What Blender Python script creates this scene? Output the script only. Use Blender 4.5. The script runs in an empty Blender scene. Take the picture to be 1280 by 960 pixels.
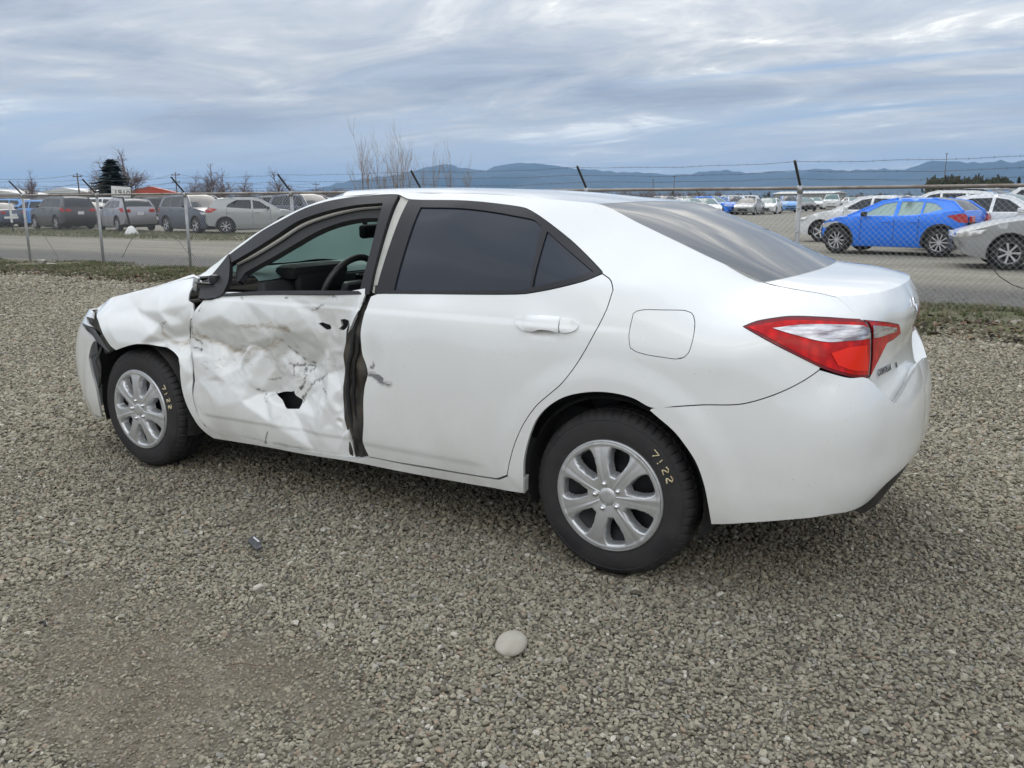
import bpy, bmesh, math, random, json
import numpy as np
from mathutils import Vector, Matrix
from mathutils.geometry import delaunay_2d_cdt
random.seed(7); rng=np.random.default_rng(7)
sc=bpy.context.scene
PI=math.pi
# ---------------------------------------------------------------- camera
CX,CY,CZ,YAW,PITCH,ROLL,F=1.25301800,-3.59455592,1.37712132,-0.546517496,0.210949924,-0.00745669755,1073.16987
cam=bpy.data.cameras.new('camera'); camo=bpy.data.objects.new('camera',cam); sc.collection.objects.link(camo)
fw=Vector((math.sin(YAW)*math.cos(PITCH),math.cos(YAW)*math.cos(PITCH),-math.sin(PITCH)))
rt=Vector((math.cos(YAW),-math.sin(YAW),0)); up=rt.cross(fw)
rt2=math.cos(ROLL)*rt+math.sin(ROLL)*up; up2=-math.sin(ROLL)*rt+math.cos(ROLL)*up
M=Matrix((rt2,up2,-fw)).transposed().to_4x4(); M.translation=Vector((CX,CY,CZ)); camo.matrix_world=M
cam.sensor_fit='HORIZONTAL'; cam.sensor_width=36; cam.lens=F/1280*36; cam.clip_start=.05; cam.clip_end=30000
sc.camera=camo
sc.view_settings.view_transform='Standard'; sc.view_settings.look='None'; sc.view_settings.gamma=1
sc.view_settings.exposure=0.52
# ---------------------------------------------------------------- world: clear-sky light under a stratus deck
SUN_AZ=math.radians(-48); SUN_EL=math.radians(42)     # azimuth from +Y towards +X
w=bpy.data.worlds.new('World'); sc.world=w; w.use_nodes=True
nt=w.node_tree; nt.nodes.clear()
def N(nt,t,**k):
    n=nt.nodes.new(t)
    for a,b in k.items():
        if a.startswith('i_'): n.inputs[int(a[2:]) if a[2:].isdigit() else a[2:].replace('_',' ')].default_value=b
        else: setattr(n,a,b)
    return n
def L(nt,a,b): nt.links.new(a,b)
def ramp(nt,fac,stops,interp='LINEAR'):
    r=N(nt,'ShaderNodeValToRGB'); r.color_ramp.interpolation=interp
    e=r.color_ramp.elements
    while len(e)<len(stops): e.new(.5)
    for q,(p,c) in zip(e,stops): q.position=p; q.color=(c,c,c,1) if not hasattr(c,'__len__') else (*c,1)
    if fac is not None: L(nt,fac,r.inputs[0])
    return r
def math_(nt,op,a,b=None,clamp=False,c=None):
    m=N(nt,'ShaderNodeMath',operation=op,use_clamp=clamp)
    for i,v in enumerate((a,b,c)):
        if v is None: continue
        if isinstance(v,(int,float)): m.inputs[i].default_value=v
        else: L(nt,v,m.inputs[i])
    return m.outputs[0]
def mixc(nt,fac,a,b,blend='MIX'):
    m=N(nt,'ShaderNodeMix',data_type='RGBA',blend_type=blend)
    for s,v in ((m.inputs[0],fac),(m.inputs[6],a),(m.inputs[7],b)):
        if isinstance(v,(int,float)): s.default_value=v
        elif isinstance(v,tuple): s.default_value=(*v,1) if len(v)==3 else v
        else: L(nt,v,s)
    return m.outputs[2]
sky=N(nt,'ShaderNodeTexSky'); sky.sky_type='NISHITA'; sky.sun_disc=False; sky.sun_elevation=SUN_EL; sky.sun_rotation=SUN_AZ
sky.air_density=1.0; sky.dust_density=1.2; sky.ozone_density=2
bg=N(nt,'ShaderNodeBackground'); out=N(nt,'ShaderNodeOutputWorld'); L(nt,bg.outputs[0],out.inputs[0]); bg.inputs[1].default_value=.1
tc=N(nt,'ShaderNodeTexCoord'); sep=N(nt,'ShaderNodeSeparateXYZ'); L(nt,tc.outputs['Generated'],sep.inputs[0])
zc=math_(nt,'MAXIMUM',sep.outputs[2],.0); zz=math_(nt,'ADD',zc,.10)
px=math_(nt,'DIVIDE',sep.outputs[0],zz); py=math_(nt,'DIVIDE',sep.outputs[1],zz)
cmb=N(nt,'ShaderNodeCombineXYZ'); L(nt,px,cmb.inputs[0]); L(nt,py,cmb.inputs[1])
def fbm(scale,rot,sx,sy,loc,detail,rough,dist,vec=None):
    mp=N(nt,'ShaderNodeMapping'); mp.inputs['Location'].default_value=(*loc,0); mp.inputs['Rotation'].default_value=(0,0,math.radians(rot)); mp.inputs['Scale'].default_value=(sx,sy,1); L(nt,vec or cmb.outputs[0],mp.inputs[0])
    n_=N(nt,'ShaderNodeTexNoise',i_Scale=scale,i_Detail=detail,i_Roughness=rough,i_Distortion=dist); L(nt,mp.outputs[0],n_.inputs['Vector']); return n_.outputs[0]
# long soft banks, ragged middle scale, fine ripples
A_=fbm(.55,28,.55,1.0,(1.7,.4),5,.5,.25); B_n=fbm(1.3,22,.72,1.0,(4.1,2.2),10,.62,.9); C_n=fbm(4.5,30,.60,1.2,(.3,7.),8,.65,1.2)
s1=math_(nt,'ADD',math_(nt,'MULTIPLY',A_,.48),math_(nt,'MULTIPLY',B_n,.44)); s1=math_(nt,'ADD',s1,math_(nt,'MULTIPLY',C_n,.08))
shade=ramp(nt,s1,[(.375,(2.5,2.85,3.45)),(.45,(3.35,3.68,4.2)),(.51,(4.2,4.42,4.72)),(.555,(5.5,5.6,5.6)),(.60,(9.6,9.4,8.7))]).outputs[0]
# breaks: clear blue low down, hardly any overhead
D_n=fbm(1.0,15,.30,1.1,(9.4,3.1),8,.6,.7)
el=ramp(nt,sep.outputs[2],[(.0,.50),(.05,.46),(.12,.54),(.20,.72),(.32,1)]).outputs[0]
cov=ramp(nt,math_(nt,'ADD',D_n,math_(nt,'MULTIPLY',math_(nt,'SUBTRACT',el,.5),.9)),[(.36,0),(.45,.50),(.54,.9),(.62,1)]).outputs[0]
blue=mixc(nt,.85,sky.outputs[0],(2.3,3.15,4.5))
col=mixc(nt,cov,blue,shade)
hz=ramp(nt,sep.outputs[2],[(.0,.85),(.04,.55),(.11,0)]).outputs[0]
col=mixc(nt,hz,col,(5.5,5.95,6.4))
# stratus is about three times brighter overhead than at the horizon (CIE overcast sky)
zen=math_(nt,'MULTIPLY_ADD',zc,1.95,c=.80); zr=N(nt,'ShaderNodeCombineColor'); [L(nt,zen,zr.inputs[i_]) for i_ in range(3)]
col=mixc(nt,1.,col,zr.outputs[0],'MULTIPLY')
L(nt,col,bg.inputs[0])
# ---------------------------------------------------------------- sun behind the cloud deck
sl=bpy.data.lights.new('sun','SUN'); so=bpy.data.objects.new('sun',sl); sc.collection.objects.link(so)
sl.energy=1.1; sl.angle=math.radians(50); sl.color=(1,.92,.82)
sd=Vector((math.sin(SUN_AZ)*math.cos(SUN_EL),math.cos(SUN_AZ)*math.cos(SUN_EL),math.sin(SUN_EL)))
so.rotation_euler=sd.to_track_quat('Z','Y').to_euler()
# ---------------------------------------------------------------- helpers
COL=sc.collection
def mesh_obj(name,verts,faces,mat=None,parent=None,smooth=True,normals=None,mats=None,fmat=None):
    me=bpy.data.meshes.new(name); me.from_pydata([tuple(map(float,v)) for v in verts],[],[tuple(map(int,f)) for f in faces])
    for m in (mats or ([mat] if mat else [])): me.materials.append(m)
    if fmat is not None: me.polygons.foreach_set('material_index',np.asarray(fmat,dtype=np.int32))
    me.polygons.foreach_set('use_smooth',np.full(len(me.polygons),bool(smooth)))
    me.update()
    if normals is not None: me.normals_split_custom_set_from_vertices([tuple(map(float,n)) for n in normals])
    o=bpy.data.objects.new(name,me); COL.objects.link(o)
    if parent: o.parent=parent
    return o
def empty(name,loc=(0,0,0),rz=0):
    o=bpy.data.objects.new(name,None); COL.objects.link(o); o.location=loc; o.rotation_euler=(0,0,rz); o.empty_display_size=.2; return o
def tag(o,label=None,cat=None,group=None,kind=None):
    if label: o['label']=label
    if cat: o['category']=cat
    if group: o['group']=group
    if kind: o['kind']=kind
    return o
class MB:
    """collects boxes, tubes and lathes for one mesh object"""
    def __init__(s): s.v=[]; s.f=[]; s.m=[]; s.mi=0
    def add(s,V,Fc):
        b=len(s.v); s.v.extend([tuple(v) for v in V]); s.f.extend([tuple(i+b for i in f) for f in Fc]); s.m.extend([s.mi]*len(Fc)); return s
    def box(s,c,d,bev=0,mat=None):
        x,y,z=[k/2 for k in d]
        if bev<=0:
            V=[(sx*x,sy*y,sz*z) for sz in (-1,1) for sy in (-1,1) for sx in (-1,1)]
            Fc=[(0,2,3,1),(4,5,7,6),(0,1,5,4),(2,6,7,3),(0,4,6,2),(1,3,7,5)]
        else:
            b=min(bev,x*.98,y*.98,z*.98); V=[];Fc=[]
            bm=bmesh.new(); bmesh.ops.create_cube(bm,size=1)
            for v in bm.verts: v.co=Vector((v.co.x*d[0],v.co.y*d[1],v.co.z*d[2]))
            bmesh.ops.bevel(bm,geom=list(bm.edges),offset=b,segments=2,affect='EDGES',profile=.5)
            bm.verts.index_update(); V=[v.co.copy() for v in bm.verts]; Fc=[[v.index for v in f.verts] for f in bm.faces]; bm.free()
        if mat is not None: V=[mat@Vector(v) for v in V]
        return s.add([(v[0]+c[0],v[1]+c[1],v[2]+c[2]) for v in V],Fc)
    def tube(s,pts,r,n=6,cap=True):
        pts=[Vector(p) for p in pts]; rr=r if hasattr(r,'__len__') else [r]*len(pts)
        V=[];Fc=[]; prev=None
        for i,p in enumerate(pts):
            d=(pts[min(i+1,len(pts)-1)]-pts[max(i-1,0)]).normalized()
            a=d.cross(Vector((0,0,1)) if abs(d.z)<.9 else Vector((1,0,0))).normalized() if prev is None else (prev-d*prev.dot(d)).normalized()
            prev=a; b=d.cross(a)
            for k in range(n):
                t=2*PI*k/n; V.append(p+(a*math.cos(t)+b*math.sin(t))*rr[i])
        for i in range(len(pts)-1):
            for k in range(n): Fc.append((i*n+k,i*n+(k+1)%n,(i+1)*n+(k+1)%n,(i+1)*n+k))
        if cap: Fc.append(tuple(range(n))[::-1]); Fc.append(tuple((len(pts)-1)*n+k for k in range(n)))
        return s.add(V,Fc)
    def lathe(s,prof,c,n=32,axis='y',closed=False):
        V=[];Fc=[]; m=len(prof)
        for k in range(n):
            t=2*PI*k/n
            for r,h in prof:
                if axis=='y': V.append((c[0]+r*math.cos(t),c[1]+h,c[2]+r*math.sin(t)))
                elif axis=='z': V.append((c[0]+r*math.cos(t),c[1]+r*math.sin(t),c[2]+h))
                else: V.append((c[0]+h,c[1]+r*math.cos(t),c[2]+r*math.sin(t)))
        for k in range(n):
            for j in range(m-1+(1 if closed else 0)):
                a=k*m+j; b=k*m+(j+1)%m; c2=((k+1)%n)*m+(j+1)%m; d=((k+1)%n)*m+j; Fc.append((a,b,c2,d))
        return s.add(V,Fc)
    def build(s,name,mat,parent=None,smooth=False,auto=None):
        mats=mat if isinstance(mat,(list,tuple)) else [mat]
        o=mesh_obj(name,s.v,s.f,parent=parent,smooth=smooth or auto is not None,mats=mats,fmat=s.m)
        if auto is not None:
            bm=bmesh.new(); bm.from_mesh(o.data); bmesh.ops.recalc_face_normals(bm,faces=bm.faces)
            for e in bm.edges:
                if len(e.link_faces)==2 and e.calc_face_angle(0)>auto: e.smooth=False
            bm.to_mesh(o.data); bm.free()
        return o
def set_in(b,**k):
    for a,v in k.items():
        i=b.inputs[a.replace('_',' ')]; i.default_value=(*v,1) if hasattr(v,'__len__') and len(v)==3 and i.type=='RGBA' else v
def mat(name,color=(.5,.5,.5),rough=.5,metal=0,**k):
    m=bpy.data.materials.new(name); m.use_nodes=True; b=m.node_tree.nodes['Principled BSDF']
    set_in(b,Base_Color=color,Roughness=rough,Metallic=metal,**k); return m
def dirty(m,color,dirt=(.23,.2,.16),amt=.25,scale=6,bump=0,bscale=60,rough=(.3,.5)):
    """adds grime-coloured noise to a material"""
    nt=m.node_tree; b=nt.nodes['Principled BSDF']; tc=N(nt,'ShaderNodeTexCoord')
    n=N(nt,'ShaderNodeTexNoise',i_Scale=scale,i_Detail=8,i_Roughness=.65); L(nt,tc.outputs['Object'],n.inputs['Vector'])
    f=ramp(nt,n.outputs[0],[(.42,0),(.75,amt)]).outputs[0]
    L(nt,mixc(nt,f,color,dirt),b.inputs['Base Color'])
    r=ramp(nt,n.outputs[0],[(.35,rough[0]),(.7,rough[1])]).outputs[0]; L(nt,r,b.inputs['Roughness'])
    if bump:
        n2=N(nt,'ShaderNodeTexNoise',i_Scale=bscale,i_Detail=4); L(nt,tc.outputs['Object'],n2.inputs['Vector'])
        bp=N(nt,'ShaderNodeBump',i_Strength=bump,i_Distance=.002); L(nt,n2.outputs[0],bp.inputs['Height']); L(nt,bp.outputs[0],b.inputs['Normal'])
    return m

import numpy as np
def catmull(pts, n=24):
    p=np.array(pts,float); p=np.vstack([2*p[0]-p[1],p,2*p[-1]-p[-2]]); o=[]
    for i in range(1,len(p)-2):
        for k in range(n):
            t=k/n; a,b,c,d=p[i-1],p[i],p[i+1],p[i+2]
            o.append(.5*((2*b)+(-a+c)*t+(2*a-5*b+4*c-d)*t*t+(-a+3*b-3*c+d)*t**3))
    o.append(p[-2]); return np.array(o)
_RE=[(.35,.885),(.45,.882),(.60,.868),(.72,.835),(.80,.775),(.86,.67),(.895,.52),(.92,.34),(.932,.17),(.937,0.),(.932,-.17)]
_FR=[(-2.85,.885),(-2.95,.880),(-3.1,.860),(-3.25,.815),(-3.37,.74),(-3.47,.61),(-3.55,.42),(-3.60,.2),(-3.615,0.),(-3.60,-.2)]
def _mk():
    re=catmull(_RE)[24:]      # from .45
    fr=catmull(_FR)[24:]      # from -2.95
    mid=np.stack([np.linspace(-2.95,.45,200),np.interp(np.linspace(-2.95,.45,200),[-2.95,-2.6,-.2,.45],[.880,.885,.887,.882])],-1)
    su=np.concatenate([[0],np.cumsum(np.hypot(*np.diff(re,axis=0).T))])+.45
    sf=-2.95-np.concatenate([[0],np.cumsum(np.hypot(*np.diff(fr,axis=0).T))])
    P=np.vstack([fr[::-1],mid[1:-1],re]); U=np.concatenate([sf[::-1],mid[1:-1,0],su])
    T=np.gradient(P,axis=0); T/=np.linalg.norm(T,axis=1)[:,None]
    # smooth tangents
    for _ in range(2500): T[1:-1]=(T[:-2]+2*T[1:-1]+T[2:])/4
    T/=np.linalg.norm(T,axis=1)[:,None]
    N=np.stack([-T[:,1],T[:,0]],-1)   # outward (w+)
    return U,P,N
BU,BP,BN=_mk()
def base(u):
    u=np.asarray(u,float)
    return (np.interp(u,BU,BP[:,0]),np.interp(u,BU,BP[:,1]),np.interp(u,BU,BN[:,0]),np.interp(u,BU,BN[:,1]))
def to_uo(x,w):
    x=np.atleast_1d(x).astype(float); w=np.atleast_1d(w).astype(float)
    uo=[]
    for a,b in zip(x,w):
        if -2.9<a<.42: bw=np.interp(a,BP[:,0][(BU>-2.96)&(BU<.46)],BP[:,1][(BU>-2.96)&(BU<.46)]); uo.append((a,b-bw)); continue
        dx=a-BP[:,0]; dw=b-BP[:,1]
        along=np.abs(dx*BN[:,1]-dw*BN[:,0])+ .02*np.hypot(dx,dw)
        ok=(BU>.3) if a>0 else (BU<-2.8)
        along=np.where(ok,along,9)
        i=along.argmin(); uo.append((BU[i],dx[i]*BN[i,0]+dw[i]*BN[i,1]))
    return np.array(uo)
def sst(x): x=np.clip(x,0,1); return x*x*(3-2*x)
def feat(u,z):
    # pressed features: rear arch flare, sill crease, shoulder line
    r=np.hypot(u,z-.3155); fl=.0085*(1-sst((r-.43)/.10))*sst((.72-np.abs(u))/.1)*(np.abs(u)<.72)
    fd=.0045*sst((z-.345)/.012)*sst((.62-z)/.25)*sst((-.50-u)/.1)*sst((u+2.25)/.1)-.0
    sh=-.0042*sst((z-.925)/.010)*sst((1.10-z)/.12)*sst((.25-u)/.5)*sst((u+2.3)/.1)
    rf=np.hypot(u+2.7,z-.3155); ff=.008*(1-sst((rf-.43)/.09))*(np.abs(u+2.7)<.6)
    bl=.004*sst((.438-z)/.012)*sst((u-.42)/.08)*sst((.80-u)/.1)   # bumper lower crease
    return fl+fd+sh+ff+bl
class TPS:
    def __init__(s,pts):
        q=np.array([(x,w,z) for x,w,z in pts]); uo=to_uo(q[:,0],q[:,1])
        X=np.stack([uo[:,0],q[:,2]*1.0],-1); v=uo[:,1]; s.X=X*np.array([.55,1]); n=len(X)
        d=np.linalg.norm(s.X[:,None]-s.X[None],axis=2); K=np.where(d>0,d*d*np.log(np.maximum(d,1e-12)),0)+np.eye(n)*2e-5
        Pm=np.hstack([np.ones((n,1)),s.X]); A=np.block([[K,Pm],[Pm.T,np.zeros((3,3))]])
        s.c=np.linalg.solve(A,np.concatenate([v,[0,0,0]]))
    def off(s,u,z):
        q=np.stack([np.ravel(u)*.55,np.ravel(z)],-1); o=np.empty(len(q))
        for i in range(0,len(q),20000):
            b=q[i:i+20000]; d2=((b[:,None]-s.X[None])**2).sum(2)
            o[i:i+20000]=(.5*d2*np.log(np.maximum(d2,1e-20)))@s.c[:-3]+s.c[-3]+b@s.c[-2:]
        return o.reshape(np.shape(u))
    def pos(s,u,z,extra=0):
        u=np.asarray(u,float); z=np.asarray(z,float)
        o=s.off(u,z)+extra+feat(u,z); x,w,nx,nw=base(u)
        return np.stack([x+nx*o,-(w+nw*o),z+0*u],-1)      # world, left side (y negative)
    def nrm(s,u,z,h=.004):
        a=s.pos(u+h,z)-s.pos(u-h,z); b=s.pos(u,z+h)-s.pos(u,z-h)
        n=np.cross(a,b); return n/np.linalg.norm(n,axis=-1)[...,None]
SIDE=[]
def row(z,lst): SIDE.extend([(x,w,z) for x,w in lst])
row(.18,[(-2.9,.83),(-2.3,.825),(-1.5,.83),(-.8,.83),(-.3,.83),(.5,.82)])
row(.30,[(-3.0,.86),(-2.3,.86),(-1.5,.862),(-.8,.862),(-.3,.87),(.4,.868)])
row(.45,[(-3.0,.872),(-2.3,.876),(-1.5,.878),(-.8,.878),(-.3,.884),(.4,.880)])
row(.62,[(-3.0,.875),(-2.3,.886),(-1.5,.884),(-.8,.884),(-.3,.889),(.1,.892),(.4,.886)])
row(.78,[(-3.0,.852),(-2.3,.880),(-1.5,.880),(-.8,.880),(-.3,.885),(.1,.886),(.4,.878)])
row(.88,[(-2.7,.83),(-2.3,.862),(-1.5,.872),(-.8,.872),(-.3,.876),(.1,.878),(.4,.868)])
row(.95,[(-2.3,.820),(-1.5,.852),(-.8,.854),(-.3,.860),(.1,.858),(.4,.832)])
row(1.02,[(-2.25,.74),(-1.9,.790),(-1.5,.808),(-.8,.815),(-.3,.828),(0,.832),(.2,.815),(.4,.755)])
row(1.08,[(-.1,.808),(.1,.790),(.3,.720),(.44,.625)])
row(1.12,[(-1.9,.735),(-1.5,.752),(-.8,.765),(-.3,.775),(0,.760)])
row(1.24,[(-1.7,.670),(-1.5,.682),(-1.1,.693),(-.8,.695),(-.4,.690),(-.1,.660),(.1,.620)])
row(1.36,[(-1.6,.59),(-1.2,.608),(-.8,.61),(-.4,.595),(-.18,.575)])
row(1.41,[(-1.4,.545),(-1.0,.555),(-.6,.545)])
# front wrap
row(.30,[(-3.2,.82),(-3.4,.68),(-3.52,.40),(-3.56,0)])
row(.45,[(-3.2,.83),(-3.42,.70),(-3.57,.42),(-3.63,0)])
row(.62,[(-3.2,.825),(-3.41,.69),(-3.56,.42),(-3.63,0)])
row(.76,[(-3.15,.80),(-3.35,.66),(-3.48,.40),(-3.55,0)])
row(.84,[(-3.0,.79),(-3.1,.735)])
LID=[]
def rowL(l_,z,lst): l_.extend([(x,w,z) for x,w in lst])
for L_l in (LID,):
    rowL(L_l,.78,[(.60,.850),(.74,.765),(.79,.66),(.825,.45),(.850,.2),(.854,0)])
    rowL(L_l,.86,[(.60,.838),(.735,.75),(.785,.65),(.822,.45),(.846,.2),(.850,0)])
    rowL(L_l,.90,[(.828,.42),(.860,.2),(.866,0)])
    rowL(L_l,.94,[(.833,.42),(.867,.2),(.874,0)])
    rowL(L_l,.975,[(.55,.806),(.70,.71),(.775,.62),(.833,.42),(.864,.2),(.870,0)])
    rowL(L_l,1.02,[(.55,.755),(.68,.675),(.75,.60),(.818,.42),(.842,.2),(.848,0)])
    rowL(L_l,1.06,[(.55,.672),(.65,.625),(.70,.60),(.79,.40),(.820,.2),(.826,0)])
    rowL(L_l,.62,[(.60,.862),(.80,.70),(.90,.2)]); rowL(L_l,.45,[(.60,.862),(.80,.70),(.90,.2)])
BMP=[]
rowL(BMP,.28,[(.60,.825),(.75,.72),(.825,.5),(.85,0)])
rowL(BMP,.40,[(.60,.852),(.76,.765),(.855,.60),(.918,.3),(.930,0)])
rowL(BMP,.52,[(.60,.862),(.76,.785),(.865,.60),(.932,.3),(.944,0)])
rowL(BMP,.64,[(.60,.862),(.76,.79),(.87,.60),(.928,.3),(.938,0)])
rowL(BMP,.72,[(.60,.856),(.75,.785),(.855,.60),(.905,.3),(.915,0)])
rowL(BMP,.80,[(.60,.847),(.73,.772),(.79,.70),(.87,.3),(.885,0)])
rowL(BMP,.88,[(.60,.835),(.71,.755)])
BODY=TPS(SIDE+LID); BUMP=TPS(SIDE+BMP)

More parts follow.
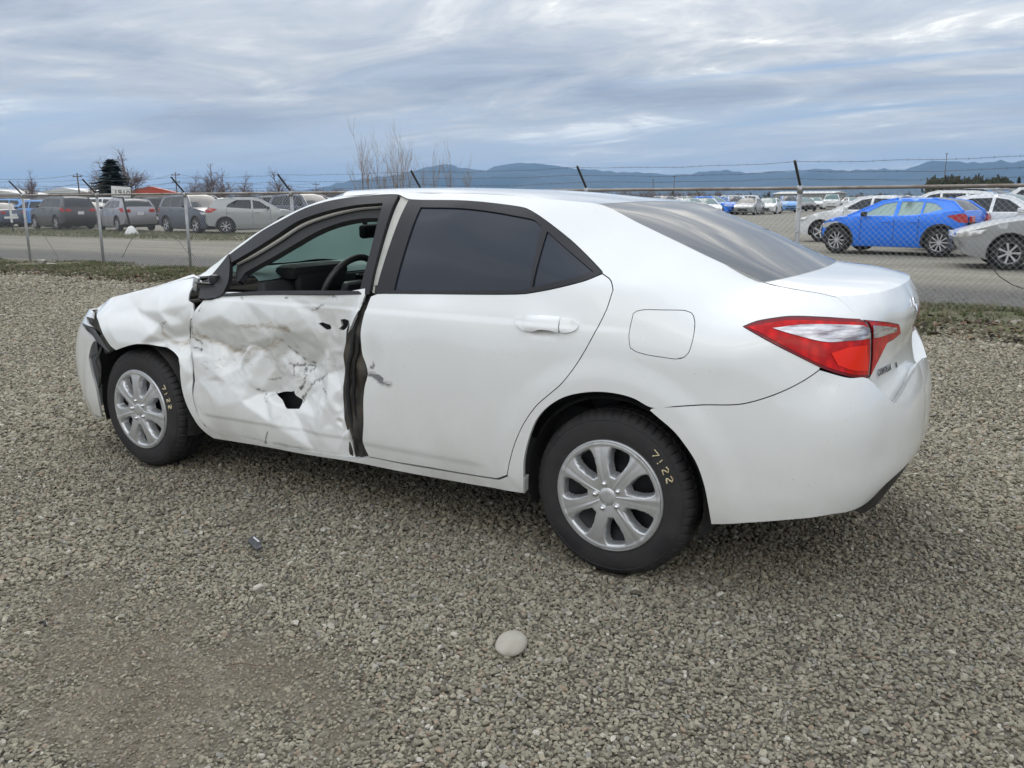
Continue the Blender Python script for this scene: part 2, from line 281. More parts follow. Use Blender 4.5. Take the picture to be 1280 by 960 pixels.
PANELS='''{"D_door":[[-2.1004,0.9487,0.0],[-1.9179,0.9554,0.0],[-1.6216,0.9712,0.0],[-1.3649,0.9833,0.36],[-1.1625,1.0073,-0.96],[-2.2265,0.8523,1.2],[-2.031,0.8541,0.36],[-1.9378,0.8183,1.92],[-1.6374,0.8386,2.16],[-1.4896,0.8642,3.5999999999999996],[-1.4414,0.8957,5.04],[-1.3373,0.9131,2.88],[-1.2356,0.901,2.64],[-2.2599,0.7416,4.2],[-2.133,0.7235,7.199999999999999],[-2.0476,0.7033,9.0],[-1.9839,0.6657,11.4],[-1.8019,0.7066,9.6],[-1.6992,0.7719,4.8],[-1.6529,0.7178,10.2],[-1.5779,0.6708,12.0],[-1.5257,0.6452,12.0],[-1.3832,0.6289,10.799999999999999],[-1.3147,0.6554,9.0],[-2.2398,0.5402,2.4],[-2.0711,0.5562,3.0],[-1.8933,0.5295,4.32],[-1.8248,0.5103,7.199999999999999],[-1.7635,0.4898,11.4],[-2.246,0.4094,1.2],[-2.0601,0.4115,0.0],[-1.918,0.4473,1.44],[-1.8345,0.4868,7.8],[-1.748,0.4605,4.8],[-1.7331,0.3627,1.68],[-1.7822,0.2585,0.24],[-2.1468,0.2791,-0.36],[-1.4755,0.4315,4.8],[-1.3833,0.5045,4.2],[-1.5768,0.4798,10.2],[-1.4403,0.3616,1.44],[-1.2946,0.4728,5.3999999999999995],[-1.2495,0.2625,1.44],[-1.4699,0.2655,0.24],[-1.3095,0.5476,6.6],[-1.6173,0.6042,7.199999999999999],[-1.7293,0.6418,9.0],[-1.4447,0.5591,8.4],[-1.8775,0.7262,6.0],[-1.5613,0.7912,5.3999999999999995],[-1.4083,0.7422,7.199999999999999],[-2.2386,0.6367,3.5999999999999996],[-1.9473,0.6057,6.0],[-1.3483,0.8358,5.04],[-1.3119,0.7702,6.6],[-2.1978,0.8009,2.4],[-1.568,0.5732,10.2],[-1.4028,0.6155,7.199999999999999],[-1.6281,0.4362,7.199999999999999],[-2.0349,0.3017,0.0],[-1.341,0.2717,0.6],[-1.2716,0.42,3.5999999999999996]],"D_fend":[[-3.2041,0.8112,0.0],[-2.8175,0.9149,0.0],[-2.5435,0.9719,0.0],[-2.3491,1.0258,0.575],[-2.6953,0.844,1.7249999999999999],[-2.4531,0.8458,-0.345],[-2.3659,0.8266,2.875],[-2.3075,0.7971,4.0249999999999995],[-2.3049,0.7348,6.8999999999999995],[-2.3841,0.7795,1.38],[-2.4746,0.7835,2.07],[-2.4634,0.6955,4.369999999999999],[-2.3816,0.7215,4.83],[-2.502,0.7312,0.0],[-2.5792,0.6794,-0.345],[-2.7519,0.6693,-0.575],[-2.3259,0.6317,2.3],[-2.2827,0.5726,0.575],[-2.2564,0.539,2.3],[-2.3184,0.449,0.0],[-2.2705,0.3173,0.575],[-2.2485,0.4537,1.15],[-2.1773,0.2236,0.575],[-2.2941,0.6832,5.75],[-2.9074,0.7996,0.0],[-2.9774,0.7619,0.0],[-2.2542,0.8945,3.4499999999999997],[-2.3248,0.6231,0.9199999999999999],[-2.3988,0.8693,0.22999999999999998],[-2.7846,0.6306,-0.22999999999999998]],"S_brown":[[[-2.2601,0.7416],[-2.1826,0.7356],[-2.1178,0.7183],[-2.0481,0.6979],[-1.9838,0.6703],[-1.8608,0.6933],[-1.8018,0.7066],[-1.7018,0.7337]],[[-1.9107,0.8047],[-1.8017,0.8165],[-1.7031,0.8284],[-1.5972,0.8124]],[[-1.7664,0.7104],[-1.7089,0.75],[-1.6743,0.7626]],[[-2.4666,0.7308],[-2.4042,0.6885],[-2.3202,0.7025]],[[-2.338,0.6907],[-2.2601,0.7416]]],"S_dark":[[[-2.2266,0.8523],[-2.2468,0.7975],[-2.2601,0.7416],[-2.2356,0.7267],[-2.2003,0.7024]],[[-2.2174,0.6859],[-2.1912,0.6715],[-2.2547,0.677]],[[-1.4539,0.9093],[-1.4271,0.9252],[-1.39,0.9286]],[[-1.7904,0.5608],[-1.7292,0.5663]],[[-1.8467,0.508],[-1.8148,0.5023],[-1.8053,0.4718]],[[-1.6554,0.7392],[-1.6167,0.7],[-1.5778,0.6708],[-1.5253,0.6503]],[[-1.6538,0.6444],[-1.5256,0.6473]],[[-1.3199,0.9692],[-1.3633,0.9789]],[[-1.9176,0.9408],[-1.9046,0.9396]],[[-1.6152,0.9547],[-1.5994,0.9546]],[[-2.1842,0.8589],[-2.1594,0.8909]],[[-1.7676,0.493],[-1.7986,0.4582]],[[-1.5893,0.4786],[-1.571,0.5119]],[[-1.4439,0.5446],[-1.3957,0.5395]],[[-1.7933,0.2487],[-1.7801,0.3022],[-1.7626,0.3305]],[[-1.5631,0.6047],[-1.5257,0.6452]],[[-2.4539,0.7874],[-2.4142,0.7931],[-2.4062,0.8013]],[[-2.4493,0.7856],[-2.4547,0.7549]],[[-1.6302,0.6409],[-1.6272,0.5925]],[[-1.5719,0.6323],[-1.5803,0.5722],[-1.609,0.5084]],[[-1.4071,0.624],[-1.4968,0.5811],[-1.5685,0.5278]]],"S_light":[[[-2.2024,0.6297],[-2.04,0.6262],[-1.8241,0.6597],[-1.6179,0.6897],[-1.5237,0.6656]],[[-2.1727,0.6003],[-1.9474,0.6057],[-1.7985,0.6563],[-1.6632,0.6974]],[[-1.5778,0.6708],[-1.3985,0.6411],[-1.3296,0.6291]],[[-1.6039,0.7328],[-1.551,0.6532],[-1.6133,0.5502]],[[-1.4422,0.7596],[-1.3363,0.7684],[-1.5443,0.5549]]],"quarter":[[-2.306,1.0164],[-2.2586,1.0589],[-2.126,1.1466],[-1.9332,1.2553],[-1.7102,1.3538],[-1.493,1.4049],[-1.2553,1.4149],[-1.0754,1.413],[-0.9022,1.4094],[-0.7381,1.4045],[-0.5857,1.3967],[-0.4282,1.3845],[-0.2998,1.373],[-0.1795,1.3604],[-0.0007,1.2906],[0.1678,1.2244],[0.3246,1.1602],[0.5024,1.0932],[0.5979,1.0824],[0.6836,1.0766],[0.7382,1.073],[0.821,1.0691],[0.8704,1.0644],[0.8967,1.0597],[0.9223,1.0561],[0.9316,1.0439],[0.942,1.0315],[0.9526,1.0142],[0.9762,0.9859],[0.9762,0.9859],[0.7769,0.9986],[0.595,1.0014],[0.499,0.9831],[0.4599,0.967],[0.5142,0.944],[0.6152,0.899],[0.7399,0.8442],[0.7263,0.8495],[0.7263,0.8421],[0.6537,0.7981],[0.5678,0.7547],[0.4821,0.7226],[0.346,0.7047],[0.2584,0.6909],[0.1737,0.6759],[0.1021,0.7016],[0.011,0.7115],[-0.0838,0.7011],[-0.1826,0.6663],[-0.2739,0.5868],[-0.3174,0.4949],[-0.3412,0.4052],[-0.3465,0.3421],[-0.3552,0.2641],[-0.4227,0.3317],[-0.4071,0.388],[-0.3842,0.458],[-0.3408,0.5484],[-0.2875,0.6234],[-0.1757,0.7263],[-0.1307,0.7856],[-0.0675,0.8972],[-0.0257,1.0023],[-0.0157,1.0637],[-0.0329,1.0937],[-0.0749,1.1165],[-0.0771,1.1218],[-0.2449,1.2276],[-0.3903,1.3042],[-0.4438,1.3281],[-0.4907,1.3449],[-0.6409,1.364],[-0.787,1.3759],[-1.0367,1.3807],[-1.0938,1.3844],[-1.1633,1.4036],[-1.4514,1.3939],[-1.5846,1.3751],[-1.7131,1.341],[-1.8227,1.2932],[-1.9309,1.2442],[-2.0353,1.1806],[-2.1265,1.1278],[-2.2151,1.0232]],"rdoor":[[-1.0871,0.9997],[-0.3717,1.0342],[-0.2294,1.0641],[-0.122,1.095],[-0.0749,1.1165],[-0.0329,1.0937],[-0.0157,1.0637],[-0.0257,1.0023],[-0.0675,0.8972],[-0.1307,0.7856],[-0.1757,0.7263],[-0.2875,0.6234],[-0.3408,0.5484],[-0.3842,0.458],[-0.4071,0.388],[-0.4227,0.3317],[-0.4728,0.3077],[-0.6397,0.2975],[-0.8004,0.2955],[-0.9711,0.2905],[-1.1436,0.2907],[-1.1623,0.3422],[-1.1458,0.4449],[-1.139,0.5417],[-1.1285,0.609],[-1.1131,0.6667],[-1.1208,0.7031],[-1.1361,0.7432],[-1.1419,0.793],[-1.145,0.8381],[-1.1403,0.8831],[-1.1327,0.9276],[-1.127,0.9583],[-1.1205,0.9874]],"rframe":[[-1.0915,1.381],[-1.0367,1.3807],[-0.787,1.3759],[-0.6409,1.364],[-0.4907,1.3449],[-0.4438,1.3281],[-0.3903,1.3042],[-0.2449,1.2276],[-0.0771,1.1218],[-0.0755,1.1178],[-0.1225,1.0963],[-0.2298,1.0655],[-0.3721,1.0359],[-1.0877,1.0016],[-1.0976,1.0056]],"rglass":[[-1.0082,1.3507],[-0.7696,1.3454],[-0.5467,1.3203],[-0.4272,1.2996],[-0.3896,1.2774],[-0.3564,1.0579],[-0.3773,1.0497],[-0.648,1.0326],[-1.0049,1.0169]],"qglass":[[-0.3582,1.26],[-0.2447,1.1951],[-0.1111,1.1222],[-0.2202,1.091],[-0.3494,1.0582]],"fframe":[[-2.131,1.1238],[-2.1265,1.1278],[-2.0353,1.1806],[-1.9309,1.2442],[-1.8227,1.2932],[-1.7131,1.341],[-1.5846,1.3751],[-1.4514,1.3939],[-1.2358,1.4026],[-1.1603,1.4026],[-1.1288,1.001],[-1.1836,1.0065],[-1.1904,1.1976],[-1.2178,1.3613],[-1.2266,1.3699],[-1.4056,1.3584],[-1.5617,1.3304],[-1.7138,1.2846],[-1.8285,1.215],[-1.9472,1.1501],[-2.0835,1.0921]],"fdoor":[[-2.0969,0.944],[-1.9179,0.9554],[-1.6216,0.9712],[-1.3654,0.9842],[-1.2468,0.9931],[-1.1625,1.0073],[-1.1579,0.9899],[-1.1836,0.923],[-1.2144,0.8705],[-1.2412,0.835],[-1.2632,0.7942],[-1.2816,0.7535],[-1.3203,0.6499],[-1.315,0.5844],[-1.3079,0.51],[-1.2951,0.463],[-1.2716,0.42],[-1.2563,0.3433],[-1.2501,0.2603],[-1.4707,0.2632],[-1.7933,0.2487],[-2.1469,0.2791],[-2.1907,0.298],[-2.2214,0.3284],[-2.2448,0.3651],[-2.2498,0.4536],[-2.24,0.5627],[-2.2733,0.6747],[-2.2637,0.7303],[-2.2491,0.7858],[-2.2209,0.8315],[-2.1912,0.8787],[-2.1671,0.9054],[-2.1632,0.9275]],"hole":[[-1.7729,0.4868],[-1.7052,0.505],[-1.6508,0.5136],[-1.6304,0.5208],[-1.615,0.4978],[-1.5926,0.4804],[-1.5941,0.4582],[-1.5975,0.4396],[-1.6281,0.4362],[-1.6634,0.434],[-1.6992,0.4567]],"keyhole":[[-1.3,0.8762],[-1.2723,0.8821],[-1.2477,0.8775],[-1.2422,0.8641],[-1.2595,0.8477],[-1.2864,0.8307],[-1.306,0.8291],[-1.3135,0.8363],[-1.2934,0.8504],[-1.2981,0.8641]],"handlehole":[[-1.4275,0.8518],[-1.4122,0.8574],[-1.3933,0.8521],[-1.3718,0.8477],[-1.3669,0.8346],[-1.3769,0.8239],[-1.3967,0.8243],[-1.4112,0.8367]],"fender":[[-3.2041,0.8112],[-3.1259,0.8558],[-2.8175,0.9149],[-2.5435,0.9719],[-2.4465,0.9984],[-2.3491,1.0258],[-2.3105,1.0121],[-2.2626,0.9948],[-2.3003,0.9786],[-2.2979,0.9488],[-2.2851,0.9085],[-2.2541,0.8945],[-2.2294,0.8417],[-2.2833,0.7929],[-2.3108,0.7239],[-2.283,0.6841],[-2.2498,0.6256],[-2.2549,0.5391],[-2.2567,0.453],[-2.2448,0.3651],[-2.2164,0.3004],[-2.1773,0.2236],[-2.2068,0.2392],[-2.2513,0.2846],[-2.2705,0.3173],[-2.2983,0.3824],[-2.3137,0.4494],[-2.3192,0.5471],[-2.3187,0.5906],[-2.3276,0.6225],[-2.3843,0.6512],[-2.4855,0.6717],[-2.5792,0.6794],[-2.7016,0.6553],[-2.7846,0.6306],[-2.8271,0.6488],[-2.869,0.6876],[-2.9132,0.7287],[-2.9742,0.7677],[-3.0926,0.7945]],"sill":[[-2.2094,0.2869],[-2.1452,0.28],[-1.7915,0.2511],[-1.4713,0.2587],[-1.2409,0.2655],[-1.1449,0.2848],[-0.9723,0.2847],[-0.8019,0.2878],[-0.6406,0.2919],[-0.4655,0.3023],[-0.4235,0.3248],[-0.3452,0.3356],[-0.3552,0.2641],[-0.5695,0.2539],[-0.7283,0.2506],[-0.9807,0.2472],[-1.25,0.2483],[-1.5432,0.2388],[-1.8076,0.236],[-2.1745,0.2254]],"fuel":[[0.076,0.9891],[0.0875,0.9977],[0.1089,1.003],[0.1836,1.0061],[0.257,1.0061],[0.2772,1.0002],[0.2875,0.9906],[0.296,0.9711],[0.2994,0.9476],[0.2977,0.9083],[0.2882,0.8722],[0.2755,0.8585],[0.2527,0.8511],[0.2,0.8524],[0.1445,0.8563],[0.1004,0.8647],[0.0818,0.8742],[0.0731,0.9061],[0.0723,0.9462],[0.0744,0.9704]],"lamp":[[0.4599,0.967],[0.499,0.9831],[0.595,1.0014],[0.7769,0.9986],[0.9762,0.9859],[1.0006,0.9741],[1.0186,0.9492],[1.0259,0.914],[1.0407,0.8444],[1.0288,0.7864],[0.8611,0.8115],[0.7399,0.8442],[0.6152,0.899],[0.5142,0.944]],"lampclear":[[0.5611,0.969],[0.6444,0.9799],[0.8129,0.978],[0.9732,0.9665],[1.0039,0.9558],[1.0135,0.9366],[1.0159,0.9217],[0.8743,0.9255],[0.7455,0.9287],[0.6523,0.9467]],"lampamber":[[0.773,0.8926],[0.869,0.9045],[0.9876,0.9021],[1.0103,0.8133],[0.872,0.8326],[0.8007,0.8538]],"lidlamp":[[0.9863,0.9852],[1.1183,0.969],[1.2537,0.9482],[1.3186,0.9355],[1.3478,0.9162],[1.3767,0.8934],[1.2925,0.8819],[1.2197,0.8766],[1.1812,0.8533],[1.1428,0.8332],[1.0855,0.8053],[1.038,0.785],[1.0502,0.8431],[1.0338,0.9131],[1.0253,0.9486],[1.0064,0.9736]],"lidclear":[[1.0331,0.9636],[1.1506,0.948],[1.2821,0.928],[1.2924,0.9139],[1.1696,0.9138],[1.0365,0.9195]],"fbumper":[[-3.1451,0.7973],[-3.2129,0.7669],[-3.2551,0.7341],[-3.34,0.68],[-3.34,0.64],[-3.34,0.6],[-3.35,0.54],[-3.35,0.48],[-3.34,0.42],[-3.32,0.38],[-3.31,0.32],[-3.29,0.28],[-3.29,0.22],[-3.1318,0.2327],[-3.0358,0.2341],[-3.0145,0.321],[-3.0141,0.4185],[-3.0302,0.4645],[-3.0431,0.5108],[-3.0493,0.5695],[-3.0149,0.6206],[-2.9605,0.6641],[-2.9836,0.6824],[-3.0188,0.6924],[-3.0009,0.7375],[-3.0412,0.7779]],"bpillar":[[-1.1525,1.395],[-1.0915,1.381],[-1.0976,1.0056],[-1.1127,0.9985],[-1.131,1.0009]],"crush":[[-1.1671,0.9957],[-1.1231,0.9995],[-1.1253,0.9802],[-1.1258,0.9496],[-1.1331,0.9101],[-1.1512,0.8556],[-1.1431,0.7929],[-1.1408,0.7474],[-1.1206,0.7077],[-1.1104,0.6726],[-1.1245,0.6329],[-1.1328,0.5803],[-1.1406,0.5034],[-1.1434,0.4452],[-1.1733,0.2788],[-1.2152,0.2742],[-1.2351,0.2951],[-1.2402,0.3726],[-1.2441,0.432],[-1.2515,0.4801],[-1.2599,0.5276],[-1.2503,0.6056],[-1.2432,0.6728],[-1.2272,0.7679],[-1.2188,0.8054],[-1.2086,0.8426],[-1.1939,0.8752],[-1.172,0.9255]],"handle":[[-0.3995,0.9376],[-0.391,0.949],[-0.3268,0.9607],[-0.2246,0.965],[-0.1618,0.9616],[-0.1228,0.9453],[-0.1222,0.9299],[-0.1409,0.9131],[-0.1886,0.9044],[-0.2333,0.914],[-0.2776,0.9141],[-0.3022,0.9036],[-0.3345,0.9012],[-0.3685,0.9097]],"handleL":[[-0.3995,0.9376],[-0.391,0.949],[-0.3268,0.9607],[-0.2246,0.965],[-0.1992,0.9635],[-0.2014,0.9298],[-0.1936,0.9051],[-0.2333,0.914],[-0.2776,0.9141],[-0.3022,0.9036],[-0.3345,0.9012],[-0.3685,0.9097]],"keycap":[[-0.1978,0.9625],[-0.1615,0.9596],[-0.1252,0.9451],[-0.1245,0.9297],[-0.1409,0.9131],[-0.1888,0.9054],[-0.1978,0.93]],"chip":[[-1.0941,0.6763],[-1.0772,0.6677],[-1.0469,0.6707],[-1.0261,0.6591],[-1.0094,0.654],[-0.9885,0.6493],[-0.9936,0.6319],[-1.0188,0.6361],[-1.0446,0.6334],[-1.0523,0.6497],[-1.0779,0.654]],"lidslit1":[[1.3828,0.7886],[1.4,0.7856],[1.4,0.7666],[1.3826,0.7683]],"lidslit2":[[1.24,0.84],[1.24,0.84],[1.24,0.82],[1.24,0.81]],"fglass":[[-2.0807,1.0885],[-1.9446,1.1469],[-1.8259,1.2114],[-1.7114,1.2811],[-1.5593,1.3268],[-1.4029,1.3549],[-1.2264,1.3665],[-1.1904,1.1976],[-1.1841,1.0081],[-1.7635,0.9809],[-2.0331,0.9632]],"band":[[-2.0926,1.0843],[-1.9478,1.1503],[-1.8292,1.215],[-1.7136,1.2846],[-1.5618,1.3302],[-1.4057,1.3585],[-1.2229,1.3704],[-1.2024,1.3047],[-1.3636,1.3008],[-1.5144,1.2717],[-1.6208,1.2313],[-1.7082,1.1853],[-1.835,1.1182],[-1.9703,1.0592],[-1.9996,1.0467],[-2.0281,0.9995],[-2.0701,1.0301]],"strip":[[-2.0774,1.0906],[-1.9402,1.1407],[-1.8208,1.2035],[-1.7051,1.2717],[-1.5541,1.3188],[-1.3983,1.3491],[-1.2199,1.3606],[-1.2172,1.3544],[-1.3931,1.3422],[-1.5486,1.3105],[-1.6988,1.2622],[-1.8135,1.1933],[-1.9333,1.1318],[-2.0639,1.0819]],"mirror":[[-2.2113,1.0197],[-2.1293,1.1314],[-2.0853,1.0846],[-2.0395,1.0062],[-2.0401,0.9556],[-2.0596,0.9402],[-2.0983,0.9312],[-2.1473,0.9255],[-2.1926,0.9271],[-2.216,0.9619],[-2.2229,0.9974]],"deckline":[[0.5024,1.0932],[0.5479,1.0876],[0.5979,1.0824],[0.6836,1.0766],[0.7382,1.073],[0.821,1.0691],[0.8704,1.0644],[0.8967,1.0597],[0.9223,1.0561]],"gedge":[[-0.1795,1.3604],[-0.0007,1.2906],[0.1678,1.2244],[0.3246,1.1602],[0.5024,1.0932]],"rdoor_s1":[[-1.1079,0.8047],[-1.0668,0.7917],[-1.0377,0.7724],[-1.0287,0.7497]],"rdoor_s2":[[-1.1058,0.6693],[-1.0815,0.6624],[-1.0587,0.6517],[-1.0304,0.6398],[-0.9904,0.6347]],"rdoor_s3":[[-1.0795,0.7087],[-1.0822,0.6974],[-1.093,0.6909]],"belt":[[-2.0884,0.9478],[-1.7626,0.9788],[-1.1857,1.0061],[-1.1273,1.003],[-1.1292,0.9951],[-1.7559,0.9637],[-2.0822,0.9391]],"bumperU":[[0.1738,0.6731],[0.2586,0.6882],[0.3461,0.7019],[0.4822,0.7199],[0.568,0.7519],[0.654,0.7952],[0.7275,0.8389],[0.8495,0.8095],[0.9615,0.796],[1.0303,0.7497],[1.0842,0.7164],[1.1316,0.6885]],"bumperL":[[0.3943,0.2888],[0.5034,0.3103],[0.6808,0.342],[0.8153,0.3534],[0.9203,0.35]],"blackU":[[0.9203,0.35],[1.0172,0.3623],[1.1086,0.3983],[1.249,0.4212]]}'''
# ================================================================ hero car
def paint_material():
    m=mat('white_paint',(.80,.81,.80),.32,0,Coat_Weight=1.,Coat_Roughness=.05,Coat_IOR=1.58)
    nt=m.node_tree; b=nt.nodes['Principled BSDF']; tc=N(nt,'ShaderNodeTexCoord')
    n=N(nt,'ShaderNodeTexNoise',i_Scale=2.2,i_Detail=9,i_Roughness=.7); L(nt,tc.outputs['Object'],n.inputs['Vector'])
    sp=N(nt,'ShaderNodeSeparateXYZ'); L(nt,tc.outputs['Object'],sp.inputs[0])
    low=ramp(nt,sp.outputs[2],[(.20,.85),(.34,.34),(.60,.13),(1.0,.05)]).outputs[0]
    f=math_(nt,'MULTIPLY',low,ramp(nt,n.outputs[0],[(.35,.2),(.65,1)]).outputs[0])
    c=mixc(nt,f,(.80,.81,.80),(.42,.39,.33))
    # fine road-dirt specks
    v=N(nt,'ShaderNodeTexVoronoi',i_Scale=42); L(nt,tc.outputs['Object'],v.inputs['Vector'])
    n3=N(nt,'ShaderNodeTexNoise',i_Scale=5,i_Detail=3); L(nt,tc.outputs['Object'],n3.inputs['Vector'])
    spk=math_(nt,'MULTIPLY',ramp(nt,v.outputs['Distance'],[(.05,.55),(.10,0)]).outputs[0],ramp(nt,n3.outputs[0],[(.52,0),(.62,1)]).outputs[0])
    c=mixc(nt,spk,c,(.30,.29,.25))
    # scuffs, scratches and rubbed-in grime carried by the dented panels as attributes
    def at(nm):
        a=N(nt,'ShaderNodeAttribute'); a.attribute_name=nm; return a.outputs['Fac']
    nz=N(nt,'ShaderNodeTexNoise',i_Scale=38,i_Detail=8,i_Roughness=.75); 
    mp=N(nt,'ShaderNodeMapping'); mp.inputs['Scale'].default_value=(.45,1,1.5); L(nt,tc.outputs['Object'],mp.inputs[0]); L(nt,mp.outputs[0],nz.inputs['Vector'])
    def brk(a,lo,hi): return math_(nt,'MULTIPLY',a,ramp(nt,nz.outputs[0],[(lo,0),(hi,1)]).outputs[0],clamp=True)
    c=mixc(nt,brk(at('scuff_brown'),.30,.62),c,(.40,.33,.25))
    c=mixc(nt,brk(at('scuff_light'),.52,.66),c,(.55,.53,.50))
    c=mixc(nt,brk(at('scuff_dark'),.38,.50),c,(.07,.065,.06))
    L(nt,c,b.inputs['Base Color'])
    return m
M_paint=paint_material()
M_gap=mat('panel_edge',(.42,.42,.41),.6)
M_black=dirty(mat('black_trim',(.015,.015,.017),.42,Specular_IOR_Level=.35),(.015,.015,.017),(.08,.075,.07),.3,9,rough=(.35,.6))
M_satin=dirty(mat('black_frame_film',(.013,.013,.016),.35,Specular_IOR_Level=.35),(.013,.013,.016),(.05,.05,.05),.25,5,rough=(.32,.5))
M_rubber=mat('rubber_seal',(.015,.015,.016),.75)
M_dark=mat('dark_inner_metal',(.03,.03,.032),.7)
M_liner=dirty(mat('arch_liner',(.018,.018,.019),.85),(.018,.018,.019),(.09,.08,.07),.5,7,rough=(.8,.9))
M_tint=mat('dark_tinted_glass',(.014,.019,.030),.03,0,Specular_IOR_Level=.45)
def glass_mat(name,tint,gloss=.03):
    m=bpy.data.materials.new(name); m.use_nodes=True; nt=m.node_tree; nt.nodes.clear()
    o=N(nt,'ShaderNodeOutputMaterial'); t=N(nt,'ShaderNodeBsdfTransparent'); t.inputs[0].default_value=(*tint,1)
    g=N(nt,'ShaderNodeBsdfGlossy'); g.inputs['Roughness'].default_value=gloss; g.inputs[0].default_value=(1,1,1,1)
    fr=N(nt,'ShaderNodeFresnel'); fr.inputs[0].default_value=1.5
    mx=N(nt,'ShaderNodeMixShader'); L(nt,fr.outputs[0],mx.inputs[0]); L(nt,t.outputs[0],mx.inputs[1]); L(nt,g.outputs[0],mx.inputs[2]); L(nt,mx.outputs[0],o.inputs[0]); return m
M_green=glass_mat('green_windscreen_glass',(.62,.75,.69))
M_chrome=mat('chrome',(.75,.75,.76),.12,1)
M_letter=mat('badge_metal',(.30,.30,.32),.25,1)
M_dash=dirty(mat('dashboard_vinyl',(.17,.25,.25),.6),(.17,.25,.25),(.2,.22,.2),.2,8,rough=(.55,.7))  # teal cast of daylight through the green windscreen is put into this colour
M_int=dirty(mat('interior_trim',(.035,.036,.038),.75),(.035,.036,.038),(.07,.07,.065),.3,6,rough=(.7,.85))
M_wheelblack=mat('black_steel_wheel',(.010,.010,.012),.5,.2)
def cover_mat():
    m=mat('silver_wheel_cover',(.62,.63,.64),.28,.7); nt=m.node_tree; b=nt.nodes['Principled BSDF']; tc=N(nt,'ShaderNodeTexCoord')
    n=N(nt,'ShaderNodeTexNoise',i_Scale=30,i_Detail=6,i_Roughness=.7); L(nt,tc.outputs['Object'],n.inputs['Vector'])
    f=ramp(nt,n.outputs[0],[(.45,0),(.75,.5)]).outputs[0]; L(nt,mixc(nt,f,(.62,.63,.64),(.36,.34,.31)),b.inputs['Base Color'])
    L(nt,ramp(nt,n.outputs[0],[(.3,.27),(.7,.5)]).outputs[0],b.inputs['Roughness']); return m
M_cover=cover_mat()
def tyre_mat():
    m=mat('tyre_rubber',(.028,.027,.029),.7); nt=m.node_tree; b=nt.nodes['Principled BSDF']; tc=N(nt,'ShaderNodeTexCoord')
    n=N(nt,'ShaderNodeTexNoise',i_Scale=9,i_Detail=8,i_Roughness=.7); L(nt,tc.outputs['Object'],n.inputs['Vector'])
    n2=N(nt,'ShaderNodeTexNoise',i_Scale=70,i_Detail=4); L(nt,tc.outputs['Object'],n2.inputs['Vector'])
    f=ramp(nt,n.outputs[0],[(.40,0),(.72,.55)]).outputs[0]; L(nt,mixc(nt,f,(.017,.016,.018),(.060,.055,.050)),b.inputs['Base Color'])
    L(nt,ramp(nt,n.outputs[0],[(.3,.55),(.7,.9)]).outputs[0],b.inputs['Roughness'])
    bp=N(nt,'ShaderNodeBump',i_Strength=.25,i_Distance=.002); L(nt,n2.outputs[0],bp.inputs['Height']); L(nt,bp.outputs[0],b.inputs['Normal']); return m
M_tyre=tyre_mat()
def red_lens():
    m=mat('red_lens',(.60,.008,.008),.10,0,Specular_IOR_Level=.25)
    nt=m.node_tree; b=nt.nodes['Principled BSDF']; tc=N(nt,'ShaderNodeTexCoord')
    wv=N(nt,'ShaderNodeTexVoronoi',i_Scale=30); mp=N(nt,'ShaderNodeMapping'); mp.inputs['Scale'].default_value=(1,1,.6); L(nt,tc.outputs['Object'],mp.inputs[0]); L(nt,mp.outputs[0],wv.inputs['Vector'])
    L(nt,mixc(nt,ramp(nt,wv.outputs['Distance'],[(.1,.0),(.6,.75)]).outputs[0],(.70,.010,.008),(.33,.004,.006)),b.inputs['Base Color']); return m
M_red=red_lens()
M_redrim=mat('red_lens_edge',(.20,.006,.010),.12,0,Specular_IOR_Level=.4)
M_orange=mat('bright_red_reflector',(.85,.025,.008),.14,.0,Specular_IOR_Level=.25)
def clear_lens():
    m=mat('clear_lens',(.7,.7,.72),.12,.45,Coat_Weight=1.,Coat_Roughness=.02); nt=m.node_tree; b=nt.nodes['Principled BSDF']; tc=N(nt,'ShaderNodeTexCoord')
    mp=N(nt,'ShaderNodeMapping'); mp.inputs['Scale'].default_value=(9,9,60); L(nt,tc.outputs['Object'],mp.inputs[0])
    n=N(nt,'ShaderNodeTexNoise',i_Scale=1.4,i_Detail=3); L(nt,mp.outputs[0],n.inputs['Vector'])
    L(nt,ramp(nt,n.outputs[0],[(.35,(.22,.17,.18)),(.5,(.55,.52,.53)),(.7,(.85,.84,.84))]).outputs[0],b.inputs['Base Color']); return m
M_clear=clear_lens()
PD=json.loads(PANELS)
UC=float(np.interp(0,-BP[BU>.5,1],BU[BU>.5])); UF=float(BU[(BU<-3)][np.abs(BP[BU<-3,1]).argmin()])
def arr(k): return np.array(PD[k],float)[:,:2]
def inside(P,poly):
    x,y=P[:,0],P[:,1]; c=np.zeros(len(P),bool); n=len(poly); j=n-1
    for i in range(n):
        a,b=poly[i],poly[j]
        with np.errstate(divide='ignore',invalid='ignore'):
            t=((a[1]>y)!=(b[1]>y))&(x<(b[0]-a[0])*(y-a[1])/(b[1]-a[1]+1e-15)+a[0])
        c^=t; j=i
    return c
def resamp(poly,step,closed=True):
    p=np.vstack([poly,poly[:1]]) if closed else poly; o=[]
    for a,b in zip(p[:-1],p[1:]):
        n=max(1,int(np.ceil(np.linalg.norm(b-a)/step))); o.extend(a+(b-a)*k/n for k in range(n))
    if not closed: o.append(p[-1])
    return np.array(o)
def clean(p,eps=.0015):
    o=[p[0]]
    for q in p[1:]:
        if np.linalg.norm(q-o[-1])>eps: o.append(q)
    if np.linalg.norm(o[-1]-o[0])<eps: o.pop()
    return np.array(o)
def area(p): return .5*np.sum(p[:,0]*np.roll(p[:,1],-1)-np.roll(p[:,0],-1)*p[:,1])
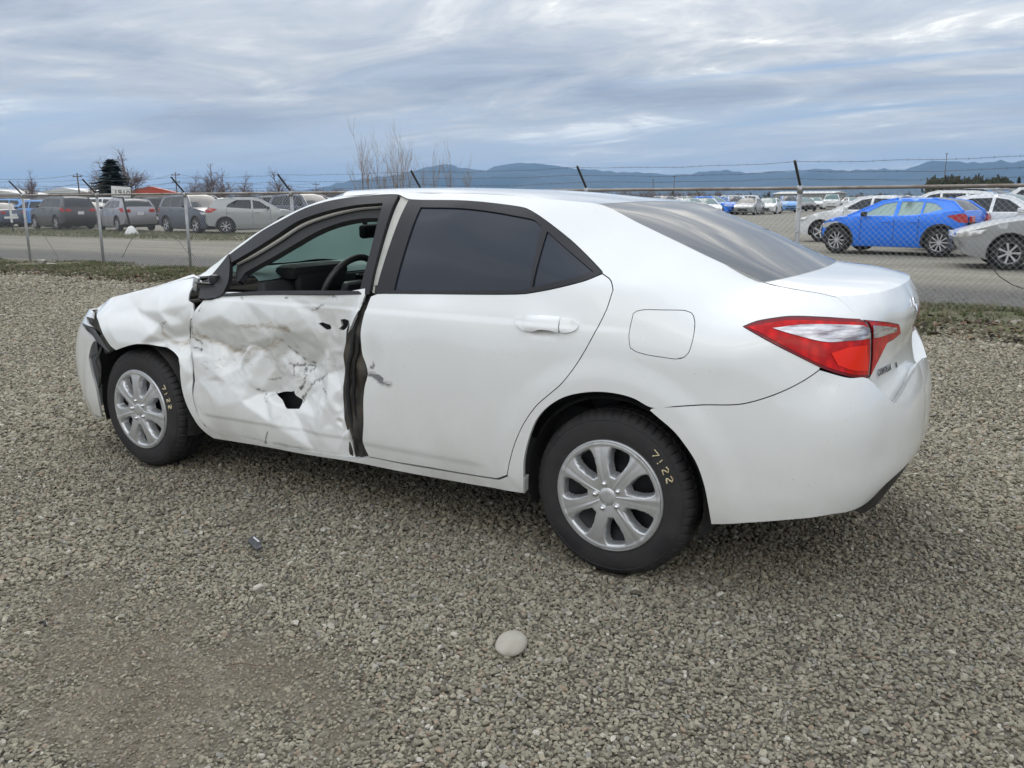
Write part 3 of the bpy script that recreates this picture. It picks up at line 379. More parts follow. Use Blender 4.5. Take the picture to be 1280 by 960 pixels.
def inset(p,d):
    if area(p)<0: p=p[::-1]
    a=p-np.roll(p,1,0); b=np.roll(p,-1,0)-p
    a/=np.linalg.norm(a,axis=1)[:,None]+1e-12; b/=np.linalg.norm(b,axis=1)[:,None]+1e-12
    na=np.stack([-a[:,1],a[:,0]],-1); nb=np.stack([-b[:,1],b[:,0]],-1); n=na+nb; ln=np.linalg.norm(n,axis=1)[:,None]
    n=np.where(ln>.5,n/ln/np.clip(ln/2,.6,1),na); return p+n*d
def spl(p,lim=.62):
    n=len(p); o=[]
    T=[]
    for i in range(n):
        a=p[i]-p[i-1]; b=p[(i+1)%n]-p[i]; la,lb=np.linalg.norm(a)+1e-12,np.linalg.norm(b)+1e-12
        if (a@b)/(la*lb)<math.cos(lim) : T.append(None)
        else: T.append((a/la*lb+b/lb*la)/(la+lb)); 
    for i in range(n):
        a,b=p[i],p[(i+1)%n]; d=np.linalg.norm(b-a); ta,tb=T[i],T[(i+1)%n]; ch=(b-a)
        ta=ch if ta is None else ta/(np.linalg.norm(ta)+1e-12)*min(d,1.3*np.linalg.norm(a-p[i-1])); tb=ch if tb is None else tb/(np.linalg.norm(tb)+1e-12)*min(d,1.3*np.linalg.norm(p[(i+2)%n]-b))
        m=max(1,min(8,int(d/.012)))
        for k in range(m):
            t=k/m; o.append((2*t**3-3*t*t+1)*a+(t**3-2*t*t+t)*ta+(-2*t**3+3*t*t)*b+(t**3-t*t)*tb)
    return np.array(o)
def panel(name,S,outline,m,parent,holes=(),grid=.03,edge=.015,gap=.002,flange=.014,extra=0,disp=None,side=-1,attrs=None,chaik=0,fm=None,back=False):
    p=clean(np.array(outline,float))
    for _ in range(chaik):
        q=np.empty((2*len(p),2)); nx=np.roll(p,-1,0); q[0::2]=.75*p+.25*nx; q[1::2]=.25*p+.75*nx; p=q
    if not chaik: p=spl(p)
    if area(p)<0: p=p[::-1]
    if gap: p=inset(p,gap)
    P=resamp(clean(p),edge); Hs=[resamp(clean(spl(clean(h if area(h)<0 else h[::-1]))),edge*.6) for h in holes]
    lo,hi=P.min(0),P.max(0); gu,gz=np.meshgrid(np.arange(lo[0]+grid/2,hi[0],grid),np.arange(lo[1]+grid/2,hi[1],grid),indexing='ij')
    G=np.stack([gu.ravel(),gz.ravel()],-1); G[:,0]+=(np.round(G[:,1]/grid)%2)*grid*.5
    ok=inside(G,P)
    for h in Hs: ok&=~inside(G,h)
    G=G[ok]
    B=np.vstack([P]+Hs)
    for i in range(0,len(G),4000): 
        pass
    if len(G):
        dmin=np.full(len(G),9.)
        for b in range(0,len(B),200): dmin=np.minimum(dmin,np.sqrt(((G[:,None]-B[None,b:b+200])**2).sum(2)).min(1))
        G=G[dmin>grid*.38]
    pts=np.vstack([B,G]); ed=[]; s=0
    for q in [P]+Hs:
        n=len(q); ed+= [(s+i,s+(i+1)%n) for i in range(n)]; s+=n
    for tr in range(6):
        vs,es,fs,*_=delaunay_2d_cdt([Vector(q) for q in pts],ed,[],0,1e-5 if tr<3 else 1e-4)
        if len(fs)>2: break
        print('cdt retry',name,side,tr); pts[len(B):]+=rng.uniform(-1,1,(len(pts)-len(B),2))*grid*.05; pts[:len(B)]+=rng.uniform(-1,1,(len(B),2))*2e-5
    V=np.array([tuple(v) for v in vs]); Fc=np.array([tuple(f) for f in fs]); C=V[Fc].mean(1)
    k=inside(C,P)
    for h in Hs: k&=~inside(C,h)
    Fc=Fc[k]
    used=np.unique(Fc); rm=-np.ones(len(V),int); rm[used]=np.arange(len(used)); V=V[used]; Fc=rm[Fc]
    ex=extra+(disp(V) if disp is not None else 0)
    X=S.pos(V[:,0],V[:,1],ex)
    a=X[Fc[:,1]]-X[Fc[:,0]]; b=X[Fc[:,2]]-X[Fc[:,0]]; fn=np.cross(a,b)
    nr=S.nrm(V[:,0],V[:,1])
    flip=(fn*nr[Fc[:,0]]).sum(1)<0; Fc[flip]=Fc[flip][:,::-1]; fn[flip]*=-1
    if disp is not None:
        nr=np.zeros_like(X); 
        for i in range(3): np.add.at(nr,Fc[:,i],fn)
        nr/=np.linalg.norm(nr,axis=1)[:,None]+1e-12
    nv=len(X); faces=[tuple(f) for f in Fc]; fmat=[0]*len(faces); verts=list(X); norms=list(nr)
    if flange:
        cnt={}
        for f in Fc:
            for i in range(3):
                e=(f[i],f[(i+1)%3]); cnt[e]=cnt.get(e,0)+1
        bnd=[e for e in cnt if (e[1],e[0]) not in cnt]
        idx={}
        for e in bnd:
            for v in e:
                if v not in idx: idx[v]=len(verts); verts.append(X[v]); verts.append(X[v]-nr[v]*flange); norms.append(nr[v]); norms.append(nr[v])
        for a_,b_ in bnd:
            t=X[b_]-X[a_]; o=np.cross(t,nr[a_]); o/=np.linalg.norm(o)+1e-9
            for v in (a_,b_): norms[idx[v]]=o; norms[idx[v]+1]=o
            faces.append((b_,a_,idx[a_]+1,idx[b_]+1)); fmat.append(1)
            # keep skin normals for shared edge verts by using the duplicate ring
            faces[-1]=(idx[b_],idx[a_],idx[a_]+1,idx[b_]+1)
    verts=np.array(verts); norms=np.array(norms)
    if side>0: verts=verts*[1,-1,1]; norms=norms*[1,-1,1]; faces=[f[::-1] for f in faces]
    o=mesh_obj(name,verts,faces,parent=parent,normals=norms,mats=[m,fm or M_gap],fmat=fmat)
    if attrs:
        for an,fn_ in attrs.items():
            vals=np.zeros(len(verts),np.float32); vals[:nv]=fn_(V)
            at=o.data.attributes.new(an,'FLOAT','POINT'); at.data.foreach_set('value',vals)
    return o
def both(name,fn,parent):
    """build left and right halves and join them into one mesh object"""
    a=fn(-1); b=fn(1)
    me=a.data; bm=bmesh.new(); bm.from_mesh(me); bm2=b.data
    bm.from_mesh(bm2); ob=a
    nl=[tuple(v.vector) for v in me.corner_normals]+[tuple(v.vector) for v in bm2.corner_normals]
    bm.to_mesh(me); bm.free(); me.normals_split_custom_set(nl)
    bpy.data.objects.remove(b,do_unlink=True); return a
# ---- dents: piecewise-planar crumple from traced crease points
def make_tin(key,scale=(1.,1.)):
    D=np.array(PD[key],float); uz=D[:,:2]; d=-D[:,2]*.01
    vs,es,fs,ov,*_=delaunay_2d_cdt([Vector(q) for q in uz],[],[],0,1e-6)
    V=np.array([tuple(v) for v in vs]); dep=np.array([d[o[0]] for o in ov]); T=[tuple(f) for f in fs]
    def ev(Q):
        o=np.zeros(len(Q)); done=np.zeros(len(Q),bool)
        for t in T:
            A,B,C=V[t[0]],V[t[1]],V[t[2]]; M_=np.array([B-A,C-A]).T
            dt=np.linalg.det(M_)
            if abs(dt)<1e-10: continue
            w=(Q-A)@np.linalg.inv(M_).T; k=(w[:,0]>=-1e-6)&(w[:,1]>=-1e-6)&(w.sum(1)<=1+1e-6)&~done
            o[k]=dep[t[0]]+w[k,0]*(dep[t[1]]-dep[t[0]])+w[k,1]*(dep[t[2]]-dep[t[0]]); done|=k
        r=~done
        if r.any():
            dd=((Q[r][:,None]-uz[None])**2).sum(2); j=dd.argsort(1)[:,:3]; w=1/(np.take_along_axis(dd,j,1)+1e-6); o[r]=(d[j]*w).sum(1)/w.sum(1)
        return o
    return ev
def vnoise(Q,s,seed):
    """value noise"""
    r=np.random.default_rng(seed); T=r.uniform(-1,1,(64,64)); q=Q*s; i=np.floor(q).astype(int); f=q-i; f=f*f*(3-2*f)
    g=lambda a,b: T[(i[:,0]+a)%64,(i[:,1]+b)%64]
    return (g(0,0)*(1-f[:,0])+g(1,0)*f[:,0])*(1-f[:,1])+(g(0,1)*(1-f[:,0])+g(1,1)*f[:,0])*f[:,1]
_ft={}
def facets(Q):
    # foil-like crumple: random triangulated heights, linear inside each facet
    if not _ft:
        r=np.random.default_rng(5); n=170; p=np.stack([r.uniform(-3.2,-1.0,n),r.uniform(.2,1.1,n)],-1); _ft['h']=r.uniform(-1,1,n)
        vs,es,fs,ov,*_=delaunay_2d_cdt([Vector(q) for q in p],[],[],0,1e-6); _ft['p']=np.array([tuple(v) for v in vs]); _ft['hh']=np.array([_ft['h'][o[0]] for o in ov]); _ft['t']=[tuple(f) for f in fs]
    o=np.zeros(len(Q)); V=_ft['p']; H=_ft['hh']
    for t in _ft['t']:
        A,B,C=V[t[0]],V[t[1]],V[t[2]]; M_=np.array([B-A,C-A]).T
        if abs(np.linalg.det(M_))<1e-9: continue
        w=(Q-A)@np.linalg.inv(M_).T; k=(w[:,0]>=0)&(w[:,1]>=0)&(w.sum(1)<=1)
        o[k]=H[t[0]]+w[k,0]*(H[t[1]]-H[t[0]])+w[k,1]*(H[t[2]]-H[t[0]])
    return o
def crumple(key,fine=.0065):
    ev=make_tin(key)
    def f(Q):
        o=np.zeros(len(Q)); k=0
        for dx in (-.010,-.005,0,.005,.010):
            for dz in (-.010,-.005,0,.005,.010):
                w=math.exp(-(dx*dx+dz*dz)/(2*.0055**2)); o+=w*ev(Q+[dx,dz]); k+=w
        o/=k; amt=np.clip(-o/.05,0,1)
        warp=Q+np.stack([vnoise(Q,9,3),vnoise(Q,9,4)],-1)*.04
        rid=(1-np.abs(vnoise(warp,14,5))*2.2)*.6+(1-np.abs(vnoise(warp@np.array([[.8,.6],[-.6,.8]]),31,6))*2)*.3
        fold=facets(Q)
        return o+amt*(fine*.55*rid+.013*fold)+vnoise(Q,7,8)*.0012
    return f
def scratch(key,wd):
    Ls=[np.array(l,float) for l in PD[key]]
    def f(Q):
        o=np.zeros(len(Q)); Qw=Q+np.stack([vnoise(Q,30,11),vnoise(Q,30,12)],-1)*.009+np.stack([vnoise(Q,95,13),vnoise(Q,95,14)],-1)*.005
        for l in Ls:
            for a,b in zip(l[:-1],l[1:]):
                t=np.clip(((Qw-a)@(b-a))/max((b-a)@(b-a),1e-9),0,1); d=np.linalg.norm(Qw-(a+t[:,None]*(b-a)),axis=1)
                o=np.maximum(o,np.clip(1.25*(1-d/wd),0,1))
        return o
    return f
def poly_d(Q,Ls,wd):
    o=np.zeros(len(Q)); Qw=Q+np.stack([vnoise(Q,60,21),vnoise(Q,60,22)],-1)*.006
    for l in Ls:
        for a,b in zip(l[:-1],l[1:]):
            t=np.clip(((Qw-a)@(b-a))/max((b-a)@(b-a),1e-9),0,1); o=np.maximum(o,np.clip(1.25*(1-np.linalg.norm(Qw-(a+t[:,None]*(b-a)),axis=1)/wd),0,1))
    return o
SC={'scuff_brown':scratch('S_brown',.017),'scuff_dark':scratch('S_dark',.0055),'scuff_light':scratch('S_light',.030)}

def make_wheel(car,x,side=-1,chalk=True):
    yo=-.862 if side<0 else .862; s=side       # outer face plane
    Y=lambda d: yo-s*d                          # d metres inboard of the outer face
    wh=empty('wheel',(x,Y(.1),.3155)); wh.parent=car
    # tyre
    prof=[(.205,.012),(.212,.004),(.225,.001),(.250,.000),(.272,.0035),(.288,.009),(.300,.017),(.309,.027),(.3135,.040),
          (.3150,.052),(.3155,.060),(.3155,.0605),(.3080,.0612),(.3080,.0668),(.3155,.0675),(.3160,.085),(.3160,.0985),(.3080,.099),(.3080,.106),(.3160,.1065),
          (.3160,.120),(.3155,.1375),(.3080,.138),(.3080,.1438),(.3155,.1445),(.3150,.155),(.3125,.168),(.306,.182),(.295,.193),(.275,.201),(.25,.205),(.22,.2),(.205,.19)]
    n=336; V=[];Fc=[]; m=len(prof)
    for k in range(n):
        t=2*PI*k/n
        for j,(r,d) in enumerate(prof):
            ph=k%6
            if 6<=j<=10 or 24<=j<=27: 
                if ph in(0,): r-=.0062*(1 if j in(8,9,24,25,26) else .8)
            if 14<=j<=16 or 19<=j<=21:
                if k%5==0: r-=.0035
            if r>.29 and abs(d)>.0: pass
            zf=r*math.sin(t)
            if zf<-.309: zf=-.309+(zf+.309)*.35
            V.append((x+r*math.cos(t)*(1),Y(d),.3155+zf))
    for k in range(n):
        for j in range(m-1):
            a=k*m+j; q=(a,a+1,((k+1)%n)*m+j+1,((k+1)%n)*m+j); Fc.append(q if s<0 else q[::-1])
    loc=np.array([x,Y(.1),.3155])
    ty=mesh_obj('tyre',np.array(V)-loc,Fc,M_tyre,wh)
    bm=bmesh.new(); bm.from_mesh(ty.data); bmesh.ops.recalc_face_normals(bm,faces=bm.faces)
    for e in bm.edges:
        if len(e.link_faces)==2 and e.calc_face_angle(0)>.55: e.smooth=False
    bm.to_mesh(ty.data); bm.free()
    # sidewall rings
    b=MB()
    for r0 in (.2365,.284): b.lathe([(r0-.0016,.0008),(r0-.0008,-.0006),(r0+.0008,-.0006),(r0+.0016,.0008)],(0,0,0),96)
    V2=[(v[0],Y(0.0)+s*(-v[1])*1-loc[1]+s*(-.0008 if abs(math.hypot(v[0],v[2])-.2365)<.003 else -.006),v[2]) for v in b.v]
    mesh_obj('sidewall_ring',V2,b.f,M_tyre,wh)
    # steel wheel behind the cover
    b=MB(); b.lathe([(.0,.060),(.05,.055),(.09,.062),(.13,.070),(.165,.055),(.185,.045),(.195,.03),(.203,.018),(.208,.010)],(0,0,0),48)
    st=mesh_obj('steel_wheel',[(v[0],Y(v[1])-loc[1],v[2]) for v in b.v],b.f,M_wheelblack,wh)
    # seven-spoke wheel cover
    nt_,nr_=7*48,44; R=np.linspace(.034,.2045,nr_); V=[];Fc=[]; off0=1.314 if x>-1 else 1.14
    def hgt(r,a):  # a angle inside one spoke period -pi/7..pi/7 (0 = spoke centre)
        half=PI/7; hw=np.interp(r,[.05,.09,.12,.15,.17,.19],[.80,.60,.42,.40,.45,.56]); ww=abs(a)/half
        top=.016-.010*((r-.10)/.10)**2+.002*(a>0)*np.clip(1-abs(ww-.25)/.2,0,1)
        win=np.clip((ww-hw)/.085,0,1)*np.clip((r-.080)/.008,0,1)*np.clip((.187-r)/.007,0,1)
        win=win*win*(3-2*win); ridge=.0009*np.clip(1-abs(ww-.12)/.30,0,1)*np.clip((r-.06)/.03,0,1)
        rim=.0035*np.clip((r-.190)/.006,0,1)
        return top*(1-win)+rim+ridge*(1-win)-.030*win, win
    open_=np.zeros((nt_,nr_),bool)
    for k in range(nt_):
        t=2*PI*k/nt_; a=((t*7/(2*PI))%1-.5)*2*PI/7
        for j,r in enumerate(R):
            h,wn=hgt(r,a); open_[k,j]=wn>.93
            V.append((r*math.cos(t+off0),Y(.004-h)-loc[1],r*math.sin(t+off0)))
    for k in range(nt_):
        for j in range(nr_-1):
            k2=(k+1)%nt_
            if open_[k,j] and open_[k2,j] and open_[k,j+1] and open_[k2,j+1]: continue
            q=(k*nr_+j,k*nr_+j+1,k2*nr_+j+1,k2*nr_+j); Fc.append(q if s<0 else q[::-1])
    cv=mesh_obj('wheel_cover',V,Fc,M_cover,wh)
    b=MB(); b.lathe([(0,.0165),(.018,.0165),(.027,.0155),(.030,.0135),(.0335,.0125),(.0365,.008)],(0,0,0),32)
    b.lathe([(.2035,.004),(.2045,.0075),(.2075,.008),(.2105,.006),(.212,.0)],(0,0,0),96)
    mesh_obj('wheel_cover_ring',[(v[0],Y(.004-v[1])-loc[1],v[2]) for v in b.v],b.f,M_cover,wh)
    for k in range(5):
        t=2*PI*k/5+1.83; b=MB()
        b.lathe([(.0,.0235),(.0055,.0228),(.0085,.0195),(.0098,.0150),(.0102,.008)],(0,0,0),12); b.lathe([(.009,.0115),(.0115,.013),(.013,.0115),(.0135,.008)],(0,0,0),16)
        mesh_obj('lug_nut',[(v[0]+.0495*math.cos(t),Y(.004-v[1])-loc[1]+s*.001,v[2]+.0495*math.sin(t)) for v in b.v],b.f,M_chrome,wh)
    # brake disc & hub
    b=MB(); b.lathe([(.0,.0),(.12,0),(.12,.02),(0,.02)],(0,0,0),32)
    mesh_obj('brake_drum',[(v[0],Y(.11+v[1])-loc[1],v[2]) for v in b.v],b.f,M_dark,wh)
    if chalk:
        G={'7':[[(0,1),(.6,1),(.25,.15)]],'1':[[(.2,.95),(.25,.45)],[(.22,.2),(.25,.05)]],'2':[[(0,.85),(.3,1),(.5,.75),(.15,.35),(.1,.15),(.55,.05)]]}
        b=MB(); A0=.86 if x>-1 else .62
        for i,ch in enumerate('7122'):
            for st_ in G[ch]:
                pts=[]
                for (gx,gy) in st_:
                    an=A0-(i*.135+gx*.16); rr=.240+.028*gy+.0015*math.sin(7*an+i)
                    pts.append((rr*math.cos(an),Y(-.0012)-loc[1],rr*math.sin(an)))
                q=[]
                for a_,b_ in zip(pts[:-1],pts[1:]):
                    for k in range(4): q.append(tuple(a_[i2]+(b_[i2]-a_[i2])*k/4 for i2 in range(3)))
                q.append(pts[-1])
                b.tube(q,[.0016+.0016*random.random() for _ in q],5)
        b.build('chalk_marking',M_chalk,wh,smooth=True)
    return wh
M_chalk=dirty(mat('yellow_chalk',(.78,.70,.46),.9),(.78,.70,.46),(.35,.2,.08),.9,60,rough=(.85,.95))

car=empty('sedan',(-1.35,0,0)); car.location=(0,0,0)
tag(car,'white four-door sedan with crushed front door and missing headlight in the foreground','sedan')
B_,Mm=BODY,BUMP
# seam continues onto the right-hand side, undamaged
Q=arr('quarter'); fuel=arr('fuel')
for side in (-1,1):
    dam=side<0
    panel('rear_quarter_panel',B_,Q,M_paint,car,side=side,gap=.0015,holes=[inset(fuel,-.0015)] if dam else [],grid=.016 if dam else .035)
    if dam: panel('fuel_door',B_,fuel,M_paint,car,side=side,gap=.001,grid=.02,edge=.006)
    rd=panel('rear_door',B_,arr('rdoor'),M_paint,car,side=side,gap=.0022,grid=.011 if dam else .03,disp=(lambda V:-.011*np.exp(-(((V[:,0]-arr('handle')[:,0].mean()+.012)/.055)**4+((V[:,1]-arr('handle')[:,1].mean()+.014)/.026)**4))-.012*np.exp(-(((V[:,0]+1.09)/.05)**2+((V[:,1]-.72)/.10)**2)) ),attrs=({'scuff_dark':lambda V:np.maximum(poly_d(V,[arr('rdoor_s2')],.016),poly_d(V,[arr('rdoor_s3')],.009)),'scuff_light':lambda V:poly_d(V,[arr('rdoor_s1')],.012)} if dam else None))
    if dam: tag(rd,'rear door, straight but chipped at its front edge')
    rf=arr('rframe'); g1=arr('rglass'); g2=arr('qglass')
    panel('rear_door_frame',B_,rf,M_satin,car,side=side,gap=.0,holes=[g1,g2],grid=.03,extra=.002,flange=.008,fm=M_rubber)
    panel('rear_door_window',B_,g1,M_tint,car,side=side,gap=-.004,grid=.03,extra=-.006,flange=0)
    panel('quarter_window',B_,g2,M_tint,car,side=side,gap=-.004,grid=.03,extra=-.006,flange=0)
    # chrome-less black belt mouldings
    fd=arr('fdoor')
    if dam:
        kh=[arr('hole'),arr('keyhole'),arr('handlehole')]
        o=panel('front_door',B_,fd,M_paint,car,side=side,gap=-.009,extra=-.003,holes=kh,grid=.0075,edge=.007,disp=crumple('D_door'),attrs=SC,flange=.010)
        tag(o,'crushed front door, torn through and missing its handle')
        o=panel('front_fender',B_,arr('fender'),M_paint,car,side=side,gap=.001,grid=.0085,edge=.008,disp=crumple('D_fend',.0038),attrs=SC,flange=.010)
        tag(o,'dented front fender creased against the door')
    else:
        panel('front_door',B_,fd,M_paint,car,side=side,gap=.0015,grid=.04)
        panel('front_fender',B_,arr('fender'),M_paint,car,side=side,gap=.001,grid=.04)
    panel('front_door_frame',B_,arr('fframe'),M_satin,car,side=side,gap=.0,grid=.03,extra=.004,flange=.02,fm=M_rubber)
    panel('rocker_panel',B_,arr('sill'),M_paint,car,side=side,gap=.0,grid=.03,flange=.03,extra=-.004)
    panel('belt_moulding',B_,arr('belt'),M_black,car,side=side,gap=0,grid=.03,extra=.005,flange=.012,fm=M_black)
    lm=panel('tail_light',B_,arr('lamp'),M_redrim,car,side=side,gap=.0012,grid=.02,edge=.008,extra=.002,fm=M_black)
    lp=arr('lamp'); 
    def sub(poly,keep): return poly
    red=inset(lp if area(lp)>0 else lp[::-1],.010)
    panel('red_lens',B_,red,M_red,lm,side=side,gap=0,grid=.02,edge=.01,extra=.0045,flange=.003,fm=M_redrim)
    panel('clear_lens',B_,arr('lampclear'),M_clear,lm,side=side,gap=0,grid=.02,edge=.01,extra=.007,flange=.003,fm=M_redrim)
    panel('lamp_reflector',B_,arr('lampamber'),M_orange,lm,side=side,gap=0,grid=.02,edge=.01,extra=.0062,flange=.002,fm=M_redrim)
    lm=panel('lid_tail_light',B_,arr('lidlamp'),M_redrim,car,side=side,gap=.001,grid=.02,edge=.008,extra=.004,fm=M_black)
    ll=arr('lidlamp'); ll=ll if area(ll)>0 else ll[::-1]
    panel('red_lens',B_,inset(ll,.006),M_red,lm,side=side,gap=0,grid=.02,edge=.01,extra=.0065,flange=.002,fm=M_redrim)
    panel('clear_lens',B_,arr('lidclear'),M_clear,lm,side=side,gap=0,grid=.02,edge=.01,extra=.009,flange=.003,fm=M_redrim)
    # door handle
    if dam:
        hc=arr('handle').mean(0)
        dm=lambda V:.008+.011*np.clip(1-np.abs((V[:,0]-hc[0])/.100)**2.5,0,1)**.6*np.clip(1-np.abs((V[:,1]-hc[1]-.002)/.030)**2.2,0,1)**.5
        hd=panel('door_handle',B_,arr('handleL'),M_paint,car,side=side,gap=.0006,grid=.007,edge=.005,chaik=2,flange=.016,disp=dm,fm=M_paint)
        panel('handle_key_cap',B_,arr('keycap'),M_paint,hd,side=side,gap=.0009,grid=.007,edge=.005,chaik=2,flange=.016,disp=dm,fm=M_paint)
# bumpers
def ztop(u): return np.interp(u,[1.13,1.20,1.28,1.40,1.63],[.690,.700,.718,.738,.752])
def rear_bumper(side):
    U=arr('bumperU'); Lw=arr('bumperL'); bU=arr('blackU')
    zt=.735
    top=[(u,ztop(u)) for u in np.linspace(U[-1][0]+.04,UC,12)]
    arch=[tuple(q) for q in arr('quarter')]
    A=np.array([invq for invq in RARCH if True])
    bl=[(1.33,.43),(1.48,.432),(UC,.432)]
    poly=[tuple(q) for q in U]+top+bl[::-1]+[tuple(q) for q in bU[::-1]]+[tuple(q) for q in Lw[::-1][1:]]+[tuple(q) for q in A[::-1]]
    return panel('rear_bumper',Mm,np.array(poly),M_paint,car,side=side,gap=-.0003,grid=.018 if side<0 else .035)
_q=arr('quarter')
# lower part of the rear arch edge (behind the wheel) belongs to the bumper cover
RARCH=np.array([(.167,.667),(.20,.644),(.256,.604),(.305,.550),(.333,.511),(.352,.470),(.3675,.424),(.383,.355)])
rb=both('rear_bumper',rear_bumper,car)
def valance(side):
    bU=arr('blackU'); bl=[(1.33,.43),(1.48,.432),(UC,.432)]
    low=[(UC,.27),(1.25,.27),(1.05,.30),(.92,.36)]
    return panel('bumper_valance',Mm,np.array([tuple(q) for q in bU]+bl+low),M_black,car,side=side,gap=0,grid=.04,extra=-.008,fm=M_black,flange=.04)
both('bumper_valance',valance,car)
def front_bumper(side):
    fb=arr('fbumper'); k=len(fb)
    right=[(u,z) for u,z in fb if u>-3.26]
    right=sorted(right,key=lambda q:-q[1])
    poly=right+[(-3.10,.21),(-3.4,.20),(UF,.20),(UF,.76),(-3.7,.77),(-3.4,.79),(-3.22,.80)]
    return panel('front_bumper',B_,np.array(poly),M_paint,car,side=side,gap=0,grid=.03,extra=.018 if side<0 else 0,flange=.012)
fbz=front_bumper
# ---- trunk lid back face + deck (one part), from the lid surface up over the lip
LT=1.056
def lid_back(side):
    u0=arr('quarter'); 
    px1,px2=(.9447,LT),(.975,.99)
    ll=arr('lidlamp'); ll=ll if area(ll)>0 else ll[::-1]
    poly=[(.922,LT)]+[(u,LT) for u in np.linspace(.96,UC,14)]+[(u,float(np.interp(u,[1.28,1.4,1.63],[.650,.672,.70]))) for u in np.linspace(UC,1.32,8)]+[(1.275,.652),(1.22,.686),(1.151,.725),(1.045,.783),(1.03,.80),(1.006,.970),(.976,.984),(.953,1.012),(.942,1.030),(.932,1.042)]
    return panel('trunk_lid',B_,np.array(poly),M_paint,car,side=side,gap=.0,grid=.035,holes=[])
def curve3(L_,n):
    L_=np.array(L_,float); d=np.concatenate([[0],np.cumsum(np.linalg.norm(np.diff(L_,axis=0),axis=1))]); s=np.linspace(0,d[-1],n)
    # catmull resample
    C=catmull(L_,12) if len(L_)>2 else L_; d=np.concatenate([[0],np.cumsum(np.linalg.norm(np.diff(C,axis=0),axis=1))]); s=np.linspace(0,d[-1],n)
    return np.stack([np.interp(s,d,C[:,i]) for i in range(3)],-1)
def top_patch(name,Lc,Cc,Fr,Re,m,parent,ns=22,nt2=16,p=2.2,flange=.012,edges=True,below=None):
    """Coons patch over a half width, mirrored: Lc left edge, Cc centre line, Fr/Re front/rear edges from left to centre (all x,w,z)"""
    A=curve3(Lc,ns); C=curve3(Cc,ns); Fq=curve3(Fr,nt2); R=curve3(Re,nt2)
    A[0]=Fq[0]; A[-1]=R[0]; C[0]=Fq[-1]; C[-1]=R[-1]
    t=np.linspace(0,1,nt2); s=np.linspace(0,1,ns); bt=1-(1-t)**p
    B=np.stack([bt,t,bt],-1)      # per component blend
    G=np.empty((ns,nt2,3))
    for i in range(ns):
        lin=(1-B)*A[i]+B*C[i]
        f=Fq-((1-B)*Fq[0]+B*Fq[-1]); r=R-((1-B)*R[0]+B*R[-1])
        G[i]=lin+(1-s[i])*f+s[i]*r
    G[:,-1,1]=0
    full=np.concatenate([G*[1,-1,1],(G*[1,1,1])[:,-2::-1]],1)   # left(-w) -> centre -> right
    V=full.reshape(-1,3); nc=full.shape[1]
    Fc=[(i*nc+j,i*nc+j+1,(i+1)*nc+j+1,(i+1)*nc+j) for i in range(ns-1) for j in range(nc-1)]
    a=V[Fc[0][1]]-V[Fc[0][0]]; b=V[Fc[0][3]]-V[Fc[0][0]]
    if np.cross(a,b)[2]<0: Fc=[f[::-1] for f in Fc]
    V=list(V); fm=[0]*len(Fc)
    if flange:
        ring=[j for j in range(nc)]+[i*nc+nc-1 for i in range(1,ns)]+[(ns-1)*nc+j for j in range(nc-2,-1,-1)]+[i*nc for i in range(ns-2,0,-1)]
        base_=len(V); V+= [np.array(V[i]) for i in ring]; V+=[np.array(V[i])-[0,0,flange] for i in ring]; n=len(ring)
        for k in range(n): Fc.append((base_+k,base_+n+k,base_+n+(k+1)%n,base_+(k+1)%n)); fm.append(1)
    o=mesh_obj(name,V,Fc,parent=parent,mats=[m,M_gap],fmat=fm); return o,G
def wz(u,z): 
    q=B_.pos(np.array([u]),np.array([z]))[0]; return (q[0],-q[1],q[2])
GE=[wz(u,z) for u,z in arr('gedge')]
DK=[wz(u,z) for u,z in arr('deckline')]; DK[-1]=wz(.922,LT)
lip=[wz(u,LT) for u in np.linspace(.922,UC,12)]; lip[-1]=(lip[-1][0],0,LT)
bl_=[wz(*arr('deckline')[0]),(.487,.45,1.0965),(.505,.2,1.097),(.510,0,1.097)]
top_patch('trunk_lid_top',DK,[(.510,0,1.097),(.61,0,1.090),(.70,0,1.081),(.775,0,1.070),lip[-1]],bl_,lip,M_paint,car,ns=24,nt2=14,p=2.4,flange=0)
rh=[GE[0],(-.20,.40,1.362),(-.21,.2,1.366),(-.215,0,1.367)]
top_patch('rear_window',GE,[(-.215,0,1.367),(-.10,0,1.336),(.10,0,1.265),(.38,0,1.149),(.510,0,1.099)],rh,[(a,b,c+.002) for a,b,c in bl_],M_rearglass if 'M_rearglass' in globals() else M_tint,car,p=2.3)
SEAM=[tuple(q) for q in arr('quarter')]
se=[wz(u,z) for u,z in [(-2.24,1.070),(-2.115,1.152),(-1.93,1.258),(-1.71,1.352),(-1.50,1.400),(-1.265,1.412),(-1.085,1.412),(-.913,1.409),(-.749,1.405),(-.60,1.397),(-.44,1.381),(-.292,1.370),(-.185,1.36)]]
hd_=[se[4],(-1.60,.40,1.425),(-1.66,.2,1.432),(-1.68,0,1.433)]
rf_,_g=top_patch('roof',se[4:],[(-1.68,0,1.433),(-1.4,0,1.4385),(-1.1,0,1.437),(-.75,0,1.423),(-.5,0,1.402),(-.215,0,1.369)],hd_,[(a,b,c+.001) for a,b,c in rh],M_paint,car,p=2.6)
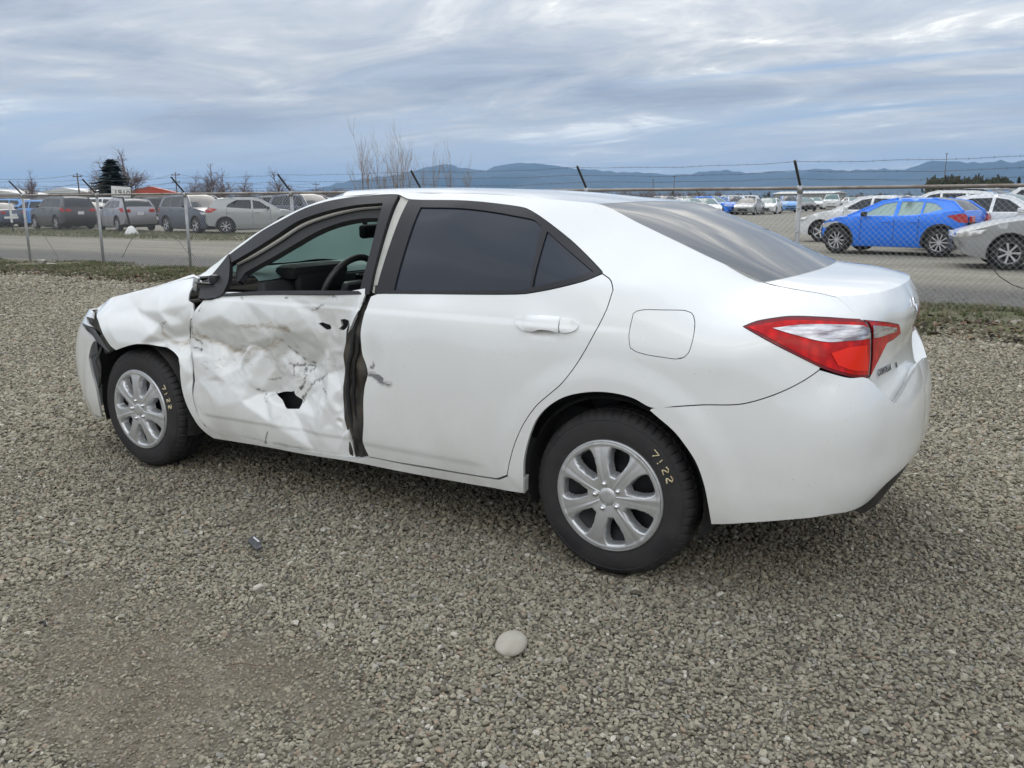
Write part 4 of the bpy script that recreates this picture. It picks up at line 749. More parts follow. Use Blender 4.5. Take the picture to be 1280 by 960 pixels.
# headliner
cw=[wz(-2.24,1.070),(-2.36,.50,1.025),(-2.46,.25,1.005),(-2.49,0,.99)]
top_patch('windscreen',[se[0],se[1],se[2],se[3],se[4]],[(-2.49,0,.99),(-2.2,0,1.175),(-1.92,0,1.335),(-1.68,0,1.432)],cw,[(a,b,c-.001) for a,b,c in hd_],M_green,car,p=2.2,flange=0)
he=[wz(u,z) for u,z in [(-3.17,.806),(-3.11,.852),(-2.95,.893),(-2.81,.911),(-2.54,.968),(-2.33,1.018),(-2.26,1.05)]]
top_patch('hood',he,[(-3.50,0,.76),(-3.35,0,.82),(-3.1,0,.868),(-2.9,0,.900),(-2.7,0,.930),(-2.55,0,.955),(-2.50,0,.97)],[he[0],(-3.34,.5,.785),(-3.47,.25,.77),(-3.50,0,.76)],[he[-1],(-2.38,.50,1.005),(-2.47,.25,.985),(-2.50,0,.97)],M_paint,car,p=2.0)
# grille, lower intake and the intact right headlight
def grl(side): return panel('grille',B_,np.array([(UF,.735),(-3.62,.74),(-3.45,.755),(-3.47,.715),(-3.7,.665),(UF,.655)]),M_black,car,side=side,gap=0,grid=.05,extra=.023 if side<0 else .005,flange=.01,fm=M_black)
def intk(side): return panel('lower_intake',B_,np.array([(UF,.50),(-3.75,.50),(-3.55,.46),(-3.50,.33),(-3.7,.27),(UF,.26)]),M_black,car,side=side,gap=0,grid=.05,extra=.023 if side<0 else .005,flange=.01,fm=M_black)
both('grille',grl,car); both('lower_intake',intk,car)
hl=panel('headlight',B_,np.array([(-3.10,.775),(-3.25,.78),(-3.44,.755),(-3.46,.70),(-3.30,.68),(-3.12,.715)]),M_clear,car,side=1,gap=0,grid=.03,extra=.006,flange=.012,fm=M_black)
# grille / nose panel
both('front_bumper',front_bumper,car)
both('trunk_lid',lid_back,car)
# shelf between trunk lid and bumper
def shelf(side):
    LM=np.array([(.955,.795),(1.03,.75),(1.132,.689),(1.20,.700),(1.28,.718),(1.40,.738),(UC,.752)]); LB=np.array([(1.036,.787),(1.151,.729),(1.273,.661),(1.33,.672),(1.40,.690),(1.5,.706),(UC,.722)])
    tt=np.linspace(0,6,31); q=np.arange(7); us=tt
    a=Mm.pos(np.interp(tt,q,LM[:,0]),np.interp(tt,q,LM[:,1])-.001); b=B_.pos(np.interp(tt,q,LB[:,0]),np.interp(tt,q,LB[:,1]),-.002); mid=(a*.55+b*.45)+np.stack([tt*0,tt*0,.010*np.clip((tt-1.5)/1,0,1)],-1)
    V=np.vstack([a,mid,b]); n=len(us); Fc=[(k*n+i,k*n+i+1,(k+1)*n+i+1,(k+1)*n+i) for k in range(2) for i in range(n-1)]
    if side>0: V=V*[1,-1,1]; Fc=[f[::-1] for f in Fc]
    return mesh_obj('bumper_shelf',V,Fc,M_paint,car)
both('bumper_shelf',shelf,car)
# badges
def text_mesh(name,txt,size,matx,parent,m,extr=.002,space=1.0):
    cu=bpy.data.curves.new(name,'FONT'); cu.body=txt; cu.size=size; cu.extrude=extr; cu.align_x='CENTER'; cu.align_y='CENTER'; cu.space_character=space; cu.resolution_u=2
    to=bpy.data.objects.new(name,cu); COL.objects.link(to); dg=bpy.context.evaluated_depsgraph_get(); me=bpy.data.meshes.new_from_object(to.evaluated_get(dg)); me.materials.clear(); me.materials.append(m)
    bpy.data.objects.remove(to,do_unlink=True); o=bpy.data.objects.new(name,me); COL.objects.link(o); o.matrix_world=matx
    if parent: o.parent=parent
    return o
def surf_frame(u,z,out_=.004,S=None,lean=0):
    S=S or B_; p=S.pos(np.array([u]),np.array([z]))[0]; n=S.nrm(np.array([u]),np.array([z]))[0]; a=S.pos(np.array([u+.01]),np.array([z]))[0]-p; a/=np.linalg.norm(a)
    b=np.cross(n,a); Mx=Matrix.Identity(4)
    for i in range(3): Mx[i][0]=a[i]; Mx[i][1]=b[i]; Mx[i][2]=n[i]; Mx[i][3]=p[i]+n[i]*out_
    return Mx
for i,ch in enumerate('COROLLA'):
    pass
text_mesh('model_lettering','COROLLA',.034,surf_frame(1.21,.785),car,M_letter,.0015,1.0)
b=MB()
def ringpts(rx,ry,cx=0,cy=0,n=28): return [(cx+rx*math.cos(2*PI*k/n),cy+ry*math.sin(2*PI*k/n),0) for k in range(n+1)]
b.tube(ringpts(.044,.030),.003,5); b.tube(ringpts(.013,.028),.0025,5); b.tube(ringpts(.029,.012,0,.014),.0025,5)
em=b.build('emblem',M_chrome,car,smooth=True); em.matrix_world=surf_frame(UC-.001,.975,.0015)
panel('lid_slot',B_,arr('lidslit1'),M_rubber,car,gap=0,grid=.02,extra=.003,flange=.0); panel('lid_slot',B_,arr('lidslit2'),M_rubber,car,gap=0,grid=.02,extra=.003,flange=.0)
M_primer=dirty(mat('grey_primer_chip',(.22,.22,.23),.7),(.22,.22,.23),(.12,.12,.12),.6,60,rough=(.6,.8))
panel('paint_chip',B_,arr('chip'),M_primer,car,gap=0,grid=.01,edge=.01,extra=-.0012,flange=.0)
# ---- B pillar, crushed door shut, inner structure
M_pillar=dirty(mat('pillar_paint',(.52,.52,.47),.5),(.52,.52,.47),(.2,.18,.14),.4,8,rough=(.4,.6))
panel('b_pillar',B_,arr('bpillar'),M_pillar,car,gap=0,grid=.02,extra=-.015,flange=.03,fm=M_pillar)
M_crush=dirty(mat('crushed_pillar_metal',(.030,.029,.029),.42,.2),(.030,.029,.029),(.13,.105,.07),.9,7,rough=(.3,.7))
cr=arr('crush')
def crd(V):
    zc=(V[:,1]-.3)/.7
    return -.022-.022*np.sin(np.clip(zc,0,1)*PI)+.009*np.abs(((V[:,1]*7+V[:,0]*4)%1)-.5)*1.4+.009*vnoise(V*[2.5,.6],18,31)
panel('crushed_door_shut',B_,cr,M_crush,car,gap=-.03,grid=.012,edge=.012,flange=0,disp=crd)
cs=cr[np.argsort(cr[:,1])]
b=MB()
for du,rr,ex_ in ((.012,.010,-.030),(.040,.007,-.036)):
    zs_=np.linspace(cr[:,1].min()+.03,cr[:,1].max()-.03,16); pts=[]
    for z_ in zs_:
        near=cr[np.abs(cr[:,1]-z_)<.06]; ul=near[:,0].min(); q=B_.pos(np.array([ul+du+.002*math.sin(z_*17)]),np.array([z_]),ex_+.003*math.sin(z_*13))[0]; pts.append(tuple(q))
    b.tube(pts,rr,6)
b.build('torn_weatherstrip',M_rubber,car,smooth=True)
for side in (-1,1):
    poly=np.array([(-1.18,.26),(-.42,.30),(-.42,.7),(-.05,1.08),(-1.10,.99)]); panel('inner_panel',B_,poly,M_dark,car,gap=0,grid=.08,extra=-.06,flange=0,side=side)
    poly=np.array([(-2.24,.30),(-1.05,.24),(-1.0,.98),(-2.22,.95)]); panel('inner_panel',B_,poly,M_dark,car,gap=0,grid=.08,extra=-.17 if side<0 else -.06,flange=0,side=side)
    poly=np.array([(.40,.36),(.72,.40),(.95,.75),(.93,1.0),(.45,1.02),(.3,.72)]); panel('inner_panel',B_,poly,M_dark,car,gap=0,grid=.08,extra=-.07,flange=0,side=side)
    # interior pillar lining seen through the front window: A pillar inner band with pale seal line
    fo=arr('fframe')
zo_in=arr('fframe')
band=np.array(PD['band'],float)[:,:2]; panel('a_pillar_lining',B_,band,M_int,car,gap=0,grid=.03,extra=-.045,flange=.03,fm=M_int)
strip=np.array(PD['strip'],float)[:,:2]; panel('door_seal',B_,strip,mat('pale_seal',(.42,.40,.36),.5),car,gap=0,grid=.03,extra=-.022,flange=.01)
# wheel arches
for xw in (0,-2.7):
    for s in (-1,1):
        b=MB(); prof=[(.385,.0),(.385,.30),(.10,.30)]
        V=[];Fc=[]; n=26
        for k in range(n+1):
            t=-.32+(PI+.64)*k/n
            for r,d in [(.352 if s<0 else .36,.035),(.365,.06),(.372,.28),(.12,.285)]: V.append((xw+r*math.cos(t)*(1.0),s*(.875-d),.325+r*math.sin(t)*1.0))
        for k in range(n):
            for j in range(3): Fc.append((k*4+j,k*4+j+1,(k+1)*4+j+1,(k+1)*4+j))
        mesh_obj('wheel_arch_liner',V,Fc,M_liner,car)
b=MB(); b.box((-1.35,0,.235),(2.1,1.50,.04)); b.box((.30,0,.40),(.6,1.2,.10)); b.box((-2.98,0,.30),(.55,1.2,.10)); b.box((-2.2,0,.3),(.5,1.0,.1)); b.tube([(0,-.72,.3155),(0,.72,.3155)],.035,8); b.tube([(-2.7,-.72,.3155),(-2.7,.72,.3155)],.03,8)
b.build('underbody',M_dark,car)
b=MB(); b.box((-3.02,0,.56),(.5,1.20,.40)); b.box((-2.62,0,.60),(.40,.9,.4)); b.build('engine_bay',M_dark,car)
# torn-open headlight cavity: bumper bracket, foam, wiring
M_brk=dirty(mat('grey_bracket_plastic',(.30,.30,.27),.6),(.30,.30,.27),(.1,.09,.08),.6,14,rough=(.5,.7))
hb=MB(); hb.box((-3.14,-.745,.735),(.09,.03,.10),.006,Matrix.Rotation(.5,4,'Y')); hb.box((-3.10,-.74,.62),(.05,.05,.11),.008,Matrix.Rotation(-.35,4,'Y')); hb.build('headlight_bracket',M_brk,car)
hb=MB(); hb.box((-3.17,-.68,.56),(.16,.08,.42),.02); hb.box((-3.10,-.72,.66),(.16,.05,.05),.01,Matrix.Rotation(.7,4,'Y')); hb.build('headlight_cavity',M_rubber,car)
hb=MB(); hb.tube([(-3.12,-.77,.60),(-3.15,-.79,.52),(-3.11,-.80,.45),(-3.14,-.79,.38)],.006,6); hb.tube([(-3.16,-.77,.56),(-3.10,-.80,.50),(-3.13,-.79,.42)],.004,6); hb.build('torn_wiring',M_brk,car,smooth=True)
hb=MB(); hb.add([( -3.19,-.800,.715),(-3.13,-.790,.70),(-3.02,-.800,.60),(-3.00,-.805,.585),(-3.10,-.80,.63),(-3.19,-.80,.655)],[(0,1,2,3,4,5)]); hb.build('fender_flap',mat('grey_torn_plastic',(.34,.35,.36),.5),car)
# ---- mirror base without its mirror
mb=MB(); hb2=[]
mp_=np.array(PD['mirror'],float)[:,:2]; panel('mirror_mount',B_,mp_,M_black,car,gap=0,grid=.02,extra=.010,flange=.02,fm=M_black)
mb=MB(); c0=wz(-2.24,1.005); mb.box((c0[0]+.045,-c0[1]-.012,c0[2]-.032),(.115,.060,.036),.012); mb.box((c0[0]+.085,-c0[1]-.012,c0[2]+.005),(.05,.040,.05),.012); mb.lathe([(0,.010),(.014,.010),(.018,.003),(.020,0)],(c0[0]+.02,-c0[1]-.012,c0[2]-.013),20,'z'); mb.box((c0[0]+.035,-c0[1]-.016,c0[2]-.012),(.12,.064,.005),.002)
mb.build('broken_mirror_stub',M_black,car,auto=.6)
mb=MB(); mb.box((-2.285,-.772,.985),(.035,.02,.075),.008,Matrix.Rotation(.35,4,'Y')); mb.build('fender_bracket',mat('bare_bracket',(.45,.46,.46),.4,.5),car,auto=.6)
# ---- interior
b=MB()
dv=[]; 
for i,x_ in enumerate(np.linspace(0,1,18)):
    for j,y_ in enumerate(np.linspace(-.70,.70,30)):
        hump=.045*math.exp(-((y_+.34)/.20)**4)*max(0,x_)**1.5
        front=-2.42; xx=front+(.50-.14*min(1,abs(y_+.34)/.5)*0)*x_; zz=1.030+.008*x_+hump*.6-(.030*max(0,(x_-.86)/.14)**2)
        dv.append((xx+.10*(y_/.7)**2*(1-x_),y_,zz))
df_=[(i*30+j,i*30+j+1,(i+1)*30+j+1,(i+1)*30+j) for i in range(17) for j in range(29)]
mesh_obj('dashboard',dv,[f[::-1] for f in df_],M_dash,car)
b=MB(); b.box((-1.90,-.36,1.035),(.15,.40,.075),.034); b.build('cluster_hood',M_rubber,car,auto=.6); b=MB()
b.box((-1.94,0,.855),(.07,1.36,.30),.02); b.box((-1.85,0,.62),(.25,.25,.5),.03); b.build('dashboard_front',M_int,car,auto=.6)
b=MB(); b.box((-1.845,-.36,.985),(.05,.34,.10),.02); b.build('instrument_cluster',M_rubber,car,auto=.6)
b=MB(); b.box((-1.84,.03,.93),(.02,.26,.14),.01); b.build('centre_screen',mat('screen_gloss',(.01,.01,.012),.08),car)
b=MB(); b.box((-2.08,-.52,1.035),(.10,.12,.004)); b.build('vent_slot',M_rubber,car)
st=MB(); R0=.185; cyc=[(R0*math.cos(t),R0*math.sin(t),0) for t in np.linspace(0,2*PI,41)]
st.tube(cyc,.0165,10,cap=False); st.tube([(-R0,0,0),(0,0,-.03)],.014,6); st.tube([(R0,0,0),(0,0,-.03)],.014,6); st.tube([(0,-R0,0),(0,0,-.03)],.014,6); st.box((0,0,-.02),(.15,.13,.05),.02)
sw=st.build('steering_wheel',mat('steering_leather',(.035,.036,.038),.42),car,smooth=False,auto=.7); sw.matrix_world=Matrix.Translation((-1.66,-.36,.94))@Matrix.Rotation(math.radians(90),4,'Z')@Matrix.Rotation(math.radians(-66),4,'X')@Matrix.Rotation(PI,4,'Z')
b=MB(); b.box((-1.80,.0,1.222),(.045,.25,.072),.018,Matrix.Rotation(.25,4,'Z')); b.tube([(-1.84,.0,1.25),(-1.90,0,1.33)],.012,8); b.build('interior_mirror',M_rubber,car,auto=.6)
for y_ in (-.37,.37):
    b=MB(); b.box((-1.15,y_,.52),(.52,.5,.18),.06); b.box((-.86,y_,.86),(.16,.48,.62),.07,Matrix.Rotation(.25,4,'Y')); b.box((-.80,y_,1.24),(.10,.26,.16),.04); b.build('front_seat',M_int,car,auto=.6)
b=MB(); b.box((-.32,0,.5),(.5,1.3,.18),.05); b.box((-.06,0,.82),(.16,1.3,.56),.06,Matrix.Rotation(.3,4,'Y')); b.box((.22,0,1.03),(.45,1.2,.02)); b.build('rear_seat',M_int,car,auto=.6)
# right-side inner trims + right front glass + inspection sticker on the windscreen
b=MB(); b.tube([(-2.27,.64,1.06),(-2.1,.615,1.15),(-1.93,.58,1.245),(-1.72,.54,1.335),(-1.52,.50,1.375),(-1.2,.50,1.385),(-.5,.50,1.36)],.035,8); b.build('roof_rail_trim',M_int,car,smooth=True)
b=MB(); b.tube([(-2.30,-.62,1.045),(-2.1,-.59,1.14),(-1.93,-.55,1.23),(-1.72,-.51,1.32),(-1.55,-.50,1.365)],.028,8); b.build('roof_rail_trim',M_int,car,smooth=True)
g3=arr('fframe'); gin=np.array(PD['fglass'],float)[:,:2]; panel('front_door_window',B_,gin,M_green,car,gap=-.004,grid=.04,extra=-.008,flange=0,side=1)
for x_ in (0,-2.7):
    make_wheel(car,x_,-1,True); make_wheel(car,x_,1,False)

# ================================================================ ground
def vn(x,y,s,seed):
    Q=np.stack([np.asarray(x,float).ravel(),np.asarray(y,float).ravel()],-1); return vnoise(Q,s,seed).reshape(np.shape(x))
def sstep(x): x=np.clip(x,0,1); return x*x*(3-2*x)
def berm_edge(x): return 5.75+.35*vn(x,np.zeros_like(x),.35,21)+.12*vn(x,np.zeros_like(x),1.7,22)
def ground_z(x,y):
    x=np.asarray(x,float); y=np.asarray(y,float)
    z=.016*vn(x,y,.7,1)+.006*vn(x,y,2.3,2)
    near=np.exp(-(((x+1.35)/2.6)**4+(y/1.4)**4)); z=z*(1-near*.9)
    b=berm_edge(x); z=z+.085*sstep((y-b)/.35)*sstep((9.2-y)/1.5)*(.8+.35*vn(x,y,1.1,3)+.2*vn(x,y,3.3,4))
    z=z+.05*vn(x,y,.12,9)*sstep((y-16)/20)
    # wheel ruts in the road
    z=z-.02*np.exp(-((y-15.2-.02*x)/.5)**2)-.02*np.exp(-((y-13.2-.02*x)/.5)**2)-.02*sstep((y-10)/8)
    return z-.004
def spread(a,b,near,far_step,mid0,mid1):
    o=[a]; 
    while o[-1]<b:
        x=o[-1]; d=0 if mid0<=x<=mid1 else min(abs(x-mid0),abs(x-mid1)); o.append(x+near+d*far_step)
    return np.array(o)
gx=spread(-9000,9000,.11,.14,-20,5); gy=spread(-60,14000,.10,.13,-3.5,9.5)
GX,GY=np.meshgrid(gx,gy,indexing='ij'); GZ=ground_z(GX,GY)
V=np.stack([GX,GY,GZ],-1).reshape(-1,3); ny=len(gy)
ii,jj=np.meshgrid(np.arange(len(gx)-1),np.arange(ny-1),indexing='ij'); k=(ii*ny+jj).ravel(); Fq=np.stack([k,k+ny,k+ny+1,k+1],-1)
def ground_mat():
    m=mat('gravel_ground',(.2,.19,.17),.95,Specular_IOR_Level=.2); nt=m.node_tree; b=nt.nodes['Principled BSDF']; tc=N(nt,'ShaderNodeTexCoord'); O=tc.outputs['Object']
    sp=N(nt,'ShaderNodeSeparateXYZ'); L(nt,O,sp.inputs[0]); Xc,Yc=sp.outputs[0],sp.outputs[1]
    def noise(s,d=6,r=.6,vec=O,dist=0):
        n=N(nt,'ShaderNodeTexNoise',i_Scale=s,i_Detail=d,i_Roughness=r,i_Distortion=dist); L(nt,vec,n.inputs['Vector']); return n.outputs[0]
    # stone pattern for the parts where single stones are not built
    vor=N(nt,'ShaderNodeTexVoronoi',i_Scale=34); L(nt,O,vor.inputs['Vector'])
    vor2=N(nt,'ShaderNodeTexVoronoi',i_Scale=15); L(nt,O,vor2.inputs['Vector'])
    sc_=N(nt,'ShaderNodeSeparateColor'); L(nt,vor.outputs['Color'],sc_.inputs[0]); sc2=N(nt,'ShaderNodeSeparateColor'); L(nt,vor2.outputs['Color'],sc2.inputs[0])
    stone=ramp(nt,sc_.outputs[0],[(0,(.12,.112,.088)),(.35,(.21,.197,.16)),(.7,(.285,.268,.215)),(1,(.40,.38,.32))]).outputs[0]
    crack=ramp(nt,vor.outputs['Distance'],[(.25,1),(.75,.35)]).outputs[0]
    stone=mixc(nt,1.0,stone,crack,'MULTIPLY')
    big=noise(.45,5,.6); stone=mixc(nt,ramp(nt,big,[(.35,.0),(.65,.5)]).outputs[0],stone,mixc(nt,1.,stone,(.80,.80,.82),'MULTIPLY'))
    # soil between the stones in front
    soil=ramp(nt,noise(6,8,.7),[(.3,(.10,.083,.060)),(.55,(.155,.132,.099)),(.75,(.21,.185,.145))]).outputs[0]
    fines=ramp(nt,noise(160,3,.6),[(.35,.6),(.65,1.25)]).outputs[0]; soil=mixc(nt,1.,soil,fines,'MULTIPLY')
    fr=N(nt,'ShaderNodeAttribute'); fr.attribute_name='soil'
    base_=mixc(nt,math_(nt,'MULTIPLY',fr.outputs['Fac'],.8),mixc(nt,.35,stone,soil),soil)
    # verge: dead grass, leaf litter and mud
    gn=noise(9,8,.75); gcol=ramp(nt,gn,[(.28,(.040,.034,.024)),(.45,(.095,.082,.050)),(.58,(.095,.115,.045)),(.75,(.24,.21,.14))]).outputs[0]
    ga=N(nt,'ShaderNodeAttribute'); ga.attribute_name='verge'; gm=math_(nt,'MULTIPLY',ga.outputs['Fac'],ramp(nt,noise(5,7,.7),[(.2,.8),(.45,1)]).outputs[0])
    col=mixc(nt,gm,base_,gcol)
    # road behind the fence: dark loose shoulder, pale rolled centre with long streaks
    mpp=N(nt,'ShaderNodeMapping'); mpp.inputs['Scale'].default_value=(.10,1.3,1); mpp.inputs['Rotation'].default_value=(0,0,math.radians(-1.6)); L(nt,O,mpp.inputs[0])
    st=noise(1.1,9,.68,mpp.outputs[0]); 
    wob=math_(nt,'MULTIPLY_ADD',noise(.25,4),1.6,c=Yc)
    road=ramp(nt,st,[(.30,(.145,.135,.11)),(.5,(.205,.192,.158)),(.70,(.285,.268,.222))]).outputs[0]
    grit=ramp(nt,noise(9,9,.85),[(.3,.55),(.7,1.35)]).outputs[0]; road=mixc(nt,1.,road,grit,'MULTIPLY')
    shoulder=mixc(nt,1.,ramp(nt,noise(4.5,10,.88),[(.3,(.085,.082,.076)),(.55,(.17,.163,.15)),(.72,(.32,.305,.275))]).outputs[0],crack,'MULTIPLY')
    col=mixc(nt,ramp(nt,math_(nt,'MULTIPLY_ADD',wob,.1,c=-.0),[(.93,0),(.97,1)]).outputs[0],col,shoulder)
    col=mixc(nt,math_(nt,'MULTIPLY',math_(nt,'SUBTRACT',wob,11.6),.55,clamp=True),col,road)
    # thin grass in front of the parked rows and between them
    lotg=ramp(nt,noise(.8,7,.7),[(.42,0),(.60,1)]).outputs[0]
    strip=math_(nt,'MULTIPLY',math_(nt,'SUBTRACT',Yc,17.6),1.2,clamp=True); strip2=math_(nt,'MULTIPLY',math_(nt,'SUBTRACT',25.5,Yc),1.0,clamp=True)
    leftm=math_(nt,'MULTIPLY',math_(nt,'SUBTRACT',-9.0,Xc),.25,clamp=True)
    gs=math_(nt,'MULTIPLY',math_(nt,'MULTIPLY',strip,strip2),math_(nt,'MULTIPLY',leftm,ramp(nt,noise(1.4,6,.7),[(.32,.1),(.5,.85)]).outputs[0]))
    col=mixc(nt,gs,col,ramp(nt,noise(12,6,.8),[(.3,(.060,.064,.032)),(.7,(.15,.145,.085))]).outputs[0])
    far=math_(nt,'MULTIPLY',math_(nt,'SUBTRACT',Yc,24.),.08,clamp=True)
    fcol=ramp(nt,noise(.06,7,.7),[(.35,(.19,.18,.155)),(.55,(.25,.24,.21)),(.72,(.17,.165,.115))]).outputs[0]; col=mixc(nt,far,col,mixc(nt,.5,fcol,col))
    dist=math_(nt,'MULTIPLY',math_(nt,'SUBTRACT',Yc,230.),.01,clamp=True); col=mixc(nt,dist,col,ramp(nt,noise(.01,5,.7),[(.4,(.07,.085,.04)),(.6,(.13,.115,.075))]).outputs[0])
    L(nt,col,b.inputs['Base Color'])
    h=math_(nt,'ADD',math_(nt,'MULTIPLY',vor.outputs['Distance'],-.6),math_(nt,'MULTIPLY',noise(60,5,.7),.5))
    h=math_(nt,'ADD',h,math_(nt,'MULTIPLY',noise(7,6,.7),1.2))
    bp=N(nt,'ShaderNodeBump',i_Strength=.9,i_Distance=.012); L(nt,h,bp.inputs['Height']); L(nt,bp.outputs[0],b.inputs['Normal']); return m
gr=mesh_obj('ground',V,Fq,ground_mat()); tag(gr,kind='structure')
def soilmask(x,y):
    # bare compacted soil showing at the lower left, with ragged patches
    c=np.exp(-(((x+1.25+.45*(y+2))/.95)**2+((y+2.20)/.42)**2))+.65*np.exp(-(((x+.35)/.55)**2+((y+2.15)/.35)**2))+.5*np.exp(-(((x+2.6)/.8)**2+((y+1.75)/.35)**2))
    s=.35*vn(x,y,2.6,41)+.28*vn(x,y,6.5,42)+.18*vn(x,y,15,43)
    return np.clip((c*1.0+s*1.25-.42)*1.5,0,1)
def vergemask(x,y):
    b=berm_edge(x); return sstep((y-b+.05)/.25)*sstep((8.9+.5*vn(x,y,.6,44)-y)/.9)*np.clip(.75+.5*vn(x,y,1.6,45),0,1)
for nm,fn in (('soil',soilmask),('verge',vergemask)):
    a=gr.data.attributes.new(nm,'FLOAT','POINT'); a.data.foreach_set('value',fn(GX,GY).ravel().astype(np.float32))
# ---- single stones: instanced crushed rock
def stone_mesh(i,n=17,flat=.66):
    r=np.random.default_rng(100+i); bm=bmesh.new()
    for _ in range(n):
        v=r.normal(size=3); v/=np.linalg.norm(v); v*=r.uniform(.82,1.0)*np.array([.5,.5*r.uniform(.75,1),.5*flat]); bm.verts.new(v)
    bmesh.ops.convex_hull(bm,input=list(bm.verts)); 
    for v in [v for v in bm.verts if not v.link_faces]: bm.verts.remove(v)
    bmesh.ops.bevel(bm,geom=list(bm.edges),offset=.035,segments=1,affect='EDGES',profile=.5)
    me=bpy.data.meshes.new('stone'); bm.to_mesh(me); bm.free(); return me
def stone_mat():
    m=mat('crushed_rock',(.3,.3,.28),.88,Specular_IOR_Level=.25); nt=m.node_tree; b=nt.nodes['Principled BSDF']
    oi=N(nt,'ShaderNodeObjectInfo'); c=ramp(nt,oi.outputs['Random'],[(0,(.13,.118,.088)),(.10,(.235,.216,.162)),(.38,(.32,.295,.222)),(.62,(.37,.342,.258)),(.80,(.43,.39,.295)),(.88,(.34,.26,.19)),(.93,(.30,.288,.262)),(.985,(.52,.48,.39)),(1,(.62,.59,.51))]).outputs[0]
    tc=N(nt,'ShaderNodeTexCoord'); n=N(nt,'ShaderNodeTexNoise',i_Scale=3,i_Detail=5,i_Roughness=.7); L(nt,tc.outputs['Object'],n.inputs['Vector'])
    c=mixc(nt,1.,c,ramp(nt,n.outputs[0],[(.3,.72),(.7,1.15)]).outputs[0],'MULTIPLY')
    at=N(nt,'ShaderNodeAttribute'); at.attribute_type='INSTANCER'; at.attribute_name='muddy'
    c=mixc(nt,at.outputs['Fac'],c,mixc(nt,.45,c,(.19,.155,.11)))
    L(nt,c,b.inputs['Base Color'])
    bp=N(nt,'ShaderNodeBump',i_Strength=.5,i_Distance=.05); L(nt,n.outputs[0],bp.inputs['Height']); L(nt,bp.outputs[0],b.inputs['Normal']); return m
M_stone=stone_mat()
def gn_scatter(name,pts,rot,scl,idx,meshes,extra=None,material=None):
    me=bpy.data.meshes.new(name); me.vertices.add(len(pts)); me.vertices.foreach_set('co',np.asarray(pts,np.float32).ravel())
    def add(nm,ty,arr_,key):
        a=me.attributes.new(nm,ty,'POINT'); a.data.foreach_set(key,np.asarray(arr_,np.int32 if ty=='INT' else np.float32).ravel())
    add('irot','FLOAT_VECTOR',rot,'vector'); add('iscl','FLOAT_VECTOR',scl,'vector'); add('iidx','INT',idx,'value')
    for k_,v_ in (extra or {}).items(): add(k_,'FLOAT',v_,'value')
    o=bpy.data.objects.new(name,me); COL.objects.link(o)
    cl=bpy.data.collections.new(name+'_variants')
    for i,q in enumerate(meshes):
        if material and not q.materials: q.materials.append(material)
        cl.objects.link(bpy.data.objects.new(f'{name}_variant_{chr(97+i)}',q))
    ng=bpy.data.node_groups.new(name+'_scatter','GeometryNodeTree')
    ng.interface.new_socket('Geometry',in_out='INPUT',socket_type='NodeSocketGeometry'); ng.interface.new_socket('Geometry',in_out='OUTPUT',socket_type='NodeSocketGeometry')
    gi=ng.nodes.new('NodeGroupInput'); go=ng.nodes.new('NodeGroupOutput'); ip=ng.nodes.new('GeometryNodeInstanceOnPoints'); ci=ng.nodes.new('GeometryNodeCollectionInfo')
    ci.inputs['Collection'].default_value=cl; ci.inputs['Separate Children'].default_value=True; ci.inputs['Reset Children'].default_value=True
    def nat(nm,dt): a=ng.nodes.new('GeometryNodeInputNamedAttribute'); a.data_type=dt; a.inputs['Name'].default_value=nm; return a.outputs['Attribute']
    ln=ng.links.new; ln(gi.outputs[0],ip.inputs['Points']); ln(ci.outputs[0],ip.inputs['Instance']); ip.inputs['Pick Instance'].default_value=True
    ln(nat('iidx','INT'),ip.inputs['Instance Index']); ln(nat('iscl','FLOAT_VECTOR'),ip.inputs['Scale'])
    er=ng.nodes.new('FunctionNodeEulerToRotation'); ln(nat('irot','FLOAT_VECTOR'),er.inputs[0]); ln(er.outputs[0],ip.inputs['Rotation']); ln(ip.outputs[0],go.inputs[0])
    md=o.modifiers.new('scatter','NODES'); md.node_group=ng; return o
def wedge(r0,r1,step,margin=.16,jit=.42):
    a0,a1=YAW-.597-margin,YAW+.597+margin
    xs=np.arange(CX-r1,CX+r1,step); ys=np.arange(CY-1,CY+r1,step*.87); X,Y=np.meshgrid(xs,ys,indexing='ij'); X=X+(np.arange(len(ys))%2)[None]*step*.5
    X=(X+rng.uniform(-jit,jit,X.shape)*step).ravel(); Y=(Y+rng.uniform(-jit,jit,Y.shape)*step).ravel()
    d=np.hypot(X-CX,Y-CY); a=np.arctan2(X-CX,Y-CY); k=(d>=r0)&(d<r1)&(a>a0)&(a<a1)&(Y<berm_edge(X)+.25); return X[k],Y[k],d[k]
PX=[];PY=[];SZ=[]
for r0,r1,st,sz in ((1.0,3.4,.0135,.0182),(3.4,5.6,.0175,.0222),(5.6,9.0,.026,.031),(9.0,15.0,.036,.036),(15.0,25.0,.056,.046)):
    x,y,d=wedge(r0,r1,st,margin=.30 if r1<6 else .16); PX.append(x);PY.append(y);SZ.append(np.full(len(x),sz))
PX=np.concatenate(PX);PY=np.concatenate(PY);SZ=np.concatenate(SZ)
so_=soilmask(PX,PY); dirty_far=np.clip(vn(PX,PY,.9,51)*1.3-.35,0,1)
keep=rng.uniform(size=len(PX))>np.clip(so_*.28+dirty_far*.2,0,.95)
